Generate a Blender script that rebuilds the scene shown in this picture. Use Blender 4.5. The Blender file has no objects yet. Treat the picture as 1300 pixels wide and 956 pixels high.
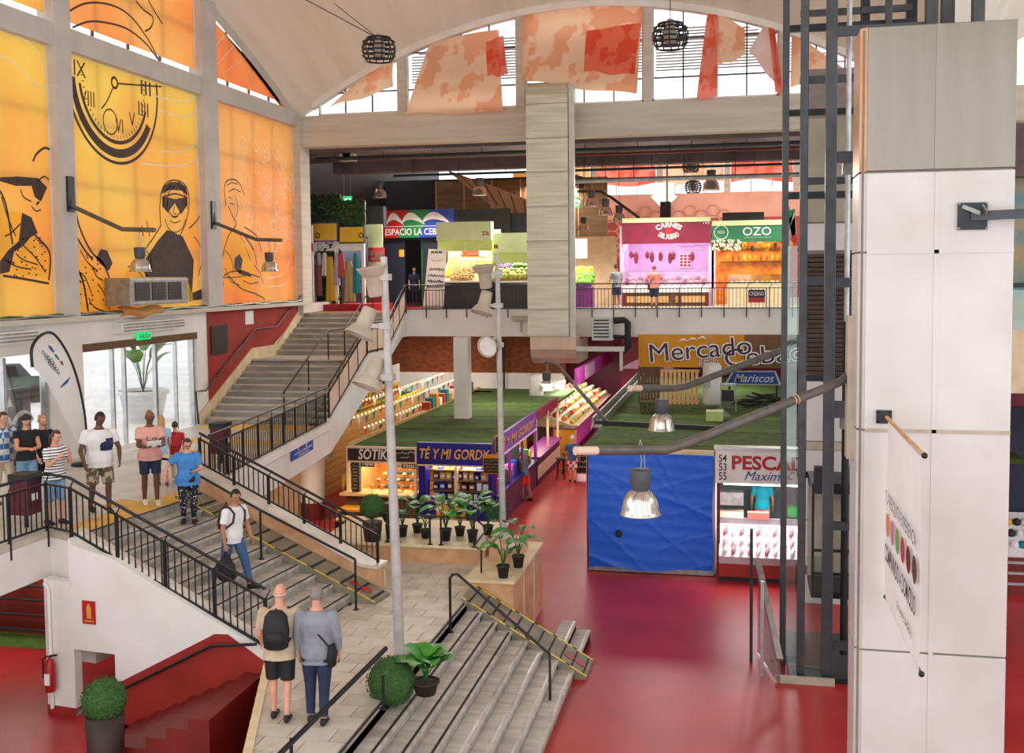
import bpy, bmesh, math, random
from mathutils import Vector, Matrix
random.seed(7)
SC = bpy.context.scene
COL = SC.collection
R = math.radians
# ------------------------------------------------------------------ camera
EYE = Vector((0.0, 0.0, 7.5))
YAW, PITCH, ROLL, FPX = 0.20996, 0.06166, -0.00985, 1345.2
_f = Vector((-math.sin(YAW)*math.cos(PITCH), math.cos(YAW)*math.cos(PITCH), -math.sin(PITCH)))
_r = Vector((math.cos(YAW), math.sin(YAW), 0)); _u = _r.cross(_f)
CR = _r*math.cos(ROLL) + _u*math.sin(ROLL); CU = -_r*math.sin(ROLL) + _u*math.cos(ROLL); CF = _f
cam_data = bpy.data.cameras.new('camera'); cam = bpy.data.objects.new('camera', cam_data); COL.objects.link(cam)
cam.matrix_world = Matrix(((CR.x, CU.x, -CF.x, EYE.x), (CR.y, CU.y, -CF.y, EYE.y), (CR.z, CU.z, -CF.z, EYE.z), (0, 0, 0, 1)))
cam_data.sensor_width = 36; cam_data.lens = 36*FPX/1300; cam_data.shift_y = -44.5/1300
cam_data.clip_start = .1; cam_data.clip_end = 300
SC.camera = cam
def sight(px, py, X=None, Y=None, Z=None):
    """survey: the point of a real plane X=, Y= or Z= seen at a pixel of the photograph"""
    d = CR*((px-650)/FPX) - CU*((py-433.5)/FPX) + CF
    t = (X-EYE.x)/d.x if X is not None else (Y-EYE.y)/d.y if Y is not None else (Z-EYE.z)/d.z
    return EYE + d*t
# ------------------------------------------------------------------ world and exposure
W = bpy.data.worlds.new('overcast_sky'); SC.world = W; W.use_nodes = True
nt = W.node_tree; bg = nt.nodes['Background']
bg.inputs[0].default_value = (.93, .97, 1.0, 1); bg.inputs[1].default_value = 2.15
SC.view_settings.view_transform = 'Standard'; SC.view_settings.look = 'None'
SC.view_settings.exposure = -0.08; SC.view_settings.gamma = 1.0; SC.view_settings.use_curve_mapping = False
def area_light(name, loc, size, power, col, rot=(0, 0, 0), size_y=None):
    l = bpy.data.lights.new(name, 'AREA'); l.energy = power; l.color = col; l.size = size
    if size_y: l.shape = 'RECTANGLE'; l.size_y = size_y
    o = bpy.data.objects.new(name, l); o.location = loc; o.rotation_euler = rot; COL.objects.link(o); return o
# ------------------------------------------------------------------ materials
def hx(c):
    c = c.lstrip('#'); v = [int(c[i:i+2], 16)/255 for i in (0, 2, 4)]
    return tuple(x/12.92 if x <= .04045 else ((x+.055)/1.055)**2.4 for x in v) + (1,)
MATS = {}
def mat(name, c1, c2=None, scale=4, rough=.55, metal=0, bump=0, kind='noise', trans=0, emit=0, stretch=None, spec=.5, detail=4, sharp=None):
    if name in MATS: return MATS[name]
    m = bpy.data.materials.new(name); m.use_nodes = True; MATS[name] = m
    n = m.node_tree.nodes; L = m.node_tree.links; b = n['Principled BSDF']
    b.inputs['Roughness'].default_value = rough; b.inputs['Metallic'].default_value = metal
    b.inputs['Specular IOR Level'].default_value = spec
    a = hx(c1)
    if c2 is None: c2r = tuple(min(1, x*.86) for x in a[:3]) + (1,)
    else: c2r = hx(c2)
    tc = n.new('ShaderNodeTexCoord'); mp = n.new('ShaderNodeMapping'); L.new(tc.outputs['Object'], mp.inputs[0])
    if stretch: mp.inputs['Scale'].default_value = stretch
    if kind == 'noise':
        t = n.new('ShaderNodeTexNoise'); t.inputs['Scale'].default_value = scale; t.inputs['Detail'].default_value = detail; fac = t.outputs[0]
    elif kind == 'wave':
        t = n.new('ShaderNodeTexWave'); t.inputs['Scale'].default_value = scale; t.inputs['Distortion'].default_value = .6; t.inputs['Detail'].default_value = 2; fac = t.outputs[1]
    elif kind == 'stripe':
        t = n.new('ShaderNodeTexWave'); t.inputs['Scale'].default_value = scale; t.bands_direction = 'Z'; fac = t.outputs[1]
    elif kind == 'voronoi':
        t = n.new('ShaderNodeTexVoronoi'); t.inputs['Scale'].default_value = scale; fac = t.outputs[0]
    elif kind == 'checker':
        t = n.new('ShaderNodeTexChecker'); t.inputs['Scale'].default_value = scale; fac = t.outputs[1]
    elif kind == 'brick':
        t = n.new('ShaderNodeTexBrick'); t.inputs['Scale'].default_value = scale; t.inputs['Mortar Size'].default_value = .012; fac = None
        t.inputs['Color1'].default_value = a; t.inputs['Color2'].default_value = c2r; t.inputs['Mortar'].default_value = tuple(x*.55 for x in a[:3]) + (1,)
        mp.inputs['Rotation'].default_value = (R(90), 0, 0)
    L.new(mp.outputs[0], t.inputs[0])
    if fac is not None:
        rp = n.new('ShaderNodeValToRGB'); rp.color_ramp.elements[0].color = a; rp.color_ramp.elements[1].color = c2r
        lo, hi = (.35, .68) if kind == 'noise' else (.2, .8)
        if sharp is not None: lo, hi = sharp - .02, sharp + .02
        rp.color_ramp.elements[0].position = lo; rp.color_ramp.elements[1].position = hi
        L.new(fac, rp.inputs[0]); colout = rp.outputs[0]
    else: colout = t.outputs[0]; fac = t.outputs[1]
    L.new(colout, b.inputs['Base Color'])
    if emit:
        L.new(colout, b.inputs['Emission Color']); b.inputs['Emission Strength'].default_value = emit
    if bump:
        bp = n.new('ShaderNodeBump'); bp.inputs['Strength'].default_value = bump; bp.inputs['Distance'].default_value = .03
        L.new(fac, bp.inputs['Height']); L.new(bp.outputs[0], b.inputs['Normal'])
    if trans:      # cloth or film that daylight shines through
        tr = n.new('ShaderNodeBsdfTranslucent'); L.new(colout, tr.inputs[0]); mx = n.new('ShaderNodeMixShader'); mx.inputs[0].default_value = trans
        out = n['Material Output']; L.new(b.outputs[0], mx.inputs[1]); L.new(tr.outputs[0], mx.inputs[2]); L.new(mx.outputs[0], out.inputs[0])
    return m
def glass_mat(name, tint=(1, 1, 1, 1), refl=.08):
    m = bpy.data.materials.new(name); m.use_nodes = True; MATS[name] = m
    n = m.node_tree.nodes; L = m.node_tree.links; n.remove(n['Principled BSDF'])
    t = n.new('ShaderNodeBsdfTransparent'); t.inputs[0].default_value = tint
    g = n.new('ShaderNodeBsdfGlossy'); g.inputs['Roughness'].default_value = .05
    mx = n.new('ShaderNodeMixShader'); lw = n.new('ShaderNodeLayerWeight'); lw.inputs[0].default_value = .25
    mp = n.new('ShaderNodeMath'); mp.operation = 'MULTIPLY_ADD'; mp.inputs[1].default_value = .5; mp.inputs[2].default_value = refl
    L.new(lw.outputs[1], mp.inputs[0]); L.new(mp.outputs[0], mx.inputs[0]); L.new(t.outputs[0], mx.inputs[1]); L.new(g.outputs[0], mx.inputs[2])
    L.new(mx.outputs[0], n['Material Output'].inputs[0]); return m
def lamp_mat(name, c, s):
    m = bpy.data.materials.new(name); m.use_nodes = True; MATS[name] = m
    n = m.node_tree.nodes; b = n['Principled BSDF']; b.inputs['Base Color'].default_value = hx(c)
    b.inputs['Emission Color'].default_value = hx(c); b.inputs['Emission Strength'].default_value = s; return m
M = MATS
GLASS = glass_mat('clear_glass'); GGLASS = glass_mat('green_tint_glass', (.82, .93, .9, 1), .1)
mat('white_paint', '#EDEAE4', '#DFDAD2', 1.5, .6)
mat('wall_white', '#F0EDE8', '#E2DDD6', .8, .6)
mat('cream_concrete', '#E9DFCF', '#D9CCB8', 1.2, .8, bump=.25, stretch=(.3, .3, 6))
mat('beam_concrete', '#CFC8BA', '#C0B8AA', 1.1, .85, bump=.15, stretch=(.4, .4, 5))
mat('mullion_grey', '#CBC6BE', '#BEB8B0', 1.5, .7)
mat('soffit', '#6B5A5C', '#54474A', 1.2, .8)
mat('dome_shell', '#EFE7D8', '#E4DAC8', .7, .8, bump=.12, stretch=(3, .25, .6))
mat('pink_shell', '#E9B7A2', '#DDA28B', .8, .8)
mat('red_floor', '#B43034', '#9C2429', .55, .36, bump=.01, detail=6, spec=.28)
mat('grey_floor', '#BDB4A8', '#A59A8D', 1.4, .45)
mat('red_wall', '#A32C22', '#912319', 1.2, .55)
mat('dark_red', '#7A2018', '#67170F', 1.2, .5)
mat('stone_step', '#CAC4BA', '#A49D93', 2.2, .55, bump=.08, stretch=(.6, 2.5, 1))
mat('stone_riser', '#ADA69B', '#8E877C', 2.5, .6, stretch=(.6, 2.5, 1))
mat('black_strip', '#2A2826', None, 8, .8)
mat('paver', '#D2C9BB', '#BDB2A2', 2.4, .5, bump=.05)
mat('paver_dark', '#C6BCAC', '#B0A594', 2.4, .5, bump=.05)
mat('joint', '#7B7166', None, 5, .9)
mat('travertine', '#D9A981', '#C08F68', 3.2, .4, bump=.06)
mat('marble_top', '#E2D8CB', '#CDBEAE', 2.5, .3)
mat('cream_stone', '#E6D3AE', '#D8C197', 3, .5)
mat('tactile_yellow', '#E9BC55', '#D6A33B', 3, .6, bump=.1)
mat('yellow_tape', '#F1D431', '#C9A91B', 6, .5)
mat('black_metal', '#1B1C20', '#26282C', 6, .38, .3)
mat('grey_steel', '#53575A', '#46494C', 3, .42, .5)
mat('dark_steel', '#34393D', '#292D31', 3, .42, .4)
mat('aluminium', '#C9CACB', '#B1B3B5', 5, .32, .8)
mat('brushed_steel', '#918A7E', '#898275', 1.5, .3, .95, stretch=(3, 3, .2))
mat('duct_metal', '#CFC9B4', '#B9B29C', 1.0, .4, .35, bump=.05, stretch=(.6, .6, 9))
mat('duct_side', '#ADA792', '#9A947F', 1.2, .45, .4)
mat('panel_white', '#DAD9D6', '#CECAC4', .8, .35, bump=.02)
mat('panel_seam', '#8A8078', None, 6, .7)
mat('galv', '#A9ABA8', '#8E908D', 6, .4, .7)
mat('pole_grey', '#C3BEB8', '#A9A49E', 4, .5, .2)
mat('beige_lamp', '#BFB4A0', '#AEA28D', 4, .5)
mat('lamp_grey', '#4C4F56', '#3E4147', 4, .5)
mat('reflector', '#D8D5CE', '#B8B4AB', 14, .18, .85, kind='wave')
mat('lamp_tube', '#6B6660', '#57524C', 5, .5, .2)
mat('turf', '#46601C', '#2F4513', 3.5, .95, bump=.5, detail=8)
mat('turf_light', '#4F6C22', '#3A5419', 3.5, .95, bump=.5, detail=8)
mat('brick', '#8E4A22', '#6E3416', 3.0, .8, kind='brick')
mat('wood_pale', '#DDB478', '#C69A5C', 3, .6, stretch=(1, 1, 8))
mat('wood_dark', '#6C4A2C', '#553820', 3, .6, stretch=(1, 1, 8))
mat('infill', '#E4C9B4', '#D8BBA4', 2, .5)
mat('lens_white', '#EFEDE6', None, 6, .3)
mat('cafe_grey', '#5A6168', '#4C535A', 2, .5)
mat('flag_white', '#F4F3F1', '#E9E8E6', 1, .6, trans=.3)
mat('louvre_deck', '#8C8371', '#756D5D', 3, .6)
mat('lime_shutter', '#C6D77E', None, 3, .5)
mat('lilac_wall', '#EFD3F0', '#E3C2E6', 2, .5)
mat('pink_meat', '#E7A3AE', '#D98996', 8, .35)
mat('orange_wall', '#E69A3C', '#B5602A', 3, .6)
mat('hex_frame', '#E0A08C', None, 4, .6)
mat('bronze_panel', '#9C7B58', '#7F6246', 1.2, .3, .6, stretch=(.5, .5, 4))
mat('tan_roof', '#B4906C', '#A5815E', 2, .7)
mat('check_red', '#C8323A', '#F3ECE6', 9, .7, kind='checker')
mat('fish_grey', '#5C7272', '#4D6262', 2, .5)
mat('infill_red', '#E0705F', None, 4, .5)
mat('lime_wall', '#C9DFC0', '#B8D2AE', 2, .6)
mat('bin_red', '#5E1626', '#4E1120', 3, .4)
mat('duct_bottom', '#D8C4AE', '#C5AC94', 1.2, .4, .3)
mat('galv_pale', '#CDCCC2', '#BBBAB0', 3, .45, .2)
mat('warm_lit_edge', '#D8A578', '#C28F63', 1.5, .3, .7)  # warm light on the pillar's steel bevel, put into its colour
mat('mural_blue', '#5E8C93', '#B99C63', 1.2, .6)
mat('bin_brown', '#3A2620', '#2C1C18', 3, .6)
mat('board_green', '#1E4A44', '#183D38', 3, .7)
mat('louvre_brown', '#4E3A2B', '#3E2D20', 3, .6)
mat('tarp_blue', '#186AEA', '#155FDA', 5, .42, bump=.12, stretch=(1, 1, 3))
mat('sign_white', '#F3F1EE', '#E8E5E0', 2, .4)
mat('red_letter', '#B9202A', None, 5, .4); mat('blue_letter', '#1E4FA3', None, 5, .4)
mat('black_letter', '#23222A', None, 5, .5); mat('white_letter', '#F7F5F0', None, 5, .5)
mat('gold_letter', '#E8B84A', '#C99329', 5, .4); mat('plum_letter', '#3A1A3E', None, 5, .5)
mat('sign_navy', '#16168C', '#12126F', 2, .4); mat('sign_purple', '#7A3FB0', '#6A329C', 2, .4)
mat('counter_purple', '#8B2E8E', '#7A257D', 2, .4); mat('counter_plum', '#5B2157', '#4C1A4A', 2, .45)
mat('counter_pink', '#D25BC4', '#C04BB2', 2, .4)
mat('sign_black', '#1C1917', '#282320', 4, .6); mat('chalk', '#EDE7DA', None, 5, .8)
mat('sign_maroon', '#8C2340', '#7A1B35', 2, .4); mat('sign_green', '#2F7A50', '#276A45', 2, .4)
mat('sign_pale_green', '#D3E3B0', '#C7D99C', 1.5, .5); mat('sign_yellow', '#EFC43C', '#E3B22B', 2, .5)
mat('sign_blue', '#1757C2', '#124BAA', 2, .4); mat('sign_red', '#C8252B', '#B21B22', 2, .4)
mat('logo_green', '#1E8A45', None, 3, .4); mat('logo_blue', '#2446B4', None, 3, .4)
mat('violet_frame', '#7E5AA8', None, 3, .5)
mat('banner_ochre', '#DE9A20', '#CE8712', .8, .7, bump=.1)
mat('banner_brown', '#7B5638', '#6A482D', .8, .7, bump=.1)
mat('navy_wall', '#232B3F', '#1B2233', 2, .6); mat('charcoal', '#2B292B', '#201E20', 3, .6)
mat('hedge_panel', '#5B5B33', '#2F3A1F', 22, .9, bump=.8, kind='noise')
mat('leaf', '#4C9A34', '#2F7A2A', 5, .38); mat('leaf_dark', '#2F6B2C', '#1F5223', 5, .4); mat('leaf_lime', '#9DBE3A', '#7FA62C', 5, .4)
mat('boxwood', '#3F6B2B', '#22471A', 30, .8, bump=.6)
mat('pot_black', '#26272A', None, 5, .55); mat('pot_white', '#F3F2EF', None, 3, .4); mat('soil', '#3A2A1E', None, 9, .9)
mat('orange_floor', '#C2561E', '#AE4816', 2, .4)
mat('sheet_orange', '#FFD898', '#FFB26A', .25, .6, trans=.6)
mat('sheet_yellow', '#FFE890', '#FFC474', .22, .6, trans=.6)
mat('sheet_upper', '#FFE0A0', '#FFC488', .25, .6, trans=.65)
mat('sheet_deep', '#FFC690', '#FFB078', .6, .6, trans=.6)
mat('print_dark', '#4A3430', '#3B2928', 6, .7)
mat('print_yellow', '#FFE870', '#FFDC50', 2, .6, trans=.6)
mat('print_white', '#FFF4DC', None, 3, .6, trans=.1)
mat('torn_red', '#F4907A', '#EC6A50', 1.2, .7, trans=.75, sharp=.5); mat('torn_peach', '#FBD3AE', '#F4AE86', 1.0, .7, trans=.75, sharp=.52); mat('torn_pale', '#F6DDD4', '#EFC8BE', 1.0, .7, trans=.75)
mat('slat_outside', '#7C6A5F', None, 4, .7)
mat('cable_black', '#17171A', None, 5, .6); mat('cable_green', '#2E7A4A', None, 5, .6)
mat('red_steel', '#B3181E', '#9C1218', 5, .35); mat('paper', '#F5F3EE', None, 5, .7)
mat('plaza', '#CFC6B8', '#B4A999', 1.5, .4, bump=.03)
mat('street', '#F2F1EF', '#E6E4E0', .5, .8)
mat('pale_facade', '#FAF9F6', '#F0EEE8', .5, .8)
mat('meat', '#B4525E', '#8E2F3C', 9, .35); mat('fish_silver', '#D9C7CB', '#B79BA4', 9, .25); mat('ice', '#F6F1F4', '#E4DADF', 14, .4, bump=.4)
mat('hex_red', '#B0453B', '#9A362E', 3, .6, kind='voronoi')
lamp_mat('tube_white', '#FFFFFF', 6); lamp_mat('tube_pink', '#FFD0F5', 7); lamp_mat('tube_warm', '#FFD890', 6); lamp_mat('bulb_warm', '#FFE9B0', 2.2)
lamp_mat('exit_green', '#1FB96B', 1.2); lamp_mat('exit_white', '#E8FFF0', 1.2)
# ------------------------------------------------------------------ mesh helpers
class MB:
    def __init__(s): s.v = []; s.f = []; s.m = []; s.s = []; s.mi = 0
    def add(s, vs, fs, smooth=False):
        k = len(s.v); s.v += [Vector(v) for v in vs]; s.f += [tuple(i+k for i in f) for f in fs]
        s.m += [s.mi]*len(fs); s.s += [smooth]*len(fs); return s
    def use(s, i): s.mi = i; return s
    def box(s, x0, x1, y0, y1, z0, z1):
        return s.add([(x0,y0,z0),(x1,y0,z0),(x1,y1,z0),(x0,y1,z0),(x0,y0,z1),(x1,y0,z1),(x1,y1,z1),(x0,y1,z1)],
                     [(3,2,1,0),(4,5,6,7),(0,1,5,4),(1,2,6,5),(2,3,7,6),(3,0,4,7)])
    def obox(s, o, a, b, c):
        o, a, b, c = map(Vector, (o, a, b, c))
        if a.cross(b).dot(c) < 0: a, b = b, a
        return s.add([o, o+a, o+a+b, o+b, o+c, o+a+c, o+a+b+c, o+b+c], [(3,2,1,0),(4,5,6,7),(0,1,5,4),(1,2,6,5),(2,3,7,6),(3,0,4,7)])
    def bar(s, p, q, w, h=None, up=(0, 0, 1)):
        p, q = Vector(p), Vector(q); h = h or w; d = (q-p)
        up = Vector(up)
        if abs(d.normalized().dot(up)) > .97: up = Vector((0, 1, 0))
        a = d.cross(up).normalized()*w; b = a.cross(d).normalized()*h
        return s.obox(p-a/2-b/2, d, a, b)
    def tube(s, pts, r, n=8, cap=True):
        pts = [Vector(p) for p in pts]; k = len(pts); rs = r if isinstance(r, (list, tuple)) else [r]*k
        t0 = (pts[1]-pts[0]).normalized(); a = t0.orthogonal().normalized(); base = len(s.v); vs = []; fs = []
        for i, p in enumerate(pts):
            t = ((pts[min(i+1, k-1)]-pts[max(i-1, 0)])).normalized()
            a = (a - t*a.dot(t)).normalized(); b = t.cross(a)
            for j in range(n):
                g = 2*math.pi*j/n; vs.append(p + (a*math.cos(g) + b*math.sin(g))*rs[i])
        for i in range(k-1):
            for j in range(n):
                j2 = (j+1) % n; fs.append((i*n+j, i*n+j2, (i+1)*n+j2, (i+1)*n+j))
        s.add(vs, fs, True)
        if cap: s.add(vs[:n], [tuple(reversed(range(n)))]); s.add(vs[-n:], [tuple(range(n))])
        return s
    def lathe(s, prof, c=(0, 0, 0), n=20, axis=(0, 0, 1), smooth=True):
        c = Vector(c); ax = Vector(axis).normalized(); a = ax.orthogonal().normalized(); b = ax.cross(a); vs = []; fs = []
        for r, z in prof:
            for j in range(n):
                g = 2*math.pi*j/n; vs.append(c + ax*z + (a*math.cos(g)+b*math.sin(g))*max(r, 1e-4))
        for i in range(len(prof)-1):
            for j in range(n):
                j2 = (j+1) % n; fs.append((i*n+j, i*n+j2, (i+1)*n+j2, (i+1)*n+j))
        return s.add(vs, fs, smooth)
    def ball(s, c, r, n=10, m=7):
        c = Vector(c); r = Vector(r) if not isinstance(r, (int, float)) else Vector((r, r, r)); vs = []; fs = []
        for i in range(m+1):
            th = math.pi*i/m
            for j in range(n):
                g = 2*math.pi*j/n; vs.append(c + Vector((r.x*math.sin(th)*math.cos(g), r.y*math.sin(th)*math.sin(g), -r.z*math.cos(th))))
        for i in range(m):
            for j in range(n):
                j2 = (j+1) % n; fs.append((i*n+j, i*n+j2, (i+1)*n+j2, (i+1)*n+j))
        return s.add(vs, fs, True)
    def prism(s, poly, ext):
        poly = [Vector(p) for p in poly]; ext = Vector(ext); n = len(poly)
        nn = Vector((0, 0, 0))
        for i in range(n): nn += poly[i].cross(poly[(i+1) % n])
        if nn.dot(ext) > 0: poly.reverse()
        return s.add(poly + [p+ext for p in poly], [tuple(range(n)), tuple(range(2*n-1, n-1, -1))] + [(i, i+n, (i+1) % n + n, (i+1) % n) for i in range(n)])
    def grid(s, fn, nu, nv, smooth=True):
        vs = [fn(i/nu, j/nv) for j in range(nv+1) for i in range(nu+1)]
        return s.add(vs, [(j*(nu+1)+i, j*(nu+1)+i+1, (j+1)*(nu+1)+i+1, (j+1)*(nu+1)+i) for j in range(nv) for i in range(nu)], smooth)
    def build(s, name, mats, parent=None, origin=None):
        o0 = world_of(parent) if parent is not None else Vector(origin) if origin is not None else Vector((0, 0, 0))
        me = bpy.data.meshes.new(name); me.from_pydata([v-o0 for v in s.v], [], s.f)
        for m in (mats if isinstance(mats, (list, tuple)) else [mats]): me.materials.append(M[m] if isinstance(m, str) else m)
        me.polygons.foreach_set('material_index', s.m); me.polygons.foreach_set('use_smooth', s.s); me.update()
        o = bpy.data.objects.new(name, me); COL.objects.link(o)
        if parent is not None: o.parent = parent
        else: o.location = o0
        return o
def world_of(o):
    p = Vector((0, 0, 0))
    while o is not None: p = p + o.location; o = o.parent
    return p
def thing(name, label, cat, loc=(0, 0, 0), group=None):
    o = bpy.data.objects.new(name, None); COL.objects.link(o); o.location = loc; o.empty_display_size = .2
    o['label'] = label; o['category'] = cat
    if group: o['group'] = group
    return o
def solo(mb, name, mats, label, cat, group=None, origin=None):
    if origin is None:
        xs = [v.x for v in mb.v]; ys = [v.y for v in mb.v]; zs = [v.z for v in mb.v]
        origin = ((min(xs)+max(xs))/2, (min(ys)+max(ys))/2, min(zs))
    o = mb.build(name, mats, None, origin); o['label'] = label; o['category'] = cat
    if group: o['group'] = group
    return o
def struct(mb, name, mats, parent=None):
    o = mb.build(name, mats, parent)
    if parent is None: o['kind'] = 'structure'
    return o
KIDS = {}
def copy_tree(o, loc=None, rz=None, scale=None, label=None, group=None, parent=None):
    c = o.copy(); COL.objects.link(c)
    if parent is not None: c.parent = parent
    for ch in list(o.children): copy_tree(ch, parent=c)
    if loc is not None: c.location = loc
    if rz is not None: c.rotation_euler.z = rz
    if scale is not None: c.scale = (scale, scale, scale)
    if label: c['label'] = label
    if group: c['group'] = group
    return c
def glyphs(s, shear=0, bold=0.0, spacing=1.0):
    cu = bpy.data.curves.new('t', 'FONT'); cu.body = s; cu.shear = shear; cu.offset = bold; cu.space_character = spacing; cu.resolution_u = 3
    o = bpy.data.objects.new('t', cu)
    me = bpy.data.meshes.new_from_object(o); vs = [v.co.copy() for v in me.vertices]; fs = [tuple(p.vertices) for p in me.polygons]
    bpy.data.objects.remove(o); bpy.data.meshes.remove(me); bpy.data.curves.remove(cu); return vs, fs
def text(s, o, right, w, h, material, parent, up=(0, 0, 1), shear=0, bold=.0, arc=None, name='lettering', lift=.012, warp=None):
    """flat lettering w wide and h high, lower left corner at o, running along right"""
    vs, fs = glyphs(s, shear, bold); o = Vector(o); r = Vector(right).normalized(); u = Vector(up).normalized(); nrm = r.cross(u)
    x0 = min(v.x for v in vs); x1 = max(v.x for v in vs); y0 = min(v.y for v in vs); y1 = max(v.y for v in vs)
    out = []
    for v in vs:
        a = (v.x-x0)/(x1-x0)*w; b = (v.y-y0)/(y1-y0)*h
        if warp: a, b = warp(a, b)
        if arc:            # bend round a circle: arc = radius (positive: arched up, negative: sagging)
            g = (a-w/2)/abs(arc)
            if arc > 0: a, b = w/2 + (arc+b)*math.sin(g), (arc+b)*math.cos(g) - arc
            else: a, b = w/2 + (-arc-b)*math.sin(g), -arc - (-arc-b)*math.cos(g)
        out.append(o + r*a + u*b + nrm*lift)
    mb = MB(); mb.add(out, fs); return mb.build(name, material, parent)
def on_plane(px, py, p0, nrm):
    d = CR*((px-650)/FPX) - CU*((py-433.5)/FPX) + CF; p0, nrm = Vector(p0), Vector(nrm)
    return EYE + d*((p0-EYE).dot(nrm)/d.dot(nrm))
def scribble(o, right, w, h, material, parent, up=(0, 0, 1), seed=0, lift=.012):
    """one line of handwriting too small to read"""
    rnd = random.Random(seed); o = Vector(o); r = Vector(right).normalized(); u = Vector(up).normalized(); n = max(8, int(w/h*3)); nrm = r.cross(u)
    pts = [o + nrm*lift + r*(w*k/n) + u*(h*(.5+rnd.uniform(-.5, .5)*(.15 if k % 7 == 6 else 1))) for k in range(n+1)]
    return MB().tube(pts, h*.09, 4, False).build('script_line', material, parent)
def lerp(a, b, t): return Vector(a)*(1-t) + Vector(b)*t
# ------------------------------------------------------------------ the setting: levels of the hall
XW, YF, ZE, ZU, ZL = -16.0, 37.0, 3.1, 6.2, 1.35      # window wall, gallery front, street entrance, gallery, landing
def vault(x, y):
    t = YF - y
    return 13.45 + 3.5*(1-((x+5.05)/10.95)**2) + .47*t - .013*t*t
struct(MB().box(-16.3, 20, -3, 62, -.3, 0), 'floor', 'red_floor')
struct(MB().grid(lambda u, v: Vector((-16.1+22*u, 37.3-36.3*v, vault(-16.1+22*u, 37.3-36.3*v))), 40, 44), 'ceiling', 'dome_shell')
def vault2(x, y):
    t = YF - y
    return 13.45 + 3.5*(1-((x-16.85)/10.95)**2) + .47*t - .013*t*t
struct(MB().grid(lambda u, v: Vector((5.9+16*u, 37.3-36.3*v, vault2(5.9+16*u, 37.3-36.3*v))), 20, 30), 'ceiling', 'dome_shell')
struct(MB().grid(lambda u, v: Vector((-16.3+34*u, 41+21*v, 12.45+1.9*v+.7*(1-((u*34-11.2)/22)**2))), 24, 16), 'ceiling', 'pink_shell')
# window wall, below the sill
wl = MB()
for y0, y1, z0, z1 in ((6, 18, 0, 6.55), (18, 22.3, 0, 3.08), (18, 22.3, 5.8, 6.55), (22.3, 23.6, 0, 6.55), (23.6, 29.3, 0, 3.08), (23.6, 29.3, 5.9, 6.55), (29.3, 41, 0, 6.55)):
    wl.box(-16.3, XW, y0, y1, z0, z1)
struct(wl, 'wall_left', 'wall_white')
struct(MB().box(-16.35, -15.72, 6, 37.2, 6.5, 6.62), 'trim_1', 'beam_concrete')
struct(MB().box(-16.25, -15.85, 12, 37.2, 13.06, 13.6), 'trim_2', 'mullion_grey')
vr = MB()
for k in range(40):
    y0, y1 = 15+.555*k, 15+.555*(k+1); vr.add([(-15.9, y0, vault(-16, y0)-.32), (-15.9, y1, vault(-16, y1)-.32), (-15.9, y1, vault(-16, y1)+.2), (-15.9, y0, vault(-16, y0)+.2)], [(3, 2, 1, 0)])
struct(vr, 'trim_4', 'mullion_grey')
for i, (a, b) in enumerate(((15.3, 15.95), (22.63, 23.27), (29.76, 30.7))):
    struct(MB().box(-16.25, -15.8, a, b, 6.6, vault(-16, b)+.1), 'trim_3', 'mullion_grey')
struct(MB().box(-16.3, -15.75, 36.85, 37.7, 6.2, 13.5), 'trim_3', 'beam_concrete')
# red painted wall beside the upper stairs
struct(MB().prism([(-15.985, 29.95, 3.1), (-15.985, 37.0, 6.2), (-15.985, 37.0, 6.5), (-15.985, 29.95, 6.5)], (.02, 0, 0)), 'wall_left', 'red_wall')
# street outside
struct(MB().box(-70, -16.3, -20, 70, 2.9, 3.06), 'street', 'street')
# gallery front: arch beam, soffits, parapet, gallery floor
struct(MB().box(-15.85, 20, YF, YF+.7, 12.32, 13.45), 'wall_back', 'beam_concrete')
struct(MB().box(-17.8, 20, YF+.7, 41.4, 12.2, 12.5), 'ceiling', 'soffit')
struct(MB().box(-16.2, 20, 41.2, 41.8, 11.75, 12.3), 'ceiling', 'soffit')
struct(MB().box(-11.9, 20, YF, YF+.25, 5.34, 6.34), 'wall_back', 'wall_white')
struct(MB().box(-11.9, 20, YF+.25, 62, 5.34, ZU), 'floor', 'grey_floor')
struct(MB().box(-17.6, -11.9, 37.7, 62, 5.34, ZU), 'floor', 'red_floor')
struct(MB().box(-17.6, -14.0, 39.4, 42, ZU, 6.45), 'floor', 'red_floor')
struct(MB().box(-15.9, -12.0, 37.72, 37.95, ZU, ZU+.01), 'floor_strip', 'tactile_yellow')
struct(MB().box(-17.9, -15.85, 37.7, 37.95, 5.3, 13.5), 'wall_left', 'beam_concrete')
struct(MB().box(-17.9, -17.6, 37.7, 62, 0, 14), 'wall_left', 'charcoal')
struct(MB().box(-17.8, 20, 60, 60.3, 6.2, 12.0), 'wall_back', 'pink_shell')
struct(MB().box(-16.3, 20, 59.9, 60, 6.2, 10.6), 'wall_back', 'hex_red')
# curved white rim of the front arch
rim = []
for k in range(41):
    x = -15.3 + 20.6*k/40; rim.append((x, 36.95, vault(x, YF)-.06))
am = MB()
for k in range(40):
    x0, x1 = rim[k][0], rim[k+1][0]; z0, z1 = rim[k][2], rim[k+1][2]
    am.add([(x0, 36.93, z0-.14), (x1, 36.93, z1-.14), (x1, 36.93, z1+.1), (x0, 36.93, z0+.1), (x0, 37.3, z0-.14), (x1, 37.3, z1-.14)], [(0, 1, 2, 3), (4, 5, 1, 0)])
struct(am, 'trim_4', 'white_paint')
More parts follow.
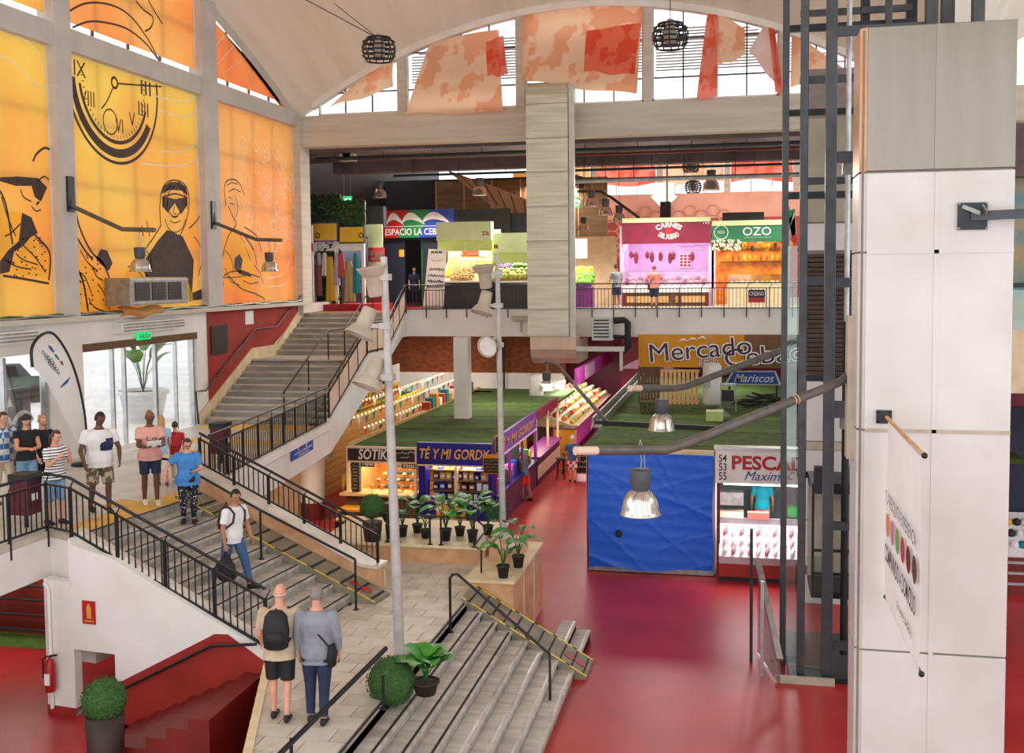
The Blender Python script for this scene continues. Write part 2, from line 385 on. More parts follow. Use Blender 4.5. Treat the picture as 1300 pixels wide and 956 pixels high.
# arch windows
MULL = (-11.86, -7.48, -3.04, 1.48, 5.7)
for x in MULL: struct(MB().box(x-.145, x+.145, YF-.05, YF+.4, 13.45, vault(x, YF)-.05), 'trim_5', 'beam_concrete')
BAYS = ((-15.1, -12.0), (-11.72, -7.62), (-7.34, -3.18), (-2.9, 1.34), (1.62, 5.3))
def bay_poly(a, b, y, dz=0, n=10):
    return [(a, y, 13.45), (b, y, 13.45)] + [(b+(a-b)*k/n, y, max(13.46, vault(b+(a-b)*k/n, YF)-.1+dz)) for k in range(n+1)]
for i, (a, b) in enumerate(BAYS):
    top = max(vault(a, YF), vault(b, YF)) - .1
    win = struct(MB().prism(bay_poly(a, b, 37.22), (0, .012, 0)), 'window_%d' % (i+1), GLASS)
    nb = 3 if i else 2
    for k in range(1, nb+1):
        x = a + (b-a)*k/(nb+1); struct(MB().box(x-.025, x+.025, 37.15, 37.2, 13.45, vault(x, YF)-.12), 'glazing_bar', 'soffit', win)
    for z in (14.25, 15.55):
        xs = [x for x in [a+(b-a)*k/40 for k in range(41)] if vault(x, YF)-.12 > z]
        if len(xs) > 4: struct(MB().box(xs[0], xs[-1], 37.15, 37.2, z-.025, z+.025), 'glazing_bar', 'soffit', win)
    fr = MB().box(a, b, 37.1, 37.24, 13.45, 13.52).box(a, a+.07, 37.1, 37.24, 13.45, max(13.6, vault(a, YF)-.1)).box(b-.07, b, 37.1, 37.24, 13.45, max(13.6, vault(b, YF)-.1))
    struct(fr, 'window_frame', 'white_paint', win)
    if i: 
        sl = MB()
        for k in range(15):
            z = 14.55 + k*.1; xs = [x for x in [a+(b-a)*q/30 for q in range(31)] if vault(x, YF)-.2 > z]
            if len(xs) > 3: sl.box(xs[0]+.1, xs[-1]-.1, 37.5, 37.56, z, z+.035)
        o = struct(sl, 'outside_slats', 'slat_outside', win); o['kind'] = 'stuff'
# far windows of the second hall, above its back wall
for i in range(5):
    a = -11.5 + 3.7*i; b = a + 3.35
    w = struct(MB().box(a, b, 60.1, 60.11, 12.0, 14.2), 'window_%d' % (i+6), GLASS)
    struct(MB().box(b, b+.35, 59.95, 60.3, 12.0, 14.6), 'window_frame', 'beam_concrete', w)
    for k in (1, 2): struct(MB().box(a+(b-a)*k/3-.02, a+(b-a)*k/3+.02, 60.03, 60.08, 12, 14.2), 'glazing_bar', 'soffit', w)
    sh = MB().grid(lambda u, v: Vector((a+.03+(b-a-.06)*u, 59.93+.05*math.sin(9*u+i), 12.55+1.9*v+.12*math.sin(5*u+i*2))), 10, 4)
    solo(sh, 'window_sheet', ('sheet_orange', 'torn_red', 'torn_peach', 'torn_red', 'torn_peach')[i], 'printed %s sheet over the %s window of the far pink hall' % (('amber', 'vermilion', 'peach', 'scarlet', 'apricot')[i], ('first', 'second', 'third', 'fourth', 'fifth')[i]), 'sheet', 'printed sheets in the far hall')
# under the gallery
bw = struct(MB().box(-16.2, -7.6, 47, 47.3, 0, 5.34), 'wall_back', 'brick')
struct(MB().box(-16.2, -7.6, 46.93, 47, 0, 3.1), 'wall_back', 'wall_white')
struct(MB().box(-13, 20, 58, 58.3, 0, 5.34), 'wall_back', 'sign_maroon')
for (x, y, w) in ((-9.62, 36.6, .52), (-11.6, 44, .45), (3.2, 37.5, .55)):
    struct(MB().box(x-w/2, x+w/2, y-w/2, y+w/2, 0, 5.34), 'trim_6', 'wall_white')
struct(MB().lathe([(.38, 0), (.38, 2.35)], (-12.95, 30.7, 0), 20), 'trim_7', 'white_paint')
struct(MB().lathe([(.39, 0), (.39, .55)], (-12.95, 30.7, 0), 20), 'trim_7', 'dark_red')
# ------------------------------------------------------------------ entrance plaza at street level
PL = [(-16.0, 6), (-12.3, 6), (-11.85, 16.35), (-11.15, 16.05), (-10.68, 19.95), (-11.85, 29.6), (-16.0, 29.6)]
struct(MB().prism([(x, y, 3.1) for x, y in PL], (0, 0, -.12)), 'floor', 'plaza')
struct(MB().prism([(x+(.02 if i in (0, 6) else 0), y, 2.98) for i, (x, y) in enumerate(PL)], (0, 0, -.68)), 'floor', 'wall_white')
struct(MB().bar((-10.75, 20.4, 3.13), (-11.85, 29.5, 3.13), .16, .2), 'trim_8', 'wall_white')
# tactile strips in the plaza paving
def strip(p, q, w, z, m='tactile_yellow'):
    p, q = Vector((p[0], p[1], z)), Vector((q[0], q[1], z)); return MB().bar(p, q, w, .012)
tac = strip((-11.45, 16.5), (-11.05, 19.6), .55, 3.105)
o = struct(tac, 'floor_strip', 'tactile_yellow'); 
for p, q, w in (((-12.1, 18.6), (-11.2, 18.5), .6), ((-15.6, 28.9), (-12.1, 28.9), .9), ((-15.2, 26.2), (-12.0, 26.2), .5), ((-15.2, 24.6), (-12.6, 24.6), .35)):
    struct(strip(p, q, w, 3.106), 'floor_strip', 'tactile_yellow')
# ------------------------------------------------------------------ stairs from the plaza down to the landing
O = Vector((-11.15, 16.05, 0)); D = Vector((math.cos(R(-7)), math.sin(R(-7)), 0)); N = Vector((-D.y, D.x, 0))
def fl(run, w, z): return O + D*run + N*w + Vector((0, 0, z))
RISE, TREAD = (ZE-ZL)/11, .36
def z_line(run): return ZE - (run/TREAD)*RISE if run > 0 else ZE
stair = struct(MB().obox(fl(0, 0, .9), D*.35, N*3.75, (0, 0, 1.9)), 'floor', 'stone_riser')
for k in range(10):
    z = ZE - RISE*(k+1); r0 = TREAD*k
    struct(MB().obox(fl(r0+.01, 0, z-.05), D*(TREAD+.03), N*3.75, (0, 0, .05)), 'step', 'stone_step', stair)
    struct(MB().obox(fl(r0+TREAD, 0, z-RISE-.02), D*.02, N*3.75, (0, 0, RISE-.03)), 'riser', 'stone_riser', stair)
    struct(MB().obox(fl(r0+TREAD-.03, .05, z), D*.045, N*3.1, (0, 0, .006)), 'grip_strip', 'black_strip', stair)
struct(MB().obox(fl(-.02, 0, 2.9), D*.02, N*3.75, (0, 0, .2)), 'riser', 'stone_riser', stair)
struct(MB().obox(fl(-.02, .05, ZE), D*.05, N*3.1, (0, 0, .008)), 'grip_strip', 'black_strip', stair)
# side wall under the stairs (with a hatch), white above, red below the handrail of the flight that goes on down
sw = MB()
zt = lambda r: z_line(r) + .12
def quad_wall(mb, r0, r1, zb0, zb1, zt0, zt1, t=.18, off=0):
    mb.prism([fl(r0, off, zb0), fl(r1, off, zb1), fl(r1, off, zt1), fl(r0, off, zt0)], -N*t)
quad_wall(sw, -.55, .05, 0, 0, 2.35, 2.35); quad_wall(sw, .05, .9, 1.18, 1.18, 3.0, zt(.9)); quad_wall(sw, .9, 3.8, 0, 0, zt(.9), zt(3.8)); quad_wall(sw, 0, .05, 2.3, 2.3, 3.1, 3.1)
struct(sw, 'wall_front', 'wall_white')
dd = MB(); dd.prism([fl(1.0, -.185, 0), fl(3.8, -.185, 0), fl(3.8, -.185, 1.4), fl(3.15, -.185, 1.76), fl(2.9, -.185, 1.74), fl(1.0, -.185, .72)], -N*.012); quad_wall(dd, 3.7, 3.84, 0, 0, 1.3, 1.4, .1, -.1)
struct(dd, 'wall_front', 'red_wall')
struct(MB().obox(fl(-.55, -.2, 0), D*.6, N*.2, (0, 0, .14)), 'baseboard_front', 'red_wall')
struct(MB().bar(fl(0, .05, 3.1), fl(3.75, .05, z_line(3.75)+.06), .14, .3), 'trim_9', 'marble_top')
# red flight going on down below the rail
for k in range(8):
    struct(MB().obox((-7.4-.34*(k+1), 13.6, 0), (.34, 0, 0), (0, 2.1, 0), (0, 0, ZL-.17*(k+1)+.001)), 'step', 'dark_red', None)['kind'] = 'structure'
# ------------------------------------------------------------------ landing
struct(MB().prism([(-5.45, 10.5, 1.3), (-5.0, 10.5, 1.3), (-5.0, 20.1, 1.3), (-5.3, 20.1, 1.3), (-5.3, 21.7, 1.3), (-9.3, 21.7, 1.3), (-7.7, 19.9, 1.3), (-7.75, 15.75, 1.3), (-7.38, 15.65, 1.3)], (0, 0, -1.3)), 'floor', 'joint')
struct(MB().prism([(-5.46, 10.5, .02), (-7.4, 15.65, .02), (-7.4, 15.65, 1.25), (-5.46, 10.5, 1.25)], (-.03, -.012, 0)), 'wall_front', 'red_wall')
land = struct(MB().box(-5.06, -5.0, 10.5, 20.0, 1.0, 1.35), 'floor', 'stone_riser')
yy = 10.5; row = 0
while yy < 21.6:
    xx = -8.9 - (.3 if row % 2 else 0)
    while xx < -5.05:
        x1 = min(xx+.6, -5.06); cx_, cy_ = (xx+x1)/2, yy+.2
        left = -7.36+(15.65-(cy_+.2))*.3748 if cy_ < 15.6 else -7.5 + (cy_-15.6)*.12 if cy_ < 19.6 else -7.0-(cy_-19.6)*.6
        if x1-xx > .1 and x1 > left+.08:
            x0 = max(xx, left)
            struct(MB().box(x0+.006, x1-.006, yy+.006, yy+.394, 1.29, 1.348+random.uniform(0, .004)), 'paving_tile', random.choice(('paver', 'paver', 'paver_dark')), land)
        xx += .6
    yy += .4; row += 1
struct(MB().bar((-5.5, 10.5, 1.3), (-7.4, 15.6, 1.3), .12, .14), 'trim_9', 'cream_stone')
# lower flight, landing to market floor
low = struct(MB().box(-5.0, -4.9, 10.5, 20.0, 0, 1.1), 'floor', 'stone_riser')
LR = ZL/8
for k in range(7):
    z = ZL - LR*(k+1); x = -5.0 + .29*k; y1 = 20.05 if k < 5 else 21.4
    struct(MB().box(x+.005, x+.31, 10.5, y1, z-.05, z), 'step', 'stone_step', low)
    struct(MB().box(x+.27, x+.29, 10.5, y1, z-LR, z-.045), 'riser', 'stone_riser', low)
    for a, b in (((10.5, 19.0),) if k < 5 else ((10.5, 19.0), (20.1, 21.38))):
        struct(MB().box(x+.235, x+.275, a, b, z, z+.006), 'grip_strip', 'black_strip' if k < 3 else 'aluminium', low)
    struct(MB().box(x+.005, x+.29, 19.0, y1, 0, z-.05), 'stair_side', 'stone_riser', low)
struct(MB().box(-5.04, -5.0, 10.5, 19.0, ZL, ZL+.006), 'grip_strip', 'black_strip', low)
# stone curb with marble top along the right of the stairs
cb = MB()
cb.prism([fl(-.3, 3.75, 2.3), fl(3.85, 3.75, ZL), fl(3.85, 3.75, 1.84), fl(3.55, 3.75, 1.86), fl(-.3, 3.75, 3.6)], N*.38)
curb = struct(cb, 'wall_right', 'travertine')
ct = MB()
ct.prism([fl(-.35, 3.71, 3.6), fl(3.55, 3.71, 1.86), fl(3.9, 3.71, 1.84), fl(3.9, 3.71, 1.9), fl(3.56, 3.71, 1.92), fl(-.35, 3.71, 3.67)], N*.46)
struct(ct, 'coping', 'marble_top', curb)
# white slab below the curb, over the market side
struct(MB().prism([fl(-.3, 4.13, 2.3), fl(3.85, 4.13, .6), fl(3.85, 4.13, 1.7), fl(-.3, 4.13, 3.5)], N*.05), 'wall_right', 'cream_stone')
# pram ramp beside the curb, on the stairs and on the lower flight
def ramp(p0, p1, across, n_dark, red, label, tape_sides=(0,)):
    p0, p1, a = Vector(p0), Vector(p1), Vector(across); t = thing('pram_ramp', label, 'ramp', p0)
    MB().obox(p0-Vector((0, 0, .22)), p1-p0, a, (0, 0, .255)).build('deck', 'louvre_deck', t)
    d = (p1-p0)
    for s in tape_sides:
        q = p0 + a*(.0 if s == 0 else .94)
        MB().obox(q+Vector((0, 0, .036)), d, a*.06, (0, 0, .006)).build('edge_tape', 'yellow_tape', t)
        for k in range(6): MB().obox(q+d*(.04+k/6.3)+Vector((0, 0, .043)), d*.035, a*.06, (0, 0, .003)).build('tape_gap', 'black_strip', t)
    for k in range(n_dark):
        MB().obox(p0+d*((k+.6)/n_dark)+a*.08+Vector((0, 0, .036)), d*.012, a*.84, (0, 0, .006)).build('grip_strip', 'black_strip', t)
    for f in red:
        c = p0 + d*f + a*.45 + Vector((0, 0, .05)); e1 = d.normalized()*.11; e2 = a.normalized()*.11
        MB().add([c+e1*math.cos(g*.5236)+e2*math.sin(g*.5236) for g in range(12)], [tuple(range(12))]).build('warning_dot', 'red_letter', t)
    return t
ramp(fl(-.25, 3.08, 3.16), fl(4.15, 3.08, ZL+.01), N*.66, 14, (.87, .93), 'dark pram ramp with yellow taped edge beside the stone curb of the stairs')
ramp((-5.1, 19.1, ZL+.04), (-2.72, 19.1, .02), (0, .92, 0), 11, (.3, .38, .84, .93), 'dark pram ramp with red warning dots on the lower flight', (0, 1))
# ------------------------------------------------------------------ stairs up to the gallery
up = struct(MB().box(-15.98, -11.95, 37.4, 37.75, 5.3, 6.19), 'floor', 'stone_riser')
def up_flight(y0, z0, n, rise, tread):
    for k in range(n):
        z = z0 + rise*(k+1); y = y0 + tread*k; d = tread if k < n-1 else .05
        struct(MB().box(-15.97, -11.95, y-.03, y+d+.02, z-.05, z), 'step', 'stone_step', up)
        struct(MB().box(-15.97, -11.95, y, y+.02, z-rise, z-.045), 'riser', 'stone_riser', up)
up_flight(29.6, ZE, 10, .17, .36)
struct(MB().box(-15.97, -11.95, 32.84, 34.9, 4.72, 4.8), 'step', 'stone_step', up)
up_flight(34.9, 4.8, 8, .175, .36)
# stringer wall with sloping underside, and skirting on the red wall
zs = [(29.3, 3.1), (32.9, 4.85), (34.9, 4.85), (37.3, 6.25)]
st = MB()
st.prism([(-11.92, 29.3, 2.31), (-11.92, 30.0, 2.6), (-11.92, 36.4, 5.34), (-11.92, 37.2, 5.34), (-11.92, 37.2, 6.34), (-11.92, 34.9, 5.0), (-11.92, 32.9, 5.0), (-11.92, 29.3, 3.25)], (.14, 0, 0))
struct(st, 'wall_right', 'wall_white')
us = MB().prism([(-15.98, 29.6, 2.4), (-15.98, 36.4, 5.22), (-11.95, 36.4, 5.22), (-11.95, 29.6, 2.4)], (0, 0, .1))
struct(us, 'ceiling', 'wall_white')
for k in range(3):
    (y0, z0), (y1, z1) = zs[k], zs[k+1]
    struct(MB().prism([(-15.97, y0, z0-.1), (-15.97, y1, z1-.1), (-15.97, y1, z1+.32), (-15.97, y0, z0+.32)], (.05, 0, 0)), 'baseboard_left', 'cream_stone')
ramp((-12.55, 29.6, 3.12), (-12.55, 33.0, 4.86), (.52, 0, 0), 10, (), 'narrow pram ramp with yellow tape on the lower part of the gallery stairs', (0, 1))
ramp((-12.55, 34.9, 4.86), (-12.55, 37.5, 6.24), (.52, 0, 0), 8, (), 'narrow pram ramp with yellow tape on the upper part of the gallery stairs', (0, 1))
# planter ledge behind the landing and block beside the lower flight
led = struct(MB().box(-9.0, -5.25, 21.65, 23.9, 0, 1.68), 'wall_back', 'travertine')
struct(MB().box(-9.02, -5.22, 21.6, 23.95, 1.68, 1.74), 'coping', 'cream_stone', led)
blk = struct(MB().box(-5.28, -4.3, 20.08, 23.2, 0, 1.44), 'trim_10', 'travertine')
struct(MB().box(-5.3, -4.27, 20.05, 23.2, 1.44, 1.5), 'coping', 'cream_stone', blk)
for y in (21.1, 22.2): struct(MB().box(-4.3, -4.28, y-.006, y+.006, 0, 1.44), 'joint_line', 'marble_top', blk)
struct(MB().box(-5.1, -4.5, 21.4, 22.6, 1.5, 1.78), 'trim_10', 'travertine')
# ------------------------------------------------------------------ railings and handrails
BAL = {}
def railing(label, runs, hand=1.0, top=.82, low=.06, drop=.3, step=.95, bal=.13, rail_r=.028, post=.05, panel=None, ends=True, group=None):
    """runs: polyline of floor points; posts, balusters, bars, brackets and handrail are parts"""
    runs = [Vector(p) for p in runs]; t = thing('stair_railing', label, 'railing', runs[0], group)
    hp = []
    for i in range(len(runs)-1):
        a, b = runs[i], runs[i+1]; L = (b-a).length; n = max(1, round(L/step)); hor = Vector((b.x-a.x, b.y-a.y, 0)); hl = hor.length
        for zz, nm in ((top, 'top_bar'), (low, 'bottom_bar')):
            MB().bar(a+Vector((0, 0, zz)), b+Vector((0, 0, zz)), .04, .03).build(nm, 'black_metal', t)
        for k in range(n+1 if (i == len(runs)-2) else n):
            p = a.lerp(b, k/n)
            hd = hor.normalized()
            MB().obox(p - hd*post/2 + hd.cross(Vector((0, 0, 1)))*(post*.45) - Vector((0, 0, drop)), hd*post, hd.cross(Vector((0, 0, 1)))*(-post*.9), (0, 0, drop+top+.02)).build('post', 'black_metal', t)
            if hand > top+.06:
                MB().tube([p+Vector((0, 0, top)), p+hd*.04+Vector((0, 0, top+(hand-top)*.4)), p+hd*.1+Vector((0, 0, hand-.01))], .012, 6).build('bracket', 'black_metal', t)
        nb = int(hl/bal)
        key = (round(top-low, 2))
        for k in range(1, nb):
            f = k/nb; p = a.lerp(b, f)
            if min(abs(f - j/n) for j in range(n+1))*hl < .05: continue
            if key not in BAL:
                o = MB().box(-.009, .009, -.009, .009, 0, top-low).build('baluster', 'black_metal'); o.parent = t; BAL[key] = o.data
            else:
                o = bpy.data.objects.new('baluster', BAL[key]); COL.objects.link(o); o.parent = t
            o.location = p + Vector((0, 0, low)) - runs[0]
        if panel:
            MB().prism([a+Vector((0, 0, low+.04)), b+Vector((0, 0, low+.04)), b+Vector((0, 0, top-.04)), a+Vector((0, 0, top-.04))], hor.cross(Vector((0, 0, 1))).normalized()*.01).build('infill_panel', panel, t)
        hp.append(a + Vector((0, 0, hand)))
    hp.append(runs[-1] + Vector((0, 0, hand)))
    MB().tube(hp, rail_r, 8).build('handrail', 'black_metal', t)
    return t
def handrail(label, pts, posts, r=.026, material='black_metal', h=.95, wall=None):
    t = thing('handrail', label, 'handrail', posts[0] if posts else pts[0])
    MB().tube(pts, r, 8).build('rail', material, t)
    for p in posts:
        p = Vector(p[0:3]) if len(p) == 3 else Vector(p)
        MB().tube([p, p+Vector((0, 0, h))], .024, 8).build('post', material, t)
        MB().lathe([(0, 0), (.06, 0), (.06, .012), (.0, .02)], p, 10).build('foot_plate', material, t)
    if wall is not None:
        for p in wall:
            MB().tube([p, Vector(p)+Vector((-.09, 0, -.05))], .014, 6).build('bracket', material, t)
    return t
V = Vector
e = .03
railing('long black railing of the entrance plaza and the left side of the lower stairs',
        [(-12.3, 7, 3.12), (-11.87, 16.3, 3.12), (-11.2, 16.02, 3.12), fl(3.78, -.06, z_line(3.78)+.1)])
railing('low black railing on the marble coping right of the stairs', [fl(-.25, 3.95, 3.63), fl(3.8, 3.95, 1.9)], hand=.68, top=.56, drop=.02, step=.92, bal=.115)
railing('black railing along the inner edge of the plaza, above the blue parking sign', [(-10.75, 20.1, 3.2), (-11.9, 29.3, 3.2)], hand=1.05, top=.85, step=1.0, drop=.32, bal=.15)
railing('black railing of the gallery stairs with pale infill panels, lower part', [(-11.87, 29.5, 3.3), (-11.87, 32.8, 4.95)], hand=1.0, top=.8, step=.95, bal=.5, panel='infill')
railing('black railing of the gallery stairs with pale infill panels, upper part', [(-11.87, 32.9, 5.0), (-11.87, 34.9, 5.0), (-11.87, 37.0, 6.2)], hand=1.0, top=.8, step=.9, bal=.5, panel='infill')
railing('long black gallery railing on top of the white parapet', [(-11.8, 36.95, 6.3), (5.6, 36.95, 6.3)], hand=.9, top=.72, low=.04, drop=.28, step=.755, bal=.125, rail_r=.02, post=.035)
# ledge railing with potted plants behind it
LP = [sight(x, 688+(x-492)*.06, Z=1.74) for x in (492, 506, 546, 560, 602)]
hr = handrail('thin black handrail on the stone ledge behind the landing', [LP[0]+V((-1.2, -.1, .62)), LP[0]+V((0, 0, .62)), LP[4]+V((0, 0, .62)), sight(610, 664, Y=21.9), sight(618, 672, Y=21.3), sight(602, 693, Y=20.8), sight(611, 699, Y=20.4), sight(611, 727, Z=1.5)], LP, .02, h=.62)
# handrails of the lower stairs
hA = [fl(r, 2.72, z_line(r)-RISE*.5) for r in (.5, 1.95, 3.95)]
hA = [V((p.x, p.y, ZE-RISE*(int((r)/TREAD)+1))) for p, r in zip(hA, (.5, 1.95, 3.95))]; hA[2].z = ZL
handrail('black handrail in the middle of the lower stairs beside the pram ramp', [fl(-.5, 2.72, ZE+.9), fl(0, 2.72, ZE+.86), hA[0]+V((0, 0, .95)), hA[1]+V((0, 0, .95)), hA[2]+V((0, 0, .95))], hA)
hb = sight(572, 803, Z=ZL-LR); hb2 = V((-3.15, hb.y-.2, 0))
handrail('black hooped handrail at the head of the lower flight', [hb, hb+V((0, 0, .98)), hb+V((.05, 0, 1.05)), hb+V((.14, 0, 1.06)), hb2+V((0, 0, .98)), hb2], [hb], .026, h=.3)
# handrails of the gallery stairs
def zc(y): return 3.1 if y < 29.6 else 3.1+(y-29.6)/.36*.17+.1 if y < 33 else 4.8 if y < 34.9 else 4.8+(y-34.9)/.36*.175+.1 if y < 37.4 else 6.2
cr = [(y, zc(y)+.95) for y in (29.45, 33.0, 34.7, 37.5)]
handrail('black handrail up the middle of the gallery stairs', [V((-13.3, y, z)) for y, z in cr], [V((-13.3, y, zc(y)-.1)) for y in (29.5, 31.4, 33.1, 34.6, 36.2, 37.6)])
handrail('thin black wall handrail climbing over the red painted wall', [V((-15.85, 29.0, 3.15)), V((-15.85, 28.9, 4.15))] + [V((-15.85, y, zc(y)+1.0)) for y in (29.5, 33.0, 34.7, 37.3)], [], wall=[(-15.85, y, zc(y)+1.0) for y in (30.4, 32.2, 33.9, 36)])
# handrail along the red dado under the stairs, rail at the bottom edge
handrail('dark handrail on the red dado below the stairs', [fl(.95, -.3, .55), fl(2.9, -.3, 1.58), fl(3.75, -.3, 1.7)], [], wall=None)
h0 = sight(490, 823, Z=2.2)
handrail('dark blue handrail end beside the ball hedge at the landing edge', [h0, V((h0.x-.5, h0.y-2.6, 1.75))], [V((h0.x-.02, h0.y-.1, ZL)), V((h0.x-.45, h0.y-2.3, ZL))], .035, h=.5)
# steel guard rails below the plaza
for k, yy in enumerate((19.25,)):
    t = thing('guard_rail', 'dark steel guard rail of four bars below the plaza', 'railing', (-15.6, yy, 0))
    for z in (.18, .5, .82, 1.12): MB().tube([(-16, yy, z), (-13.15, yy, z)], .028, 8).build('bar', 'dark_steel', t)
    for x in (-13.15,): MB().tube([(x, yy, 0), (x, yy, 1.14)], .045, 8).build('post', 'dark_steel', t)
# ------------------------------------------------------------------ printed sheets behind the window wall
def wall_poly(y0, y1, z0, ztop, x, n=8):
    return [(x, y0, z0), (x, y1, z0)] + [(x, y1+(y0-y1)*k/n, min(ztop, vault(-16, y1+(y0-y1)*k/n)-.25)) for k in range(n+1)]
WB = ((15.95, 22.63), (23.27, 29.76), (30.7, 36.85))
SHEETS = {}
for i, (a, b) in enumerate(WB):
    for lvl, (z0, zt, mt) in enumerate(((6.66, 13.04, ('sheet_yellow', 'sheet_yellow', 'sheet_orange')[i]), (13.72, 18.6, ('sheet_yellow', 'sheet_upper', 'sheet_deep')[i]))):
        w = struct(MB().prism(wall_poly(a, b, z0, zt, -16.2), (.012, 0, 0)), 'window_%d' % (20+2*i+lvl), GLASS)
        if lvl: struct(MB().box(-16.2, -16.1, a, b, 13.6, 13.66), 'window_frame', 'white_paint', w)
        for k in (1, 2, 3):
            y = a + (b-a)*k/4 - .2; struct(MB().box(-16.18, -16.12, y-.03, y+.03, z0, min(zt, vault(-16, y))), 'glazing_bar', 'soffit', w)
        for z in ((8.3, 9.9, 11.5) if lvl == 0 else (15.0, 16.6)):
            if z < vault(-16, a)-.2:
                yb = b if vault(-16, b)-.1 > z else a+(b-a)*.5
                struct(MB().box(-16.18, -16.12, a, yb, z-.03, z+.03), 'glazing_bar', 'soffit', w)
        sh = solo(MB().prism(wall_poly(a+.03, b-.03, z0+.03 if lvl == 0 else z0+.1, zt, -16.05), (.01, 0, 0)), 'printed_sheet', mt,
                  ('golden printed window sheet with a hatted person in profile', 'golden printed window sheet with a pocket watch and a person in dark glasses', 'orange printed window sheet with a seated person in thin lines', 'upper orange window sheet above the hatted person', 'upper orange window sheet with a horn above the pocket watch', 'upper orange window sheet cut to a triangle by the vault')[i+3*lvl], 'sheet', 'printed sheets of the window wall')
        SHEETS[(i, lvl)] = sh
XS = -16.035
def flat(pts, m, par, name='print', x=XS):
    mb = MB(); q = [sight(px, py, X=x) for px, py in pts]; mb.add(q, [tuple(range(len(q)))]); return mb.build(name, m, par)
def curve(pts, n=6):
    pts = [V((p[0], p[1], 0)) for p in pts]; out = []
    for i in range(len(pts)-1):
        p0, p1, p2, p3 = pts[max(i-1, 0)], pts[i], pts[i+1], pts[min(i+2, len(pts)-1)]
        for k in range(n):
            t = k/n; out.append(.5*((2*p1)+(p2-p0)*t+(2*p0-5*p1+4*p2-p3)*t*t+(3*p1-p0-3*p2+p3)*t**3))
    out.append(pts[-1]); return [(p.x, p.y) for p in out]
def strokes(lists, w, m, par, name='print_lines', x=XS):
    for pts in lists:
        mb = MB()
        q = [sight(px, py, X=x) for px, py in curve(pts)]
        for i in range(len(q)-1):
            d = (q[i+1]-q[i])
            if d.length < 1e-5: continue
            s = d.normalized().cross(V((1, 0, 0)))*w*.36; mb.add([q[i]-s, q[i+1]-s, q[i+1]+s, q[i]+s], [(0, 1, 2, 3)])
        mb.build(name, m, par)
def ring(par, c, r0, r1, a0, a1, m, zmax=99, ymin=-99, ymax=99, name='print_ring', x=XS-.001):
    mb = MB(); n = 60
    P = [(V((x, min(max(c[0]+r*math.cos(g), ymin), ymax), min(c[1]+r*math.sin(g), zmax)))) for g in [a0+(a1-a0)*k/n for k in range(n+1)] for r in (r0, r1)]
    for k in range(n):
        a, b, c_, d = P[2*k], P[2*k+1], P[2*k+3], P[2*k+2]
        if (a-b).length > 1e-4 and (a-d).length > 1e-4: mb.add([a, b, c_, d], [(0, 1, 2, 3)])
    return mb.build(name, m, par)
p1 = SHEETS[(1, 0)]; hub = sight(147, 105, X=-16); hc = (hub.y, hub.z)
ring(p1, hc, 2.05, 2.13, R(180), R(372), 'print_dark', 13.0, 23.35, 29.7); ring(p1, hc, 1.72, 1.95, R(185), R(330), 'print_dark', 13.0, 23.35, 29.7)
ring(p1, hc, 1.5, 1.6, R(190), R(340), 'print_dark', 13.0, 23.35, 29.7); ring(p1, hc, .1, .17, 0, R(360), 'print_dark')
ring(p1, (hub.y-.25, hub.z-1.05), .3, .34, 0, R(360), 'print_dark')
strokes([[(150, 106), (175, 108), (205, 110)], [(144, 110), (136, 128), (129, 138)]], .06, 'print_dark', p1, 'watch_hands')
for s_, px, py, w_ in (('III', 179, 119, .5), ('IIII', 176, 146, .5), ('V', 164, 160, .3), ('VI', 147, 168, .35), ('VIII', 102, 132, .6), ('IX', 94, 95, .5)):
    text(s_, sight(px, py, X=XS+.004), (0, 1, 0), w_, .38, 'print_dark', p1, name='numeral', lift=0)
# figure with dark glasses: hair and face, glasses, dark jacket
strokes([[(204, 285), (203, 262), (206, 240), (215, 230), (228, 230), (238, 240), (240, 262), (235, 285), (228, 300)], [(208, 250), (222, 246), (236, 250)], [(214, 268), (222, 276), (230, 268)], [(240, 290), (250, 280), (256, 268)], [(205, 285), (196, 300), (184, 318), (178, 336)], [(190, 300), (186, 280)], [(182, 300), (180, 286)]], .06, 'print_dark', p1)
flat([(206, 249), (222, 253), (238, 250), (238, 260), (230, 272), (222, 258), (213, 270), (206, 262)], 'print_dark', p1, 'print_glasses')
flat([(212, 292), (232, 300), (246, 330), (245, 352), (244, 372), (258, 366), (258, 380), (240, 382), (238, 352), (185, 352), (181, 334), (200, 306)], 'print_dark', p1, 'print_jacket')
flat([(158, 346), (170, 334), (188, 350), (186, 356), (160, 354)], 'print_yellow', p1, 'print_sleeve')
strokes([[(95, 262), (100, 285), (108, 305), (118, 322), (132, 336), (143, 366)], [(97, 300), (108, 318), (118, 330)], [(98, 340), (106, 360), (112, 395)]], .09, 'print_dark', p1)
flat([(128, 316), (136, 318), (143, 334), (138, 344), (126, 334), (122, 328)], 'print_dark', p1, 'print_patch')
flat([(98, 330), (122, 335), (140, 360), (146, 396), (104, 400), (97, 366)], 'print_yellow', p1, 'print_patch')
strokes([[(190, 120), (230, 128), (256, 118)], [(200, 140), (235, 148), (256, 136)], [(205, 192), (232, 192), (256, 178)], [(180, 208), (230, 210), (256, 196)]], .05, 'print_white', p1, 'print_swirl')
p0 = SHEETS[(0, 0)]
flat([(0, 225), (22, 224), (48, 226), (60, 238), (52, 256), (44, 250), (40, 236), (20, 236), (0, 230)], 'print_dark', p0, 'print_hat')
flat([(28, 270), (40, 276), (48, 296), (38, 302), (30, 312), (18, 320), (12, 345), (0, 348), (0, 332), (10, 318), (24, 306)], 'print_dark', p0, 'print_patch')
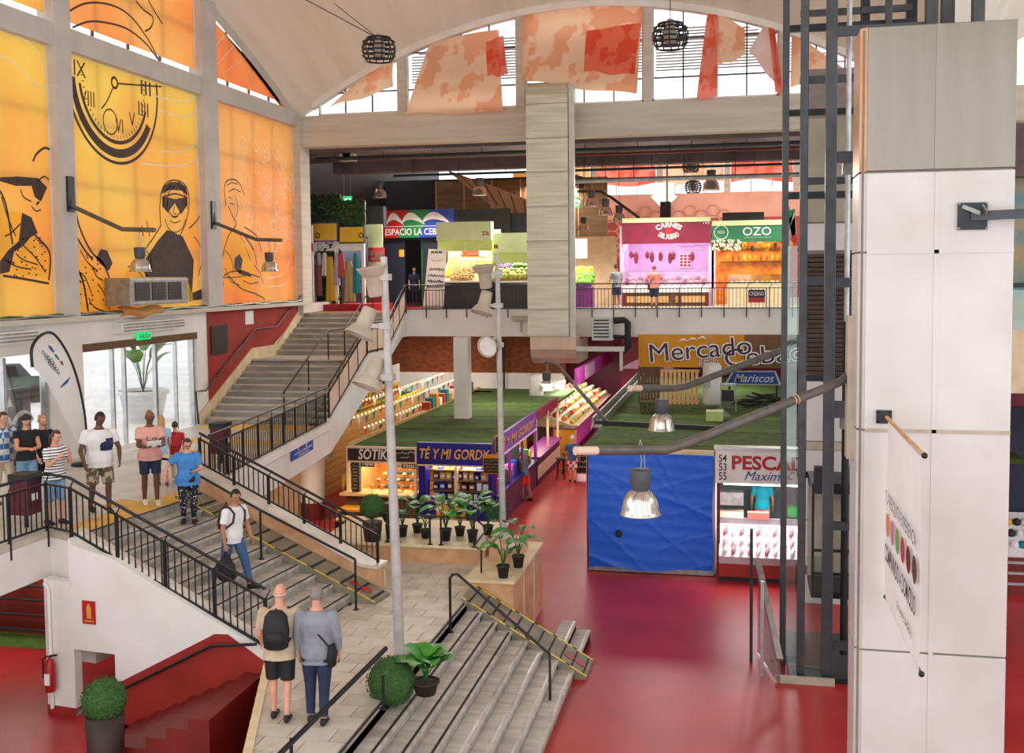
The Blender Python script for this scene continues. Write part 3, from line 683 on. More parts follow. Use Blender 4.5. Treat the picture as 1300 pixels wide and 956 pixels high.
strokes([[(0, 242), (8, 262), (16, 310)], [(44, 298), (60, 315), (64, 330), (62, 356)], [(4, 350), (30, 354), (62, 360)], [(50, 256), (46, 260)], [(64, 190), (56, 188), (46, 196), (42, 205)]], .08, 'print_dark', p0)
flat([(0, 260), (26, 272), (44, 302), (62, 330), (60, 354), (0, 346)], 'print_yellow', p0, 'print_shirt', x=XS-.003)
strokes([[(0, 72), (20, 82), (40, 104), (58, 110)], [(20, 45), (45, 62), (58, 100)]], .04, 'print_white', p0, 'print_swirl')
p2 = SHEETS[(2, 0)]
strokes([[(287, 262), (285, 240), (288, 230), (298, 228), (306, 236), (310, 248)], [(290, 262), (296, 276), (300, 285), (290, 300), (284, 320), (279, 345), (284, 362)], [(296, 290), (310, 300), (322, 318)], [(290, 350), (306, 366), (322, 372)], [(310, 288), (326, 300), (332, 320)], [(284, 350), (300, 344), (330, 352)], [(322, 372), (334, 378), (336, 382)]], .06, 'print_dark', p2)
flat([(298, 328), (304, 322), (308, 330), (306, 342), (316, 346), (320, 352), (304, 348), (297, 340)], 'print_dark', p2, 'print_patch')
flat([(281, 300), (296, 292), (318, 312), (324, 350), (318, 372), (290, 366), (280, 350)], 'print_yellow', p2, 'print_shirt', x=XS-.003)
for k in range(70):
    cx_ = 372-68*random.random()**1.5; cy_ = 165+random.random()*150; c_ = sight(cx_, cy_, X=XS); r_ = random.uniform(.1, .24); ring(p2, (c_.y, c_.z), r_, r_+.022, 0, R(360), 'print_white', name='print_petal')
strokes([[(336, 352), (356, 350), (368, 330), (370, 310)], [(340, 364), (362, 360), (373, 338)], [(276, 178), (280, 150), (286, 138)]], .035, 'print_white', p2, 'print_swirl')
# finer line work of the printed figures
strokes([[(207, 262), (210, 244), (218, 235)], [(212, 266), (214, 246), (222, 236)], [(232, 236), (237, 250), (238, 266)], [(226, 234), (234, 246), (236, 262)], [(216, 280), (222, 283), (229, 280)], [(218, 275), (226, 275)], [(222, 262), (220, 270), (224, 272)], [(209, 278), (214, 290), (222, 295), (231, 290), (236, 278)], [(246, 300), (254, 312), (256, 330), (252, 350)], [(162, 338), (172, 342), (182, 352)], [(166, 333), (178, 340), (187, 350)], [(186, 318), (192, 330), (190, 345)]], .045, 'print_dark', p1)
flat([(205, 246), (208, 236), (216, 231), (228, 231), (236, 237), (239, 248), (230, 242), (216, 241)], 'print_dark', p1, 'print_hair')
flat([(238, 356), (244, 372), (246, 384), (240, 384), (236, 366)], 'print_yellow', p1, 'print_highlight', XS+.003)
strokes([[(118, 338), (122, 350), (130, 356)], [(100, 345), (108, 352), (116, 372)], [(112, 378), (120, 390), (134, 396)], [(124, 360), (132, 372), (138, 388)], [(102, 318), (112, 334), (124, 344)]], .05, 'print_dark', p1)
for k in range(48):
    g = 2*math.pi*k/60 + R(182)
    if hc[1]+1.42*math.sin(g) < 12.95: MB().prism([V((XS-.001, hc[0]+r*math.cos(g+d), hc[1]+r*math.sin(g+d))) for r, d in ((1.36, -.008), (1.46, -.008), (1.46, .008), (1.36, .008))], (.002, 0, 0)).build('minute_mark', 'print_dark', p1)
strokes([[(20, 322), (30, 330), (48, 336)], [(30, 312), (44, 326), (58, 346)], [(6, 300), (14, 296), (26, 284)], [(8, 330), (20, 338), (40, 342)], [(40, 262), (46, 268), (52, 266)], [(26, 240), (30, 250), (40, 256)], [(2, 250), (10, 276), (20, 300)], [(48, 230), (56, 224), (62, 228)]], .05, 'print_dark', p0)
for k in range(40):
    x_, y_ = 14+random.random()*44, 300+random.random()*50; flat([(x_, y_), (x_+2.2, y_+.8), (x_+1.4, y_+2.6), (x_-.6, y_+1.6)], 'print_dark', p0, 'print_speck')
for k in range(30):
    x_, y_ = 98+random.random()*40, 320+random.random()*70; flat([(x_, y_), (x_+2.0, y_+1), (x_+1.2, y_+3), (x_-.5, y_+1.8)], 'print_dark', p1, 'print_speck', XS+.003)
strokes([[(288, 236), (294, 232), (302, 234)], [(290, 244), (297, 240), (306, 244)], [(290, 250), (294, 252)], [(292, 258), (297, 259)], [(299, 248), (302, 262), (300, 276)], [(286, 318), (294, 330), (296, 348)], [(304, 296), (310, 310), (318, 330)], [(312, 300), (322, 316), (326, 336)], [(286, 340), (292, 356), (304, 362)], [(308, 356), (318, 360), (328, 358)], [(322, 336), (330, 346), (334, 360)], [(282, 352), (300, 352), (318, 348)]], .045, 'print_dark', p2)
u1 = SHEETS[(1, 1)]
strokes([[(172, 0), (182, 12), (194, 22), (192, 34), (184, 40)], [(188, 0), (196, 14), (206, 30)], [(92, 35), (110, 28), (130, 28), (160, 36), (185, 55), (200, 75)], [(88, 14), (110, 4), (140, 6), (165, 20), (188, 50), (202, 78)]], .07, 'print_dark', u1)
u2 = SHEETS[(2, 1)]
strokes([[(270, 62), (290, 40)], [(276, 82), (300, 55)], [(285, 92), (316, 70)]], .04, 'print_white', u2, 'print_swirl')
# ------------------------------------------------------------------ high bay lamps
def lamp_proto(name, label):
    t = thing(name, label, 'lamp', (0, 0, 0), 'bell shaped hall lamps')
    MB().lathe([(0, .57), (.125, .57), (.135, .555), (.13, .37), (.115, .34), (.11, .3), (0, .3)], n=20).build('housing', 'lamp_grey', t)
    MB().lathe([(.08, .33), (.1, .31), (.16, .27), (.21, .19), (.235, .08), (.24, .02), (.26, .0), (.26, -.012), (.235, -.005), (.225, .06), (.2, .18), (.15, .26), (.08, .3)], n=28).build('reflector', 'reflector', t)
    MB().lathe([(0, -.0), (.23, .0)], n=24).build('lens', 'lens_white', t)
    MB().tube([(0, 0, .57), (.02, 0, .7), (-.02, 0, .82), (0, 0, .95)], .008, 5).tube([(.06, 0, .57), (.05, 0, .75), (.0, 0, .95)], .006, 5).build('hanger', 'galv', t)
    return t
LAMP = lamp_proto('hall_lamp', 'bell shaped lamp in front of the pocket watch sheet')
q = sight(178, 338, Y=23.0) - V((0, 0, .12)); LAMP.location = q
def wall_arm(y, px, label):
    t = thing('lamp_bracket', label, 'bracket', (-15.8, y, 9))
    pts = [sight(*p, Y=y) for p in px]
    MB().tube([V((-15.78, y, pts[0].z))] + pts, .055, 8).build('tube', 'lamp_tube', t)
    MB().box(-15.8, -15.74, y-.13, y+.13, pts[0].z-.55, pts[0].z+.3).build('wall_plate', 'dark_steel', t)
wall_arm(23.0, [(87, 240), (92, 262), (155, 291), (197, 292)], 'bent tube arm on the mullion between guitar sheet and watch sheet')
wall_arm(30.15, [(270, 268), (273, 283), (325, 304), (358, 305)], 'bent tube arm on the mullion nearer the gallery stairs')
copy_tree(LAMP, sight(342, 338, Y=30.15) - V((0, 0, .15)), label='bell shaped lamp in front of the thin lined sheet, beside the stairs')
# ------------------------------------------------------------------ air conditioner, cables and air curtains
t = thing('air_conditioner', 'grey three grille air conditioner box on the watch sheet', 'air conditioner', (-15.9, 26, 6.8))
y0, y1, z0, z1 = 24.65, 27.6, 6.83, 7.55
MB().box(-16.0, -15.3, y0, y1, z0, z1).build('casing', 'galv', t)
for k in range(3):
    a = y0+.25+(y1-y0-.5)*k/3; b = y0+.25+(y1-y0-.5)*(k+1)/3-.12
    g = MB().box(-15.3, -15.28, a, b, z0+.12, z1-.12).build('grille', 'dark_steel', t)
    for j in range(5): MB().box(-15.29, -15.27, a, b, z0+.16+j*.09, z0+.17+j*.09).build('slat', 'soffit', g)
for z in (z0+.04, z1-.08): MB().box(-15.3, -15.27, y0, y1, z, z+.05).build('rim', 'aluminium', t)
solo(MB().grid(lambda u, v: V((-15.85+.25*math.sin(v*3), 24.9+2*u, 6.78-.3*v+.05*math.sin(u*9))), 8, 3), 'cloth_flap', 'sheet_orange', 'orange cloth flap hanging below the air conditioner box', 'cloth')
for k, (m, lab) in enumerate((('cable_black', 'black cable lying along the sill of the window wall'), ('cable_green', 'green cable lying in loops along the sill of the window wall'), ('galv', 'grey conduit running along the sill of the window wall'))):
    solo(MB().tube([V((-15.9+.05*k+.03*math.sin(j*1.7+k), 16+j*.8, 6.66+.03*math.sin(j*2.3+k*2))) for j in range(27)], .03, 6), 'sill_cable', m, lab, 'cable')
for i, (a, b, lab) in enumerate(((18.3, 21.6, 'long white air curtain box over the shop window'), (24.9, 28.2, 'long white air curtain box over the sliding door'))):
    t = thing('air_curtain', lab, 'heater', (-15.95, (a+b)/2, 6.0))
    MB().box(-16.0, -15.72, a, b, 6.1, 6.38).build('casing', 'white_paint', t)
    for j in range(3): MB().box(-15.72, -15.7, a+.1, b-.1, 6.14+.08*j, 6.18+.08*j).build('slat', 'galv', t)
# ------------------------------------------------------------------ sliding door and shop window
dr = struct(MB().box(-16.12, -16.1, 23.65, 29.25, 3.1, 5.72), 'door_1', GLASS)
for y, w in ((23.63, .1), (25.0, .07), (25.55, .07), (27.1, .12), (28.2, .05), (29.2, .1)): struct(MB().box(-16.16, -16.05, y-w/2, y+w/2, 3.1, 5.72), 'door_frame', 'aluminium', dr)
struct(MB().box(-16.2, -15.97, 23.6, 29.3, 5.7, 5.9), 'door_header', 'wood_dark', dr)
s = solo(MB().box(-15.96, -15.9, 25.95, 26.6, 5.86, 6.06), 'exit_sign', 'exit_green', 'small green SALIDA exit sign above the sliding door', 'sign')
text('SALIDA', (-15.89, 26.0, 5.9), (0, 1, 0), .55, .12, 'black_letter', s, bold=.01)
wn = struct(MB().box(-16.12, -16.1, 18.05, 22.25, 3.1, 5.78), 'window_30', GLASS)
for y in (18.05, 20.2, 20.75, 22.2): struct(MB().box(-16.16, -16.04, y-.05, y+.05, 3.1, 5.78), 'window_frame', 'aluminium', wn)
b = thing('menu_board', 'dark grey cafe board with white drop emblem in the shop window', 'sign', (-16.3, 21.4, 3.06))
MB().box(-16.5, -16.42, 20.85, 22.1, 3.06, 5.0).build('panel', 'cafe_grey', b)
MB().box(-16.42, -16.4, 20.9, 22.05, 3.1, 4.1).build('lower_panel', 'black_strip', b)
ring(b, (21.35, 4.55), 0, .16, 0, R(360), 'white_letter', name='emblem', x=-16.41)
MB().prism([(-16.41, 21.25, 4.6), (-16.41, 21.45, 4.6), (-16.41, 21.35, 4.85)], (.004, 0, 0)).build('emblem', 'white_letter', b)
ring(b, (21.05, 4.05), .3, .42, R(20), R(160), 'white_letter', name='emblem', x=-16.405); ring(b, (21.8, 4.05), .3, .42, R(20), R(160), 'white_letter', name='emblem', x=-16.405)
scribble((-16.39, 20.95, 3.6), (0, 1, 0), .9, .2, 'chalk', b)
# notice board and paper on the red wall
solo(MB().box(-15.96, -15.92, 30.1, 31.15, 5.15, 6.05), 'notice_board', 'charcoal', 'dark notice board on the red wall beside the door', 'board')
solo(MB().box(-15.97, -15.95, 32.5, 33.1, 5.98, 6.42), 'paper_notice', 'paper', 'white paper sheet high on the red wall', 'paper')
# feather flag
FX = -15.2
ft = thing('feather_flag', 'white feather flag with blue green and red arcs by the entrance', 'flag', sight(106, 590, Z=3.1))
fpx = curve([(41, 466), (40, 444), (48, 429), (61.5, 422), (73, 429), (88, 454), (99.6, 488), (108, 532), (109, 566)], 4)
lpx = [(41, 466), (50, 474), (60, 487), (70, 505), (84, 535), (98, 562), (109, 566)]
poly = [sight(p[0], p[1], X=FX) for p in fpx] + [sight(p[0], p[1], X=FX) for p in reversed(lpx[1:-1])]
MB().add(poly, [tuple(range(len(poly)))]).build('cloth', 'flag_white', ft)
MB().tube([sight(p[0], p[1], X=FX) for p in fpx] + [V((FX, sight(109, 566, X=FX).y, 3.12))], .035, 6).build('pole', 'dark_steel', ft)
MB().lathe([(0, 0), (.35, 0), (.34, .05), (.05, .09)], (FX, sight(109, 566, X=FX).y, 3.1), 16).build('foot', 'black_metal', ft)
for (m, pts) in (('logo_blue', [(61, 438), (65, 440), (69, 446), (68, 448), (63, 443)]), ('logo_green', [(69, 449), (72, 450), (76, 457), (74, 457), (70, 453)]), ('red_letter', [(76, 458), (79, 458), (81, 464), (78, 463)]), ('blue_letter', [(76, 492), (83, 484), (90, 478), (86, 486), (78, 492)])):
    flat(pts, m, ft, 'logo', FX+.012)
for k in range(3):
    o = sight(52+4*k, 448+7*k, X=FX+.01); text(('mercado', 'de la', 'cebada')[k], o, (0, .8, -.6), .5, .13, 'lamp_grey', ft, up=(0, .6, .8), lift=.003)
# outside: planter, lamp post, pale building, parked car
def frond(mb, base, dirv, L, w, droop=.4, n=6):
    """one broad leaf: a folded blade along a bending midrib"""
    base = V(base); d = V(dirv).normalized(); side = d.cross(V((0, 0, 1)))
    if side.length < .05: side = V((1, 0, 0))
    side.normalize(); vs = []; fs = []
    for k in range(n+1):
        t = k/n; p = base + d*L*t + V((0, 0, -droop*L*t*t)); ww = w*math.sin(math.pi*min(1, .08+t*.92))**.8 * .5
        vs += [p - side*ww + V((0, 0, ww*.25)), p, p + side*ww + V((0, 0, ww*.25))]
    for k in range(n):
        a = 3*k; fs += [(a, a+1, a+4, a+3), (a+1, a+2, a+5, a+4)]
    mb.add(vs, fs, True)
def potted_plant(label, loc, leaves, L, w, stem, pot_r, pot_h, pot='pot_black', leafm='leaf', up=.7, droop=.45, group=None, seed=0):
    rnd = random.Random(seed); t = thing('potted_plant', label, 'plant', loc, group); x, y, z = loc
    MB().lathe([(0, 0), (pot_r*.72, 0), (pot_r, pot_h), (pot_r*1.06, pot_h), (pot_r*1.06, pot_h*.88), (pot_r*.92, pot_h*.9), (0, pot_h*.9)], loc, 16).build('pot', pot, t)
    MB().lathe([(0, pot_h*.92), (pot_r*.9, pot_h*.905)], loc, 12).build('soil', 'soil', t)
    for k in range(leaves):
        g = 2.4*k + rnd.random()*.5; el = up + rnd.uniform(-.25, .25); s = rnd.uniform(.75, 1.1)
        top = V((x+math.cos(g)*stem*.25, y+math.sin(g)*stem*.25, z+pot_h+stem*(.45+.55*(k+1)/leaves)))
        MB().tube([V((x, y, z+pot_h*.9)), (V((x, y, z+pot_h))+top)/2 + V((0, 0, stem*.1)), top], .008+.004*L, 5).build('stem', 'leaf_dark', t)
        mb = MB(); frond(mb, top, (math.cos(g)*math.cos(el), math.sin(g)*math.cos(el), math.sin(el)), L*s, w*s, droop); mb.build('leaf', leafm if rnd.random() < .7 else 'leaf_dark', t)
    return t
potted_plant('tall broad leaved plant in a big white tub behind the door glass', (-18.2, 29.9, 3.06), 11, 1.1, .5, 1.5, .75, 1.0, 'pot_white', 'leaf', .9, .35, seed=3)
bl = thing('street_building', 'pale building across the street behind the door glass', 'building', (-48, 30, 3.06))
MB().box(-52, -46, 0, 60, 3.06, 12).build('facade', 'pale_facade', bl)
for k in range(9):
    f = MB().box(-46, -45.95, 14+4*k, 15.6+4*k, 5.0, 8.5).build('window', 'cafe_grey', bl)
lp = thing('lamp_post', 'pale grey ribbed lamp post seen through the left door pane', 'lamp post', (-19.0, 27.2, 3.06))
MB().lathe([(.2, 0), (.2, .5), (.13, .6), (.12, 1.4), (.17, 1.45), (.11, 1.55), (.1, 3.2), (.15, 3.25), (.08, 3.35), (.08, 6)], (-19.0, 27.2, 3.06), 12).build('column', 'pale_facade', lp)
cr_ = thing('parked_car', 'dark parked car in the street beyond the sliding door', 'car', (-26, 33, 3.06))
MB().prism([(-26.8, 30.6, 3.35), (-26.8, 34.9, 3.35), (-26.8, 34.9, 3.95), (-26.8, 33.9, 4.05), (-26.8, 33.3, 4.55), (-26.8, 31.6, 4.6), (-26.8, 30.8, 4.0), (-26.8, 30.6, 3.9)], (1.7, 0, 0)).build('body', 'cafe_grey', cr_)
for y in (31.4, 34.1): MB().lathe([(0, -.1), (.32, -.1), (.32, .1), (0, .1)], (-25.1, y, 3.38), 14, (1, 0, 0)).build('wheel', 'black_strip', cr_)
MB().prism([(-25.09, 31.7, 4.1), (-25.09, 33.2, 4.1), (-25.09, 33.0, 4.5), (-25.09, 31.8, 4.5)], (.02, 0, 0)).build('side_window', 'black_strip', cr_)
# torn printed cloths in the front arch
def cloth(px4, y, nu, nv, m, label, amp=.12, notch=0):
    c = [sight(*p, Y=y) for p in px4]   # top left, top right, bottom right, bottom left
    def fn(u, v):
        p = (c[3]*(1-u)+c[2]*u)*(1-v) + (c[0]*(1-u)+c[1]*u)*v
        p = p + V((0, -.06-amp*(.5+.5*math.sin(7*u+3*v)), .1*math.sin(9*u)*(1-v)*amp*4)); p.z = min(p.z, vault(p.x, 37)-.25); return p
    return solo(MB().grid(fn, nu, nv), 'torn_cloth', m, label, 'cloth', 'torn printed cloths in the front arch')
c1 = cloth([(548, 52), (634, 38), (640, 143), (516, 146)], 36.9, 14, 8, 'torn_peach', 'torn peach printed cloth sagging in the second arch window')
cloth([(618, 54), (640, 46), (646, 96), (620, 98)], 36.8, 6, 6, 'torn_red', 'small red cloth end hanging beside the torn peach cloth')
cloth([(666, 6), (817, 1), (809, 121), (664, 104)], 36.9, 16, 8, 'torn_peach', 'big pale peach printed cloth filling the middle arch window')
cloth([(745, 40), (814, 30), (806, 96), (742, 92)], 36.75, 8, 6, 'torn_red', 'red printed part hanging over the right of the big peach cloth')
cloth([(899, 9), (912, 10), (911, 124), (884, 128)], 36.85, 6, 8, 'torn_red', 'narrow twisted red cloth hanging in the fourth arch window')
cloth([(905, 12), (946, 38), (946, 72), (912, 85)], 36.8, 6, 6, 'torn_peach', 'short peach cloth piece beside the twisted red cloth')
cloth([(972, 30), (980, 32), (992, 116), (950, 66)], 36.85, 6, 6, 'torn_pale', 'pale pink cloth drooping at the right end of the fourth arch window')
cloth([(975, 30), (984, 40), (994, 120), (984, 118)], 36.75, 4, 6, 'torn_red', 'thin red cloth strand on the mullion of the fourth arch window')
cloth([(470, 92), (500, 76), (501, 112), (418, 138)], 36.9, 8, 6, 'torn_peach', 'faded orange cloth in the small corner arch window')
cloth([(1005, 42), (1030, 58), (1085, 100), (1003, 112)], 36.9, 8, 6, 'torn_peach', 'faded orange cloth in the arch window behind the lift frame')
# cage lanterns hung under the vault
def cage(label, loc, r, cables):
    t = thing('cage_lantern', label, 'lamp', loc, 'round cage lanterns'); x, y, z = loc
    for k, (rr, zz) in enumerate(((.7, .72), (.95, .48), (1.0, .22), (1.0, -.06), (.97, -.34), (.8, -.6))):
        MB().tube([V((x+r*rr*math.cos(g*math.pi/10), y+r*rr*math.sin(g*math.pi/10), z+r*zz)) for g in range(21)], .03*r/.55, 6).build('hoop', 'black_metal', t)
    for k in range(12):
        g = k*math.pi/6; MB().tube([V((x+r*a*math.cos(g), y+r*a*math.sin(g), z+r*b)) for a, b in ((.25, .85), (.7, .72), (1.0, .22), (1.0, -.06), (.8, -.6))], .022*r/.55, 5).build('rib', 'black_metal', t)
    MB().lathe([(0, -.4*r), (.35*r, -.4*r), (.38*r, .3*r), (.2*r, .7*r), (.18*r, 1.0*r), (0, 1.02*r)], loc, 12).build('lamp_body', 'beige_lamp', t)
    for c in cables: MB().tube([V((x, y, z+.7*r)), V(c)], .012, 5).build('cable', 'black_metal', t)
    return t
cage('round black cage lantern hanging at the left of the vault', tuple(sight(481, 64, Y=26)), .42, [sight(385, -2, Y=24), sight(425, 5, Y=29)])
cage('round black cage lantern hanging before the fourth arch window', tuple(sight(851, 47, Y=26)), .42, [(sight(851, 20, Y=26)+V((0, 0, 3)))])
# ------------------------------------------------------------------ gallery: shops behind the railing
def S(px, py, Y): return sight(px, py, Y=Y)
def panel(px0, py0, px1, py1, Y, d=.06):
    """upright board facing the hall: box spanning two sighted corners"""
    a, b = S(px0, py0, Y), S(px1, py1, Y)
    return MB().box(min(a.x, b.x), max(a.x, b.x), Y, Y+d, min(a.z, b.z), max(a.z, b.z))
def word(s, px0, py0, px1, py1, Y, m, par, **k):
    """lettering whose lower left is px0,py1 and upper right px1,py0 on the plane Y"""
    a, b = S(px0, py1, Y), S(px1, py0, Y); return text(s, a, (1, 0, 0), b.x-a.x, b.z-a.z, m, par, **k)
# leafy hedge panels
ROWN = random.Random(5)
def leafy(mb, x0, x1, y, z0, z1, n, s=.09):
    for k in range(n):
        c = V((ROWN.uniform(x0, x1), y-ROWN.random()*.12, ROWN.uniform(z0, z1))); a = V((ROWN.uniform(-1, 1), -.4, ROWN.uniform(-1, 1))).normalized()*s; b = V((-a.z, ROWN.uniform(-.05, .05), a.x))*.5
        mb.add([c-a, c+b, c+a, c-b], [(0, 1, 2, 3)])
for i, (p0, p1, lab) in enumerate((((383, 246), (432, 335), 'tall hedge panel of dark leaves left of the clothes shop'), ((432, 254), (463, 287), 'hedge panel of dark leaves above the yellow shop signs'))):
    a, b = S(p0[0], p1[1], 40.4), S(p1[0], p0[1], 40.4); t = thing('hedge_panel', lab, 'hedge', (a.x, 40.4, a.z))
    if i == 0: a.z = 6.45
    MB().box(a.x, b.x, 40.4, 40.5, a.z, b.z).build('backing', 'charcoal', t)
    for m in ('hedge_panel', 'leaf_dark'):
        mb = MB(); leafy(mb, a.x, b.x, 40.38, a.z, b.z, 500 if i == 0 else 260); o = mb.build('leaves', m, t); o['kind'] = 'stuff'
# clothes shop
SY = 40.3
sh = thing('clothes_shop', 'white framed clothes shop with two yellow signs at the stair head', 'shop', (-15.8, SY, 6.45))
for p, fr in (((397, 283, 428.5, 306.5), 'violet_frame'), ((430, 287, 462.5, 308.5), 'charcoal')):
    f = panel(p[0], p[1], p[2], p[3], SY-.15, .2).build('sign_box', fr, sh)
    g = panel(p[0]+1.2, p[1]+1.5, p[2]-1.2, p[3]-1.5, SY-.17, .02).build('sign_face', 'sign_yellow', f)
    c = S(403 if fr == 'violet_frame' else 458, 299, SY-.2); ringm = MB()
    for k in range(24):
        g0, g1 = 2*math.pi*k/24, 2*math.pi*(k+1)/24
        ringm.add([(c.x+r*math.cos(g), SY-.185, c.z+r*math.sin(g)) for r, g in ((.07, g0), (.11, g0), (.11, g1), (.07, g1))], [(0, 1, 2, 3)])
    ringm.build('emblem', 'black_letter', f)
for px in (397, 425.5, 459.5): 
    a = S(px, 310, SY); MB().box(a.x-.02, a.x+.1, SY-.05, SY+.08, 6.45, a.z).build('frame_post', 'white_paint', sh)
panel(397, 307, 462, 318, SY, .1).build('shutter_box', 'sign_white', sh)
a = S(397, 380, SY+1.6); b = S(466, 300, SY+1.6); MB().box(a.x, b.x, SY+1.6, SY+1.7, 6.45, b.z).build('back_wall', 'navy_wall', sh)
MB().box(S(397, 380, SY).x-.1, S(397, 380, SY).x, SY, SY+1.6, 6.45, 9.2).build('side_wall', 'white_paint', sh)
area_light('clothes_shop_light', (-15.8, SY+.8, 9.1), 1.6, 110, (1, .93, .82), (0, 0, 0))
def garment(px, py0, py1, wpx, m, label, Y=SY-.12, flare=1.25, cat='dress'):
    a, b = S(px, py0, Y), S(px, py1, Y); w = wpx*Y/1345*.5; t = thing('hanging_dress', label, cat, (a.x, Y, b.z))
    def fn(u, v):
        ww = w*(.55+.25*min(1, v*6)+(flare-.8)*v); g = 2*math.pi*u
        return V((a.x+ww*math.cos(g), Y+.09*math.sin(g)+.03*math.sin(6*g)*v, a.z+(b.z-a.z)*v))
    MB().grid(fn, 28, 8).build('cloth', m, t)
    MB().tube([(a.x-w*.6, Y, a.z-.02), (a.x, Y, a.z+.08), (a.x+w*.6, Y, a.z-.02)], .012, 5).build('hanger', 'galv', t)
for m, c in (('mauve', '#8E5A58'), ('floral', '#D9B23A'), ('sand', '#B7A26D'), ('teal', '#1F8A97'), ('coral', '#C4574E'), ('cream_cloth', '#E8DCC4'), ('lilac_cloth', '#B9B2C8')): mat('cloth_'+m, c, None, 14 if m == 'floral' else 5, .8)
for g in ((403, 322, 376, 11, 'cloth_mauve', 'long mauve dress hanging at the left shop post'), (419, 326, 382, 12, 'cloth_floral', 'long yellow flowered dress hanging in the shop window'), (404, 321, 336, 9, 'cloth_lilac_cloth', 'short lilac top over the mauve dress'), (433, 322, 352, 9, 'cloth_coral', 'short coral blouse hanging in the right shop opening'),
          (443, 332, 383, 13, 'cloth_sand', 'long sand coloured dress on the shop dummy'), (452, 322, 372, 9, 'cloth_teal', 'teal scarf hanging at the right shop post'), (412, 321, 350, 8, 'cloth_cream_cloth', 'cream blouse between mauve and flowered dresses'), (427, 324, 362, 7, 'cloth_lilac_cloth', 'pale lilac dress behind the shop post')):
    garment(*g)
# fire extinguisher and alarm box on the corner pilaster
def extinguisher(label, loc, h=.55):
    t = thing('fire_extinguisher', label, 'extinguisher', loc); x, y, z = loc
    MB().lathe([(0, 0), (.085, 0), (.09, .03), (.09, h*.72), (.06, h*.82), (.03, h*.86), (.03, h*.92), (0, h*.92)], loc, 16).build('cylinder', 'red_steel', t)
    MB().bar((x, y, z+h*.93), (x+.14, y, z+h*.97), .03, .03).build('handle', 'black_metal', t)
    MB().tube([(x-.03, y, z+h*.93), (x-.12, y-.02, z+h*.85), (x-.12, y-.02, z+h*.35)], .014, 6).build('hose', 'black_metal', t)
    MB().box(x-.05, x+.05, y-.095, y-.085, z+h*.2, z+h*.5).build('label_patch', 'paper', t)
    return t
struct(MB().box(S(388.5, 300, 39.5).x, S(396, 300, 39.5).x, 39.5, 39.65, 6.2, 9.6), 'trim_14', 'white_paint')
extinguisher('small red fire extinguisher hung beside the mauve dress', tuple(S(390.5, 352, 39.4)), .62)
solo(panel(391, 309, 397, 319, 39.44, .06), 'alarm_sign', 'sign_red', 'small red alarm sign left of the clothes shop', 'sign')
# tan menu board, red poster
mbd = panel(463, 285, 486, 332, 42.5, .05)
for v in mbd.v:
    if v.z < 8.5: v.z = 6.2
solo(mbd, 'menu_board', 'sign_pale_green', 'tall pale menu board between the clothes shop and the big sign', 'board')
solo(panel(460.5, 262, 487, 287, 42.6, .4), 'dark_box', 'charcoal', 'dark box sign tilted over the pale menu board', 'box')
ps = solo(panel(463, 314.5, 488, 332, 42.44, .06), 'poster', 'sign_red', 'red poster with pale shapes behind the upper floodlight', 'poster')
for p in ((466, 318, 474, 324), (476, 321, 486, 327), (470, 327, 481, 330)): panel(*p, 42.43, .01).build('printed_shape', 'torn_pale', ps)
solo(panel(470, 372, 488, 388, 42.0, .5), 'shop_crate', 'dark_red', 'dark red crate beside the shop at the stair head', 'crate')
# big sign ESPACIO LA CEBADA
EY = 44.5
nv = thing('dark_blue_wall', 'dark blue hall front with an open doorway under the ESPACIO sign', 'wall', (-13, EY+.2, 6.2))
a, b, c, d, e = (S(px, 300, EY+.2).x for px in (487, 513, 536, 668, 460)); zt = S(500, 300, EY).z; zd = S(520, 304, EY).z
MB().box(a, b, EY+.2, EY+.4, 6.2, zt+.9).box(c, d, EY+.2, EY+.4, 6.2, zt+.9).box(b, c, EY+.2, EY+.4, zd, zt+.9).build('front', 'navy_wall', nv)
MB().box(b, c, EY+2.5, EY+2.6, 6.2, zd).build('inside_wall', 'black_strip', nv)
MB().box(c-.12, c-.02, EY+.4, EY+2.4, 6.2, zd).build('green_panel', 'logo_green', nv)
panel(577, 266, 648, 300, EY, .15).build('dark_fascia', 'charcoal', nv)
panel(506.5, 317, 513, 326, EY+.15, .03).build('yellow_notice', 'sign_yellow', nv)
es = thing('hall_sign', 'ESPACIO LA CEBADA sign of red, green and blue arches', 'sign', tuple(S(487, 301.5, EY)))
x0, x1 = S(487, 290, EY).x, S(577, 290, EY).x; z0, z1 = S(530, 301.5, EY).z, S(530, 266.5, EY).z; w = (x1-x0); H_ = z1-z0
sl = .55*H_
for k, m in enumerate(('sign_red', 'logo_green', 'logo_blue')):
    l0 = x0 + w*(0, .2, .5)[k]; r0 = x0 + w*(.2, .5, 1)[k]; l1 = x0 + (w*(0, .36, .66)[k]); r1 = x0 + (w*(.36, .66, 1)[k])
    MB().prism([(l0, EY-.05, z0), (r0, EY-.05, z0), (r1, EY-.05, z1), (l1, EY-.05, z1)], (0, .08, 0)).build('colour_field', m, es)
    ax0 = x0 + w*(.05, .26, .55)[k]; aw = w*(.25, .34, .42)[k]; mb = MB(); n = 14
    ar = lambda t, q: (ax0 + aw*t, EY-.062, z0 + H_*(.45 + q*math.sin(math.pi*min(1, .06+t**.8*.94))))
    for j in range(n): mb.add([ar(j/n, .2), ar((j+1)/n, .2), ar((j+1)/n, .46), ar(j/n, .46)], [(0, 1, 2, 3)])
    mb.build('white_arch', 'white_letter', es)
MB().box(x0, x1, EY-.06, EY-.05, z0+H_*.4, z0+H_*.42).build('white_line', 'white_letter', es)
text('ESPACIO LA CEBADA', (x0+w*.03, EY-.06, z0+H_*.09), (1, 0, 0), w*.93, H_*.24, 'white_letter', es, bold=.012)
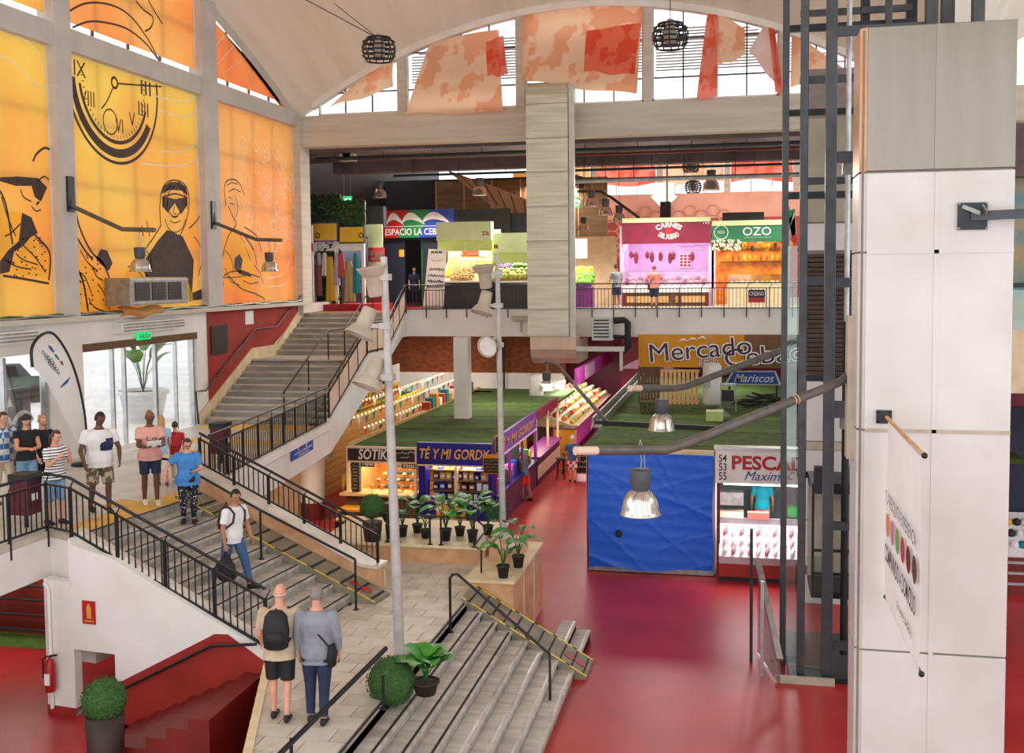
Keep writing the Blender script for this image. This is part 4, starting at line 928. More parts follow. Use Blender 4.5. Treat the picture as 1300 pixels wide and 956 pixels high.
# roll-up banner with script lines
rb = thing('rollup_banner', 'white roll up banner with dark script beside the fruit stall', 'banner', tuple(S(553, 390, 41)))
P4 = [S(537, 389, 41.2), S(563, 389, 41.2), S(567, 317, 41.2), S(544, 316, 41.2)]; MB().prism(P4, (0, .03, 0)).build('sheet', 'flag_white', rb)
for k, (a_, b_, y_) in enumerate(((545, 564, 342), (543, 563, 350), (543, 560, 357), (542, 562, 364))):
    pts = [S(a_+(b_-a_)*j/16, y_+2.2*math.sin(j*2.4+k)*(1 if j % 3 else .4), 41.17) for j in range(17)]; MB().tube(pts, .022, 4).build('script_line', 'black_letter', rb)
for k, m in enumerate(('red_letter', 'logo_green', 'logo_blue')): panel(547+5*k, 319, 551+5*k, 321.5, 41.17, .01).build('logo', m, rb)
scribble(S(547, 333, 41.18), (1, 0, 0), .5, .14, 'cloth_teal', rb)
MB().box(P4[0].x, P4[1].x, 41.1, 41.4, 6.2, P4[0].z+.02).build('base', 'galv', rb)
# ---- produce: one of each kind, then copies
PROD = {}
ORD = ('first', 'second', 'third', 'fourth', 'fifth', 'sixth', 'seventh', 'eighth', 'ninth', 'tenth', 'eleventh', 'twelfth', 'thirteenth', 'fourteenth', 'fifteenth', 'sixteenth', 'seventeenth', 'eighteenth', 'nineteenth', 'twentieth')
def produce(kind, m, r, label, group, loc, squash=1.0):
    if kind not in PROD:
        t = solo(MB().ball((0, 0, r*squash), (r, r, r*squash), 9, 6), kind, m, label, 'fruit', group, (0, 0, 0)); PROD[kind] = t
        t.location = loc; return t
    o = PROD[kind].copy(); COL.objects.link(o); o.location = loc; o['label'] = label; o['group'] = group; s = random.uniform(.85, 1.12); o.scale = (s, s, s); return o
for m, c in (('melon', '#A6B24A'), ('melon_dark', '#3E5B27'), ('tomato', '#C53A1F'), ('banana', '#F0CE3A'), ('potato', '#C9A15F'), ('aubergine', '#5B3078'), ('pale_green', '#C9D98B'), ('orange', '#EE8A1E'), ('lettuce', '#7DB53C'), ('pink_fruit', '#D98AA8')): mat('fruit_'+m, c, None, 7, .42)
def heap(kind, m, r, label, group, corner, du, dv, nu, nv_, jit=.03):
    corner, du, dv = V(corner), V(du), V(dv)
    for j in range(nv_):
        for i in range(nu):
            p = corner + du*((i+.5+(.5 if j % 2 else 0))/(nu+.5)) + dv*((j+.5)/nv_) + V((random.uniform(-jit, jit), random.uniform(-jit, jit), 0)); produce(kind, m, r, '%s, %s from left, %s row' % (label, ORD[i], ORD[j]), group, p)
def fruit_stall(name_label, px0, px1, sign_y0, sign_y1, num, Y, numpx):
    t = thing('fruit_stall', name_label, 'stall', (S((px0+px1)/2, 380, Y).x, Y, 6.2)); a, b = S(px0, sign_y1, Y), S(px1, sign_y0, Y)
    sg = MB().box(a.x, b.x, Y-.1, Y+.35, a.z, b.z).build('sign_box', 'sign_pale_green', t)
    word(num, numpx[0], numpx[1], numpx[2], numpx[3], Y-.1, 'red_letter', sg, bold=.02)
    MB().box(a.x, b.x, Y+.05, Y+.1, a.z-.42, a.z).build('shutter', 'lime_shutter', t)
    z = S(px0, 357, Y-.3).z
    MB().box(a.x+.2, b.x, Y-.35, Y+.5, 6.2, z-.06).build('counter', 'charcoal', t)
    MB().box(a.x+.2, b.x, Y-.4, Y+.5, z-.06, z).build('worktop', 'sign_white', t)
    MB().prism([(a.x+.2, Y-.3, z), (a.x+.2, Y+1.2, z), (a.x+.2, Y+1.2, z+1.05)], (b.x-a.x-.25, 0, 0)).build('display_slope', 'wood_pale', t)
    MB().box(a.x, b.x, Y+1.6, Y+1.7, 6.2, a.z+.5).build('back_wall', 'white_paint', t)
    MB().tube([(a.x+.3, Y+.2, a.z-.08), (b.x-.2, Y+.2, a.z-.08)], .03, 8).build('tube_light', 'tube_white', t)
    area_light('fruit_stall_light', ((a.x+b.x)/2, Y+.5, a.z-.1), b.x-a.x, 80, (1, .97, .85), (R(-20), 0, 0), .4)
    return a, b, z
a, b, z = fruit_stall('pale green fruit stall numbered 236 with bananas and potatoes', 555, 624, 281, 306, '236', 41.6, (612, 293, 621, 299))
Y = 41.6; n_ = (0, 1.45/1.5, 1.0)
heap('potato', 'fruit_potato', .07, 'brown potato of stall 236', 'potatoes of stall 236', (a.x+.55, Y-.25, z+.02), (1.0, 0, 0), (0, 1.1, .78), 8, 10)
heap('banana', 'fruit_banana', .085, 'yellow banana of stall 236', 'bananas of stall 236', (a.x+.3, Y-.1, z+.1), (.32, 0, 0), (0, 1.1, .8), 3, 9)
heap('tomato', 'fruit_tomato', .075, 'red tomato of stall 236', 'tomatoes of stall 236', (a.x+.75, Y+1.1, z+.95), (1.0, 0, 0), (0, .2, .25), 9, 3)
heap('small_melon', 'fruit_melon', .09, 'small green melon of stall 236', 'small melons of stall 236', (a.x+1.55, Y+.55, z+.5), (.6, 0, 0), (0, .3, .25), 5, 2)
solo(MB().box(a.x+1.5, a.x+1.85, Y+1.02, Y+1.05, z+1.0, z+1.45), 'price_card', 'paper', 'white price card among the tomatoes of stall 236', 'card')
a, b, z = fruit_stall('pale green fruit stall marked M with melons and plums', 624.5, 690, 295, 321, 'M', 41.9, (627, 310, 632, 316))
Y = 41.9
heap('melon', 'fruit_melon', .13, 'green melon of the stall marked M', 'melons of the stall marked M', (a.x+.1, Y-.3, z+.02), (1.9, 0, 0), (0, .5, .33), 9, 3)
heap('dark_melon', 'fruit_melon_dark', .12, 'dark melon of the stall marked M', 'dark melons of the stall marked M', (a.x+.75, Y+.3, z+.42), (1.0, 0, 0), (0, .3, .22), 6, 2)
heap('plum', 'fruit_aubergine', .07, 'purple plum of the stall marked M', 'plums of the stall marked M', (a.x+.2, Y+.3, z+.45), (.55, 0, 0), (0, .5, .35), 6, 4)
heap('cabbage', 'fruit_pale_green', .12, 'pale cabbage of the stall marked M', 'cabbages of the stall marked M', (a.x-.25, Y-.42, z+.02), (.75, 0, 0), (0, .18, .12), 4, 2)
heap('pink_fruit', 'fruit_pink_fruit', .07, 'pink fruit above the dark melons', 'pink fruit of the stall marked M', (a.x+.8, Y+.8, z+.8), (1.0, 0, 0), (0, .3, .3), 7, 2)
for k, (m, lab) in enumerate((('logo_blue', 'blue poster at the back of the stall marked M'), ('cafe_grey', 'grey poster at the back of the stall marked M'))):
    solo(MB().box(a.x+.15+.55*k, a.x+.6+.55*k, Y+1.55, Y+1.58, z+1.15, z+1.5), 'stall_poster', m, lab, 'poster')
# stall with vegetables right of the duct, seen at an angle
vs_ = thing('vegetable_stall', 'vegetable stall with purple skirt right of the big duct', 'stall', (-7, 43, 6.2))
MB().box(-8.5, -5.75, 42.6, 43.3, 6.2, 7.0).build('skirt', 'counter_purple', vs_)
MB().prism([(-8.5, 42.6, 7.0), (-8.5, 44.3, 7.0), (-8.5, 44.3, 7.75)], (2.6, 0, 0)).build('display_slope', 'wood_pale', vs_)
sb = MB().box(-8.4, -6.05, 43.2, 43.5, 8.2, 9.0).build('sign_box', 'sign_white', vs_)
MB().box(-8.5, -5.2, 46.6, 46.7, 6.2, 9.2).build('back_wall', 'cream_stone', vs_)
heap('carrot_bunch', 'fruit_orange', .085, 'orange carrot bunch right of the duct', 'carrots right of the duct', (-7.2, 42.7, 7.06), (.75, 0, 0), (0, .9, .42), 7, 6)
heap('lettuce', 'fruit_lettuce', .11, 'green lettuce right of the duct', 'lettuces right of the duct', (-6.5, 42.7, 7.06), (.75, 0, 0), (0, .9, .42), 5, 5)
heap('purple_bag', 'fruit_aubergine', .09, 'purple bag on the vegetable stall front edge', 'purple bags right of the duct', (-7.2, 42.5, 6.98), (1.5, 0, 0), (0, .1, .05), 14, 1)
heap('pale_squash', 'fruit_banana', .1, 'pale yellow squash of the vegetable stall', 'squashes right of the duct', (-7.1, 43.8, 7.5), (1.2, 0, 0), (0, .4, .25), 8, 2)
area_light('vegetable_light', (-6.9, 44.2, 8.15), 2, 90, (1, .9, .75), (0, 0, 0))
# ---- butcher CARNES DEL FUEGO
BY = 44.0
bt = thing('butcher_stall', 'CARNES DEL FUEGO butcher stall with maroon sign and pink light', 'stall', (-2.9, BY, 6.2))
sg = panel(790, 281, 902, 308, BY-.1, .3).build('sign', 'sign_maroon', bt)
panel(790, 277.5, 902, 281, BY-.15, .5).build('top_edge', 'sign_pale_green', bt)
a, b = S(834, 300, BY-.1), S(864, 288, BY-.1); cw = b.x-a.x
text('CARNES', (a.x, BY-.1, S(849, 288.5, BY).z), (1, 0, 0), cw, .21, 'white_letter', sg, bold=.03, arc=cw*.8)
text('DEL FUEGO', (a.x, BY-.1, S(849, 304, BY).z), (1, 0, 0), cw, .21, 'white_letter', sg, bold=.03, arc=-cw*.8)
c = S(849, 294, BY-.1); MB().lathe([(0, 0), (.14, 0)], (c.x, BY-.106, c.z), 20, (0, -1, .0)).build('red_oval', 'sign_red', sg)
word('195', 893, 281.8, 901, 284.5, BY-.1, 'white_letter', sg)
x0, x1 = S(790, 340, BY).x, S(900, 340, BY).x
MB().box(x0-.1, x0+.02, BY, BY+3, 6.2, 9.5).build('side_wall', 'lilac_wall', bt); MB().box(x1-.02, x1+.2, BY, BY+3, 6.2, 9.5).build('side_wall', 'lilac_wall', bt)
MB().box(x0, x1, BY+3, BY+3.1, 6.2, 9.5).build('back_wall', 'lilac_wall', bt)
MB().box(x0, x1, BY, BY+3, 9.3, 9.4).build('stall_ceiling', 'lilac_wall', bt)
zc_ = S(840, 362, BY).z; zg = S(840, 346, BY).z
MB().box(x0, x1, BY-.1, BY+.9, 6.2, zc_-.3).build('counter', 'wood_dark', bt)
for px in (791, 861, 895): MB().box(S(px, 380, BY).x, S(px, 380, BY).x+.14, BY-.14, BY-.1, 6.2, zc_-.3).build('counter_post', 'dark_red', bt)
for k in range(2):
    u0, u1 = (x0+.2+k*2.0, x0+1.9+k*1.6); f = MB().box(u0, u1, BY-.13, BY-.1, 6.35, zc_-.45).build('counter_panel', 'wood_pale', bt)
MB().box(x0, x1, BY-.15, BY+.95, zc_-.3, zc_-.05).build('counter_rim', 'sign_white', bt)
MB().box(x0+.05, x1-.05, BY-.05, BY+.85, zc_-.05, zc_-.0).build('ice_bed', 'ice', bt)
MB().box(x0, x1, BY-.1, BY-.08, zc_, zg).build('front_glass', GLASS, bt); MB().box(x0, x1, BY-.1, BY+.5, zg, zg+.015).build('top_glass', GLASS, bt)
for z in (S(840, 317, BY).z, S(840, 344, BY).z): MB().box(x0, x1, BY+.9, BY+1.1, z-.03, z).build('rail_shelf', 'aluminium', bt)
MB().tube([(x0+.1, BY+.1, 9.0-.13), (x1-.1, BY+.1, 9.0-.13)], .035, 8).build('tube_light', 'tube_pink', bt)
area_light('butcher_light', ((x0+x1)/2, BY+1.2, 9.2), 3.2, 85, (1, .8, .97), (0, 0, 0), 1.6)
scribble(S(862, 315, BY+.4), (1, 0, 0), 1.0, .12, 'counter_purple', bt)
rr = random.Random(11)
def lump(name, m, c, r, label, cat, group):
    mb = MB(); mb.ball(c, r, 9, 6)
    for v in mb.v: v += V((rr.uniform(-.1, .1)*r[0], rr.uniform(-.1, .1)*r[1], rr.uniform(-.1, .1)*r[2]))
    return solo(mb, name, m, label, cat, group)
for k, px in enumerate((802, 808, 822, 828, 839, 851, 855, 879)):
    p = S(px, 330, BY+1.0); h = (.28, .5, .3, .45, .4, .5, .35, .4)[k]
    t = lump('hanging_meat', 'meat', (p.x, BY+.88, S(px, 319, BY+1).z-h*.55), (.1, .08, h*.5), 'dark cut of meat, %s from the left on the butcher rail' % ORD[k], 'meat', 'meat cuts on the butcher rail')
    o = MB().tube([(p.x, BY+.88, S(px, 317.5, BY+1).z), (p.x, BY+.88, S(px, 319, BY+1).z-.04)], .012, 5).build('hook', 'galv', t)
for k in range(13):
    for j in range(2):
        lump('meat_tray', ('meat', 'fish_silver', 'pink_meat')[(k+j) % 3], (x0+.2+.26*k, BY+.15+.38*j, zc_+.1+.16*j), (.12, .14, .1), 'cut of meat in the butcher counter, %s row, %s from the left' % (('front', 'back')[j], ORD[k]), 'meat', 'meat in the butcher counter')
ph = solo(panel(862, 322, 878, 340, BY+2.95, .03), 'price_poster', 'paper', 'white and red price poster on the butcher back wall', 'poster')
for k in range(3):
    for j in range(4): panel(863.5+5*k, 323.5+4*j, 866.5+5*k, 326+4*j, BY+2.93, .01).build('printed_shape', 'red_letter', ph)
# ---- OZO bar
OY = 44.0
oz = thing('bar_stall', 'OZO bar with green sign and warm orange shelves', 'stall', (.3, OY, 6.2))
sg = panel(904, 285, 1003, 306, OY-.1, .3).build('sign', 'sign_green', oz); panel(904, 280.5, 1003, 285, OY-.15, .5).build('top_edge', 'sign_pale_green', oz)
word('OZO', 943, 288, 979, 299, OY-.1, 'white_letter', sg); scribble(S(944, 302.5, OY-.1), (1, 0, 0), 1.1, .05, 'white_letter', sg)
c = S(915.5, 295, OY-.1)
rm = MB()
for k in range(28):
    g0, g1 = 2*math.pi*k/28, 2*math.pi*(k+1)/28
    rm.add([(c.x+r*math.cos(g), OY-.112, c.z+r*math.sin(g)) for r, g in ((.26, g0), (.285, g0), (.285, g1), (.26, g1))], [(0, 1, 2, 3)])
rm.build('emblem_ring', 'white_letter', sg); word('OZO', 911, 293, 920, 296.5, OY-.1, 'white_letter', sg)
x0, x1 = S(904, 340, OY).x, S(1003, 340, OY).x
MB().box(x0, x1, OY+2.4, OY+2.5, 6.2, 9.4).build('back_wall', 'orange_wall', oz); MB().box(x0-.02, x0+.1, OY, OY+2.4, 6.2, 9.2).build('side_post', 'lilac_wall', oz)
MB().box(x0, x1, OY, OY+2.4, 9.1, 9.2).build('stall_ceiling', 'wood_dark', oz)
for z in (8.0, 8.55): MB().box(x0+.3, x1, OY+2.1, OY+2.4, z, z+.04).build('shelf', 'wood_dark', oz)
zc2 = S(940, 361, OY).z
MB().box(x0+.6, x1, OY, OY+.7, 6.2, zc2).build('counter', 'cream_stone', oz)
MB().box(x0+.65, x1, OY-.02, OY+.6, zc2, zc2+.4).build('counter_glass', GGLASS, oz)
MB().box(x0+.65, x1, OY+.02, OY+.55, zc2+.01, zc2+.03).build('ice_bed', 'ice', oz)
area_light('bar_light', ((x0+x1)/2, OY+1.0, 9.0), 2.6, 150, (1, .7, .35), (0, 0, 0), 1.4)
area_light('bar_counter_light', ((x0+x1)/2, OY+.3, 8.2), 2.0, 12, (.8, 1, .95), (0, 0, 0), .3)
G = thing('bulb_garland', 'thick garland of small warm bulbs under the OZO sign', 'garland', (x0+.5, OY-.1, 8.6))
mb = MB()
for k in range(110): mb.ball((x0+.0+1.15*rr.random(), OY-.12-.1*rr.random(), 8.45+.42*rr.random()), .024, 6, 4)
o = mb.build('bulbs', 'bulb_warm', G); o['kind'] = 'stuff'
MB().box(x0, x0+1.2, OY-.06, OY-.04, 8.5, 8.85).build('netting', 'wood_dark', G)
for k in range(24):
    m = ('fruit_orange', 'wood_pale', 'red_steel', 'banner_ochre', 'fruit_tomato')[k % 5]
    lump('bar_jar', m, (x0+.6+.115*k, OY+2.0, 8.16+.55*(k % 2)), (.05, .05, .12), 'coloured jar on the %s shelf of the OZO bar, %s from the left' % (('lower', 'upper')[k % 2], ORD[k//2]), 'jar', 'jars of the OZO bar')
for k in range(9):
    lump('hanging_gourd', ('fruit_orange', 'banner_ochre', 'wood_dark')[k % 3], (x0+1.0+.3*k, OY+.5, 8.55+.12*(k % 2)), (.09, .08, .16), 'gourd hanging under the OZO ceiling, %s from the left' % ORD[k], 'decoration', 'hanging gourds of the OZO bar')
for k in range(12):
    lump('tapas_plate', ('fish_silver', 'fruit_lettuce', 'paper')[k % 3], (x0+.8+.2*k, OY+.3, zc2+.08), (.08, .1, .05), 'small tapas dish in the OZO glass counter, %s from the left' % ORD[k], 'food', 'tapas of the OZO bar')
for k, px in enumerate((905, 932, 952, 972)):
    t = thing('white_table', ('white folding table at the left end of the OZO bar', 'white folding table right of the first OZO table', 'white folding table behind the CINZANO board', 'white folding table at the right end of the OZO bar')[k], 'table', tuple(S(px+9, 388, 42.6))); x = S(px, 370, 42.6).x
    t.location.z = 6.2
    MB().box(x, x+.62, 42.4, 42.9, 6.92, 6.96).build('tabletop', 'white_paint', t)
    for dx in (0, .57):
        for dy in (0, .45): MB().box(x+dx, x+dx+.05, 42.4+dy, 42.45+dy, 6.2, 6.92).build('leg', 'white_paint', t)
cz = thing('drinks_board', 'navy and red CINZANO board on the gallery railing', 'sign', tuple(S(960, 385, 36.9)))
panel(950, 368, 971, 377.5, 36.88, .06).build('upper_field', 'navy_wall', cz); panel(950, 377.5, 971, 384, 36.88, .06).build('lower_field', 'sign_red', cz)
word('CINZANO', 951.5, 370, 969.5, 375.5, 36.88, 'white_letter', cz, bold=.01)
# ---- upper background: metal panel wall, ribbed roof, pipes, lamps, speaker
mw = struct(MB().box(-17.6, -10.0, 52, 52.1, 6.2, 12.4), 'wall_back', 'charcoal')
for k in range(6):
    x = -14.9+1.45*k; struct(MB().box(x+.03, x+1.42, 51.9, 52, 9.4, 12.3), 'metal_panel', 'bronze_panel', mw)
    struct(MB().box(x-.03, x+.03, 51.85, 52, 9.4, 12.3), 'panel_seam', 'wood_pale', mw)
rf = struct(MB().prism([S(565, 215, 47), S(614, 232, 47), S(690, 262, 47), S(690, 300, 47), S(648, 287, 47), S(625, 262, 47)], (0, 2.5, 0)), 'ceiling', 'tan_roof')
for k in range(7): 
    p, q = lerp(S(575, 218, 46.98), S(690, 264, 46.98), (k+.5)/7), lerp(S(600, 240, 46.98), S(690, 298, 46.98), (k+.5)/7); struct(MB().bar(p, q, .05, .04), 'roof_rib', 'wood_dark', rf)
solo(MB().box(-12.0, -9.6, 57, 57.05, 11.2, 13.2), 'window_sheet', 'sheet_yellow', 'yellow printed sheet over a far window above the ribbed roof', 'sheet')
for k, (y, z, r, m, lab, x0, x1) in enumerate(((38.2, 12.0, .07, 'dark_steel', 'dark pipe along the soffit behind the front beam', -15.7, 5), (40.9, 11.55, .05, 'cable_black', 'black cable tray pipe hung under the second beam', -13.5, 6), (41.0, 11.15, .09, 'galv', 'pale green grey pipe hung low behind the duct', -6.6, 5), (38.9, 11.9, .04, 'dark_red', 'thin reddish pipe along the soffit', -7, 5))):
    t = thing('ceiling_pipe', lab, 'pipe', (x0, y, z)); MB().tube([(x0, y, z), (x1, y, z)], r, 8).build('tube', m, t)
    for j in range(int((x1-x0)/1.9)): MB().tube([(x0+.8+1.9*j, y, z), (x0+.8+1.9*j, y, 12.22 if y < 41.2 else 11.76)], .015, 5).build('hanger', 'dark_steel', t)
def hung_lamp(px, py, Y, label, top=None, s=1.0):
    p = S(px, py, Y); o = copy_tree(LAMP, p, scale=s, label=label)
    c = MB().tube([(0, 0, .93), (0, 0, ((top or 11.9)-p.z)/s)], .012, 5).build('cord', 'cable_black', None); c.parent = o; return o
for px, py, Y, lab, tp, s in ((482, 251, 43, 'bell shaped lamp over the ESPACIO sign', 13.4, 1.2), (609, 248, 43, 'bell shaped lamp in front of the ribbed roof', 13.4, 1.25), (903, 241, 42.5, 'bell shaped lamp hanging over the gap between CARNES and OZO', 13.4, 1.35), (751, 262, 45, 'bell shaped lamp highest of three over the vegetable stall', 13.6, 1.2), (769, 273, 45.5, 'bell shaped lamp middle of three over the vegetable stall', 13.6, 1.2), (786, 281, 46, 'bell shaped lamp lowest of three beside the CARNES sign', 13.6, 1.2), (741, 292, 48, 'bell shaped lamp hanging low beside the white pipe', 13.6, 1.0)):
    hung_lamp(px, py, Y, lab, tp, s)
t = thing('lamp_bracket', 'bent black arm before the pink wall left of the CARNES sign', 'bracket', (-5, 46, 9.6)); MB().tube([S(733, 243, 46), S(762, 243, 46), S(775, 250, 46), S(812, 277, 46)], .06, 8).build('tube', 'dark_steel', t)
sp = thing('loudspeaker', 'beige loudspeaker box under the left end of the front beam', 'speaker', tuple(S(442, 205, 38.5))); p = S(442, 196, 38.5)
MB().box(p.x-.28, p.x+.28, 38.3, 38.7, p.z-.26, p.z+.26).build('cabinet', 'beige_lamp', sp); MB().lathe([(0, 0), (.16, 0), (.17, .02)], (p.x, 38.3, p.z), 14, (0, -1, 0)).build('cone', 'infill', sp)
MB().bar((p.x, 38.5, p.z+.26), (p.x, 38.5, 12.25), .05).build('bracket', 'dark_steel', sp)
for px, py, Y, lab in ((441, 255, 43, 'hanging green exit sign under the metal panels'), (730, 257, 43, 'green exit sign beside the white pipe')):
    t = thing('exit_sign', lab, 'sign', tuple(S(px, py+4, Y))); MB().box(*(lambda p: (p.x-.2, p.x+.2, Y-.03, Y+.03, p.z-.2, p.z+.2))(S(px, py, Y))).build('panel', 'exit_green', t)
    p = S(px, py, Y); MB().box(p.x-.1, p.x+.06, Y-.04, Y-.03, p.z-.12, p.z+.1).build('running_figure', 'exit_white', t); MB().box(p.x+.09, p.x+.15, Y-.04, Y-.03, p.z-.13, p.z+.12).build('door_mark', 'exit_white', t)
    for dx in (-.15, .15): MB().tube([(p.x+dx, Y, p.z+.2), (p.x+dx, Y, 13.2)], .01, 5).build('wire', 'galv', t)
solo(panel(838, 256, 851, 277, 47, .5), 'loudspeaker', 'charcoal', 'black loudspeaker box above the CARNES sign', 'speaker')
solo(panel(917, 270, 970, 282, 44.2, .4), 'vent_box', 'charcoal', 'long dark vent box on top of the OZO bar', 'box')
hd = thing('air_duct', 'pale square duct with pointed hood before the far windows', 'duct', tuple(S(848, 266, 55))); MB().prism([S(829, 232, 55), S(856, 232, 55), S(856, 247, 55), S(860, 250, 55), S(842, 266, 55), S(826, 250, 55), S(829, 247, 55)], (0, .8, 0)).build('hood', 'beam_concrete', hd)
MB().tube([V((S(847, 225, 54.8).x, 54.8, 14.3)), S(847, 280, 54.8)], .05, 6).build('pipe', 'dark_steel', hd)
hx_ = thing('hexagon_screen', 'red wall screen of hexagons behind the vegetable stall', 'screen', (-6, 57, 8.5))
for i in range(15):
    for j in range(5):
        c = V((-9.4+.62*i, 59.86, 8.6+.54*j+(.27 if i % 2 else 0))); pts = [c+V((.36*math.cos(g*math.pi/3), 0, .31*math.sin(g*math.pi/3))) for g in range(7)]
        MB().tube(pts, .035, 5).build('hexagon', 'hex_frame', hx_)
for px, py, lab in ((877, 212, 'small black cage lantern high before the far windows'), (880, 238, 'small black cage lantern low before the far windows'), (732, 232, 'small black cage lantern beside the white pipe')):
    p = S(px, py, 50); cage(lab, tuple(p), .38, [(p.x, p.y, 14)])
# ------------------------------------------------------------------ market floor: stalls under turf roofs
def side_panel(X, py0, py1, px0, px1, d=.05):
    a, b = sight(px0, py0, X=X), sight(px1, py1, X=X); return a, b
# left block: two fronts facing the hall, counters along the aisle
BL = thing('left_stall_block', 'stall block with green turf roof left of the red aisle', 'stall', (-9.2, 30, 0))
MB().box(-11.45, -7.05, 30.15, 46.4, 2.34, 2.44).build('roof', 'turf', BL)
for k in range(5): 
    y = 31+3.1*k; MB().bar((-11.4, y, 2.445), (-7.1, y+.5, 2.445), .9, .012).build('turf_sheet', 'turf_light', BL)
MB().box(-11.45, -11.35, 30.3, 46.4, 0, 2.34).build('side_wall', 'wood_pale', BL); MB().box(-11.45, -7.05, 34.0, 34.1, 0, 2.34).build('inner_wall', 'charcoal', BL)
MB().box(-11.5, -11.36, 30.1, 46.4, 2.34, 2.52).build('roof_edge', 'wood_pale', BL)
so = thing('tapas_stall', 'black and white SOTIK tapas stall front', 'stall', (-10.4, 30, 0))
A, B = S(441, 586, 30), S(530, 568, 30); x0, x1 = A.x, B.x; zs_, zt_ = A.z, B.z
sg = MB().box(x0, x1, 29.9, 30.05, zs_, zt_).build('sign_frame', 'cream_stone', so); g = MB().box(x0+.06, x1-.06, 29.88, 29.91, zs_+.06, zt_-.06).build('sign_board', 'sign_black', sg)
word('SOTIK', 455, 570.5, 492, 583, 29.88, 'chalk', sg, bold=.02, shear=.15); scribble(S(497, 577, 29.88), (1, 0, 0), .7, .1, 'chalk', sg); scribble(S(508, 582, 29.88), (1, 0, 0), .3, .07, 'chalk', sg, seed=3)
for px in (457.5, 527.5, 442.5): x = S(px, 600, 30).x; MB().box(x-.05, x+.04, 29.95, 30.05, 0, zs_).build('post', 'cream_stone', so)
zct = S(480, 627, 29.7).z
MB().box(x0-.1, x1, 29.55, 30.4, zct-.06, zct).build('counter_top', 'wood_pale', so); MB().box(x0, x1, 29.8, 30.3, 0, zct-.06).build('counter', 'wood_dark', so)
MB().box(x0, x1, 32.2, 32.3, 0, 2.34).build('back_wall', 'orange_wall', so)
lb = MB().box(S(447, 0+600, 29.9).x, S(456, 600, 29.9).x, 29.86, 29.9, S(450, 625, 29.9).z, S(450, 587, 29.9).z).build('chalk_list', 'sign_black', so)
for k in range(8): scribble(S(448, 592.4+4*k, 29.86), (1, 0, 0), .15, .05, 'chalk', lb, seed=k)
for s_, p in (('Tapas', (459, 586, 474, 592)), ('Vinos', (511, 588, 526, 594))):
    b_ = panel(p[0]-1, p[1]-1, p[2]+1, p[3]+1, 29.92, .03).build('word_board', 'sign_black', so); word(s_, p[0], p[1], p[2], p[3], 29.92, 'chalk', b_, bold=.02)
c_ = S(508, 621, 29.8); mbr = MB()
for k in range(20):
    g0, g1 = 2*math.pi*k/20, 2*math.pi*(k+1)/20
    mbr.add([(c_.x+r*math.cos(q_), 29.79, c_.z+r*math.sin(q_)) for r, q_ in ((.09, g0), (.12, g0), (.12, g1), (.09, g1))], [(0, 1, 2, 3)])
mbr.build('round_emblem', 'gold_letter', so)
for k in range(4): MB().prism([(x0+.8+.1*k, 30.5+.3*k, zct+.02+.16*k), (x0+1.9, 30.5+.3*k, zct+.02+.16*k), (x0+1.9, 30.7+.3*k, zct+.05+.16*k), (x0+.8+.1*k, 30.7+.3*k, zct+.05+.16*k)], (0, 0, .05)).build('step_tray', 'grey_steel', so)
area_light('tapas_light', ((x0+x1)/2, 31, 2.25), 1.8, 90, (1, .8, .5), (0, 0, 0), 1)
for k in range(16):
    lump('tapas_food', ('fruit_orange', 'fruit_potato', 'wood_pale')[k % 3], (x0+.65+.105*k, 30.35+.3*(k % 3), zct+.1+.13*(k % 3)), (.07, .08, .06), 'piece of food on the SOTIK counter, %s from the left' % ORD[k], 'food', 'food on the SOTIK counter')
for k in range(9):
    t = solo(MB().lathe([(0, 0), (.04, 0), (.04, .2), (.015, .26), (.015, .33), (0, .33)], (x0+1.45+.08*k, 31.9, 1.55), 10), 'wine_bottle', 'charcoal', 'dark wine bottle on the SOTIK back shelf, %s from the left' % ORD[k], 'bottle', 'wine bottles of the SOTIK stall')
solo(MB().box(x0+1.4, x1-.05, 31.8, 32.1, 1.5, 1.55), 'wall_shelf', 'wood_dark', 'dark shelf under the wine bottles of the SOTIK stall', 'shelf')
mi = thing('tea_stall', 'navy TE Y MI GORDY tea stall with full shelves', 'stall', (-8.2, 30, 0))
A, B = S(531.5, 588, 30), S(625, 563, 30); x0, x1 = A.x, B.x
sg = MB().box(x0, x1, 29.85, 30.05, A.z, B.z).build('sign', 'sign_navy', mi)
word('TÉ Y MI GORDY', 533, 568, 622, 582, 29.85, 'gold_letter', sg, shear=.25, bold=.02); word('33-34', 610, 565.5, 619, 568.5, 29.85, 'logo_blue', sg)
MB().box(x0, x1, 29.84, 29.9, A.z-.05, A.z).build('sign_rim', 'cream_stone', mi)
for a_, b_ in ((x0, x0+.22), (x1-.12, x1)): MB().box(a_, b_, 29.95, 30.4, 0, A.z).build('side_frame', 'sign_navy', mi)
zb = S(580, 637, 30).z
MB().box(x0, x1, 29.9, 30.6, 0, zb).build('base', 'sign_navy', mi); MB().box(x0+.2, x1, 29.86, 29.95, zb, zb+.05).build('sill', 'aluminium', mi)
MB().box(x0+.2, x1-.1, 30.9, 31.0, 0, 2.34).build('back_wall', 'logo_blue', mi)
yl = MB(); 
c0 = S(554, 665, 29.88); c1_ = S(591, 642, 29.88); cyl = [(c0.x, 29.89, c0.z), (c1_.x, 29.89, c0.z), (c1_.x, 29.89, c1_.z-.25)] + [(c1_.x-.25+.25*math.cos(g*.157), 29.89, c1_.z-.25+.25*math.sin(g*.157)) for g in range(1, 10)] + [(c0.x, 29.89, c1_.z)]
MB().prism(cyl, (0, -.02, 0)).build('yellow_panel', 'sign_yellow', mi); panel(558, 650, 585, 662, 29.87, .012).build('blue_shape', 'sign_navy', mi)
SHZ = [S(570, y, 30.5).z for y in (634, 621, 608, 595)]
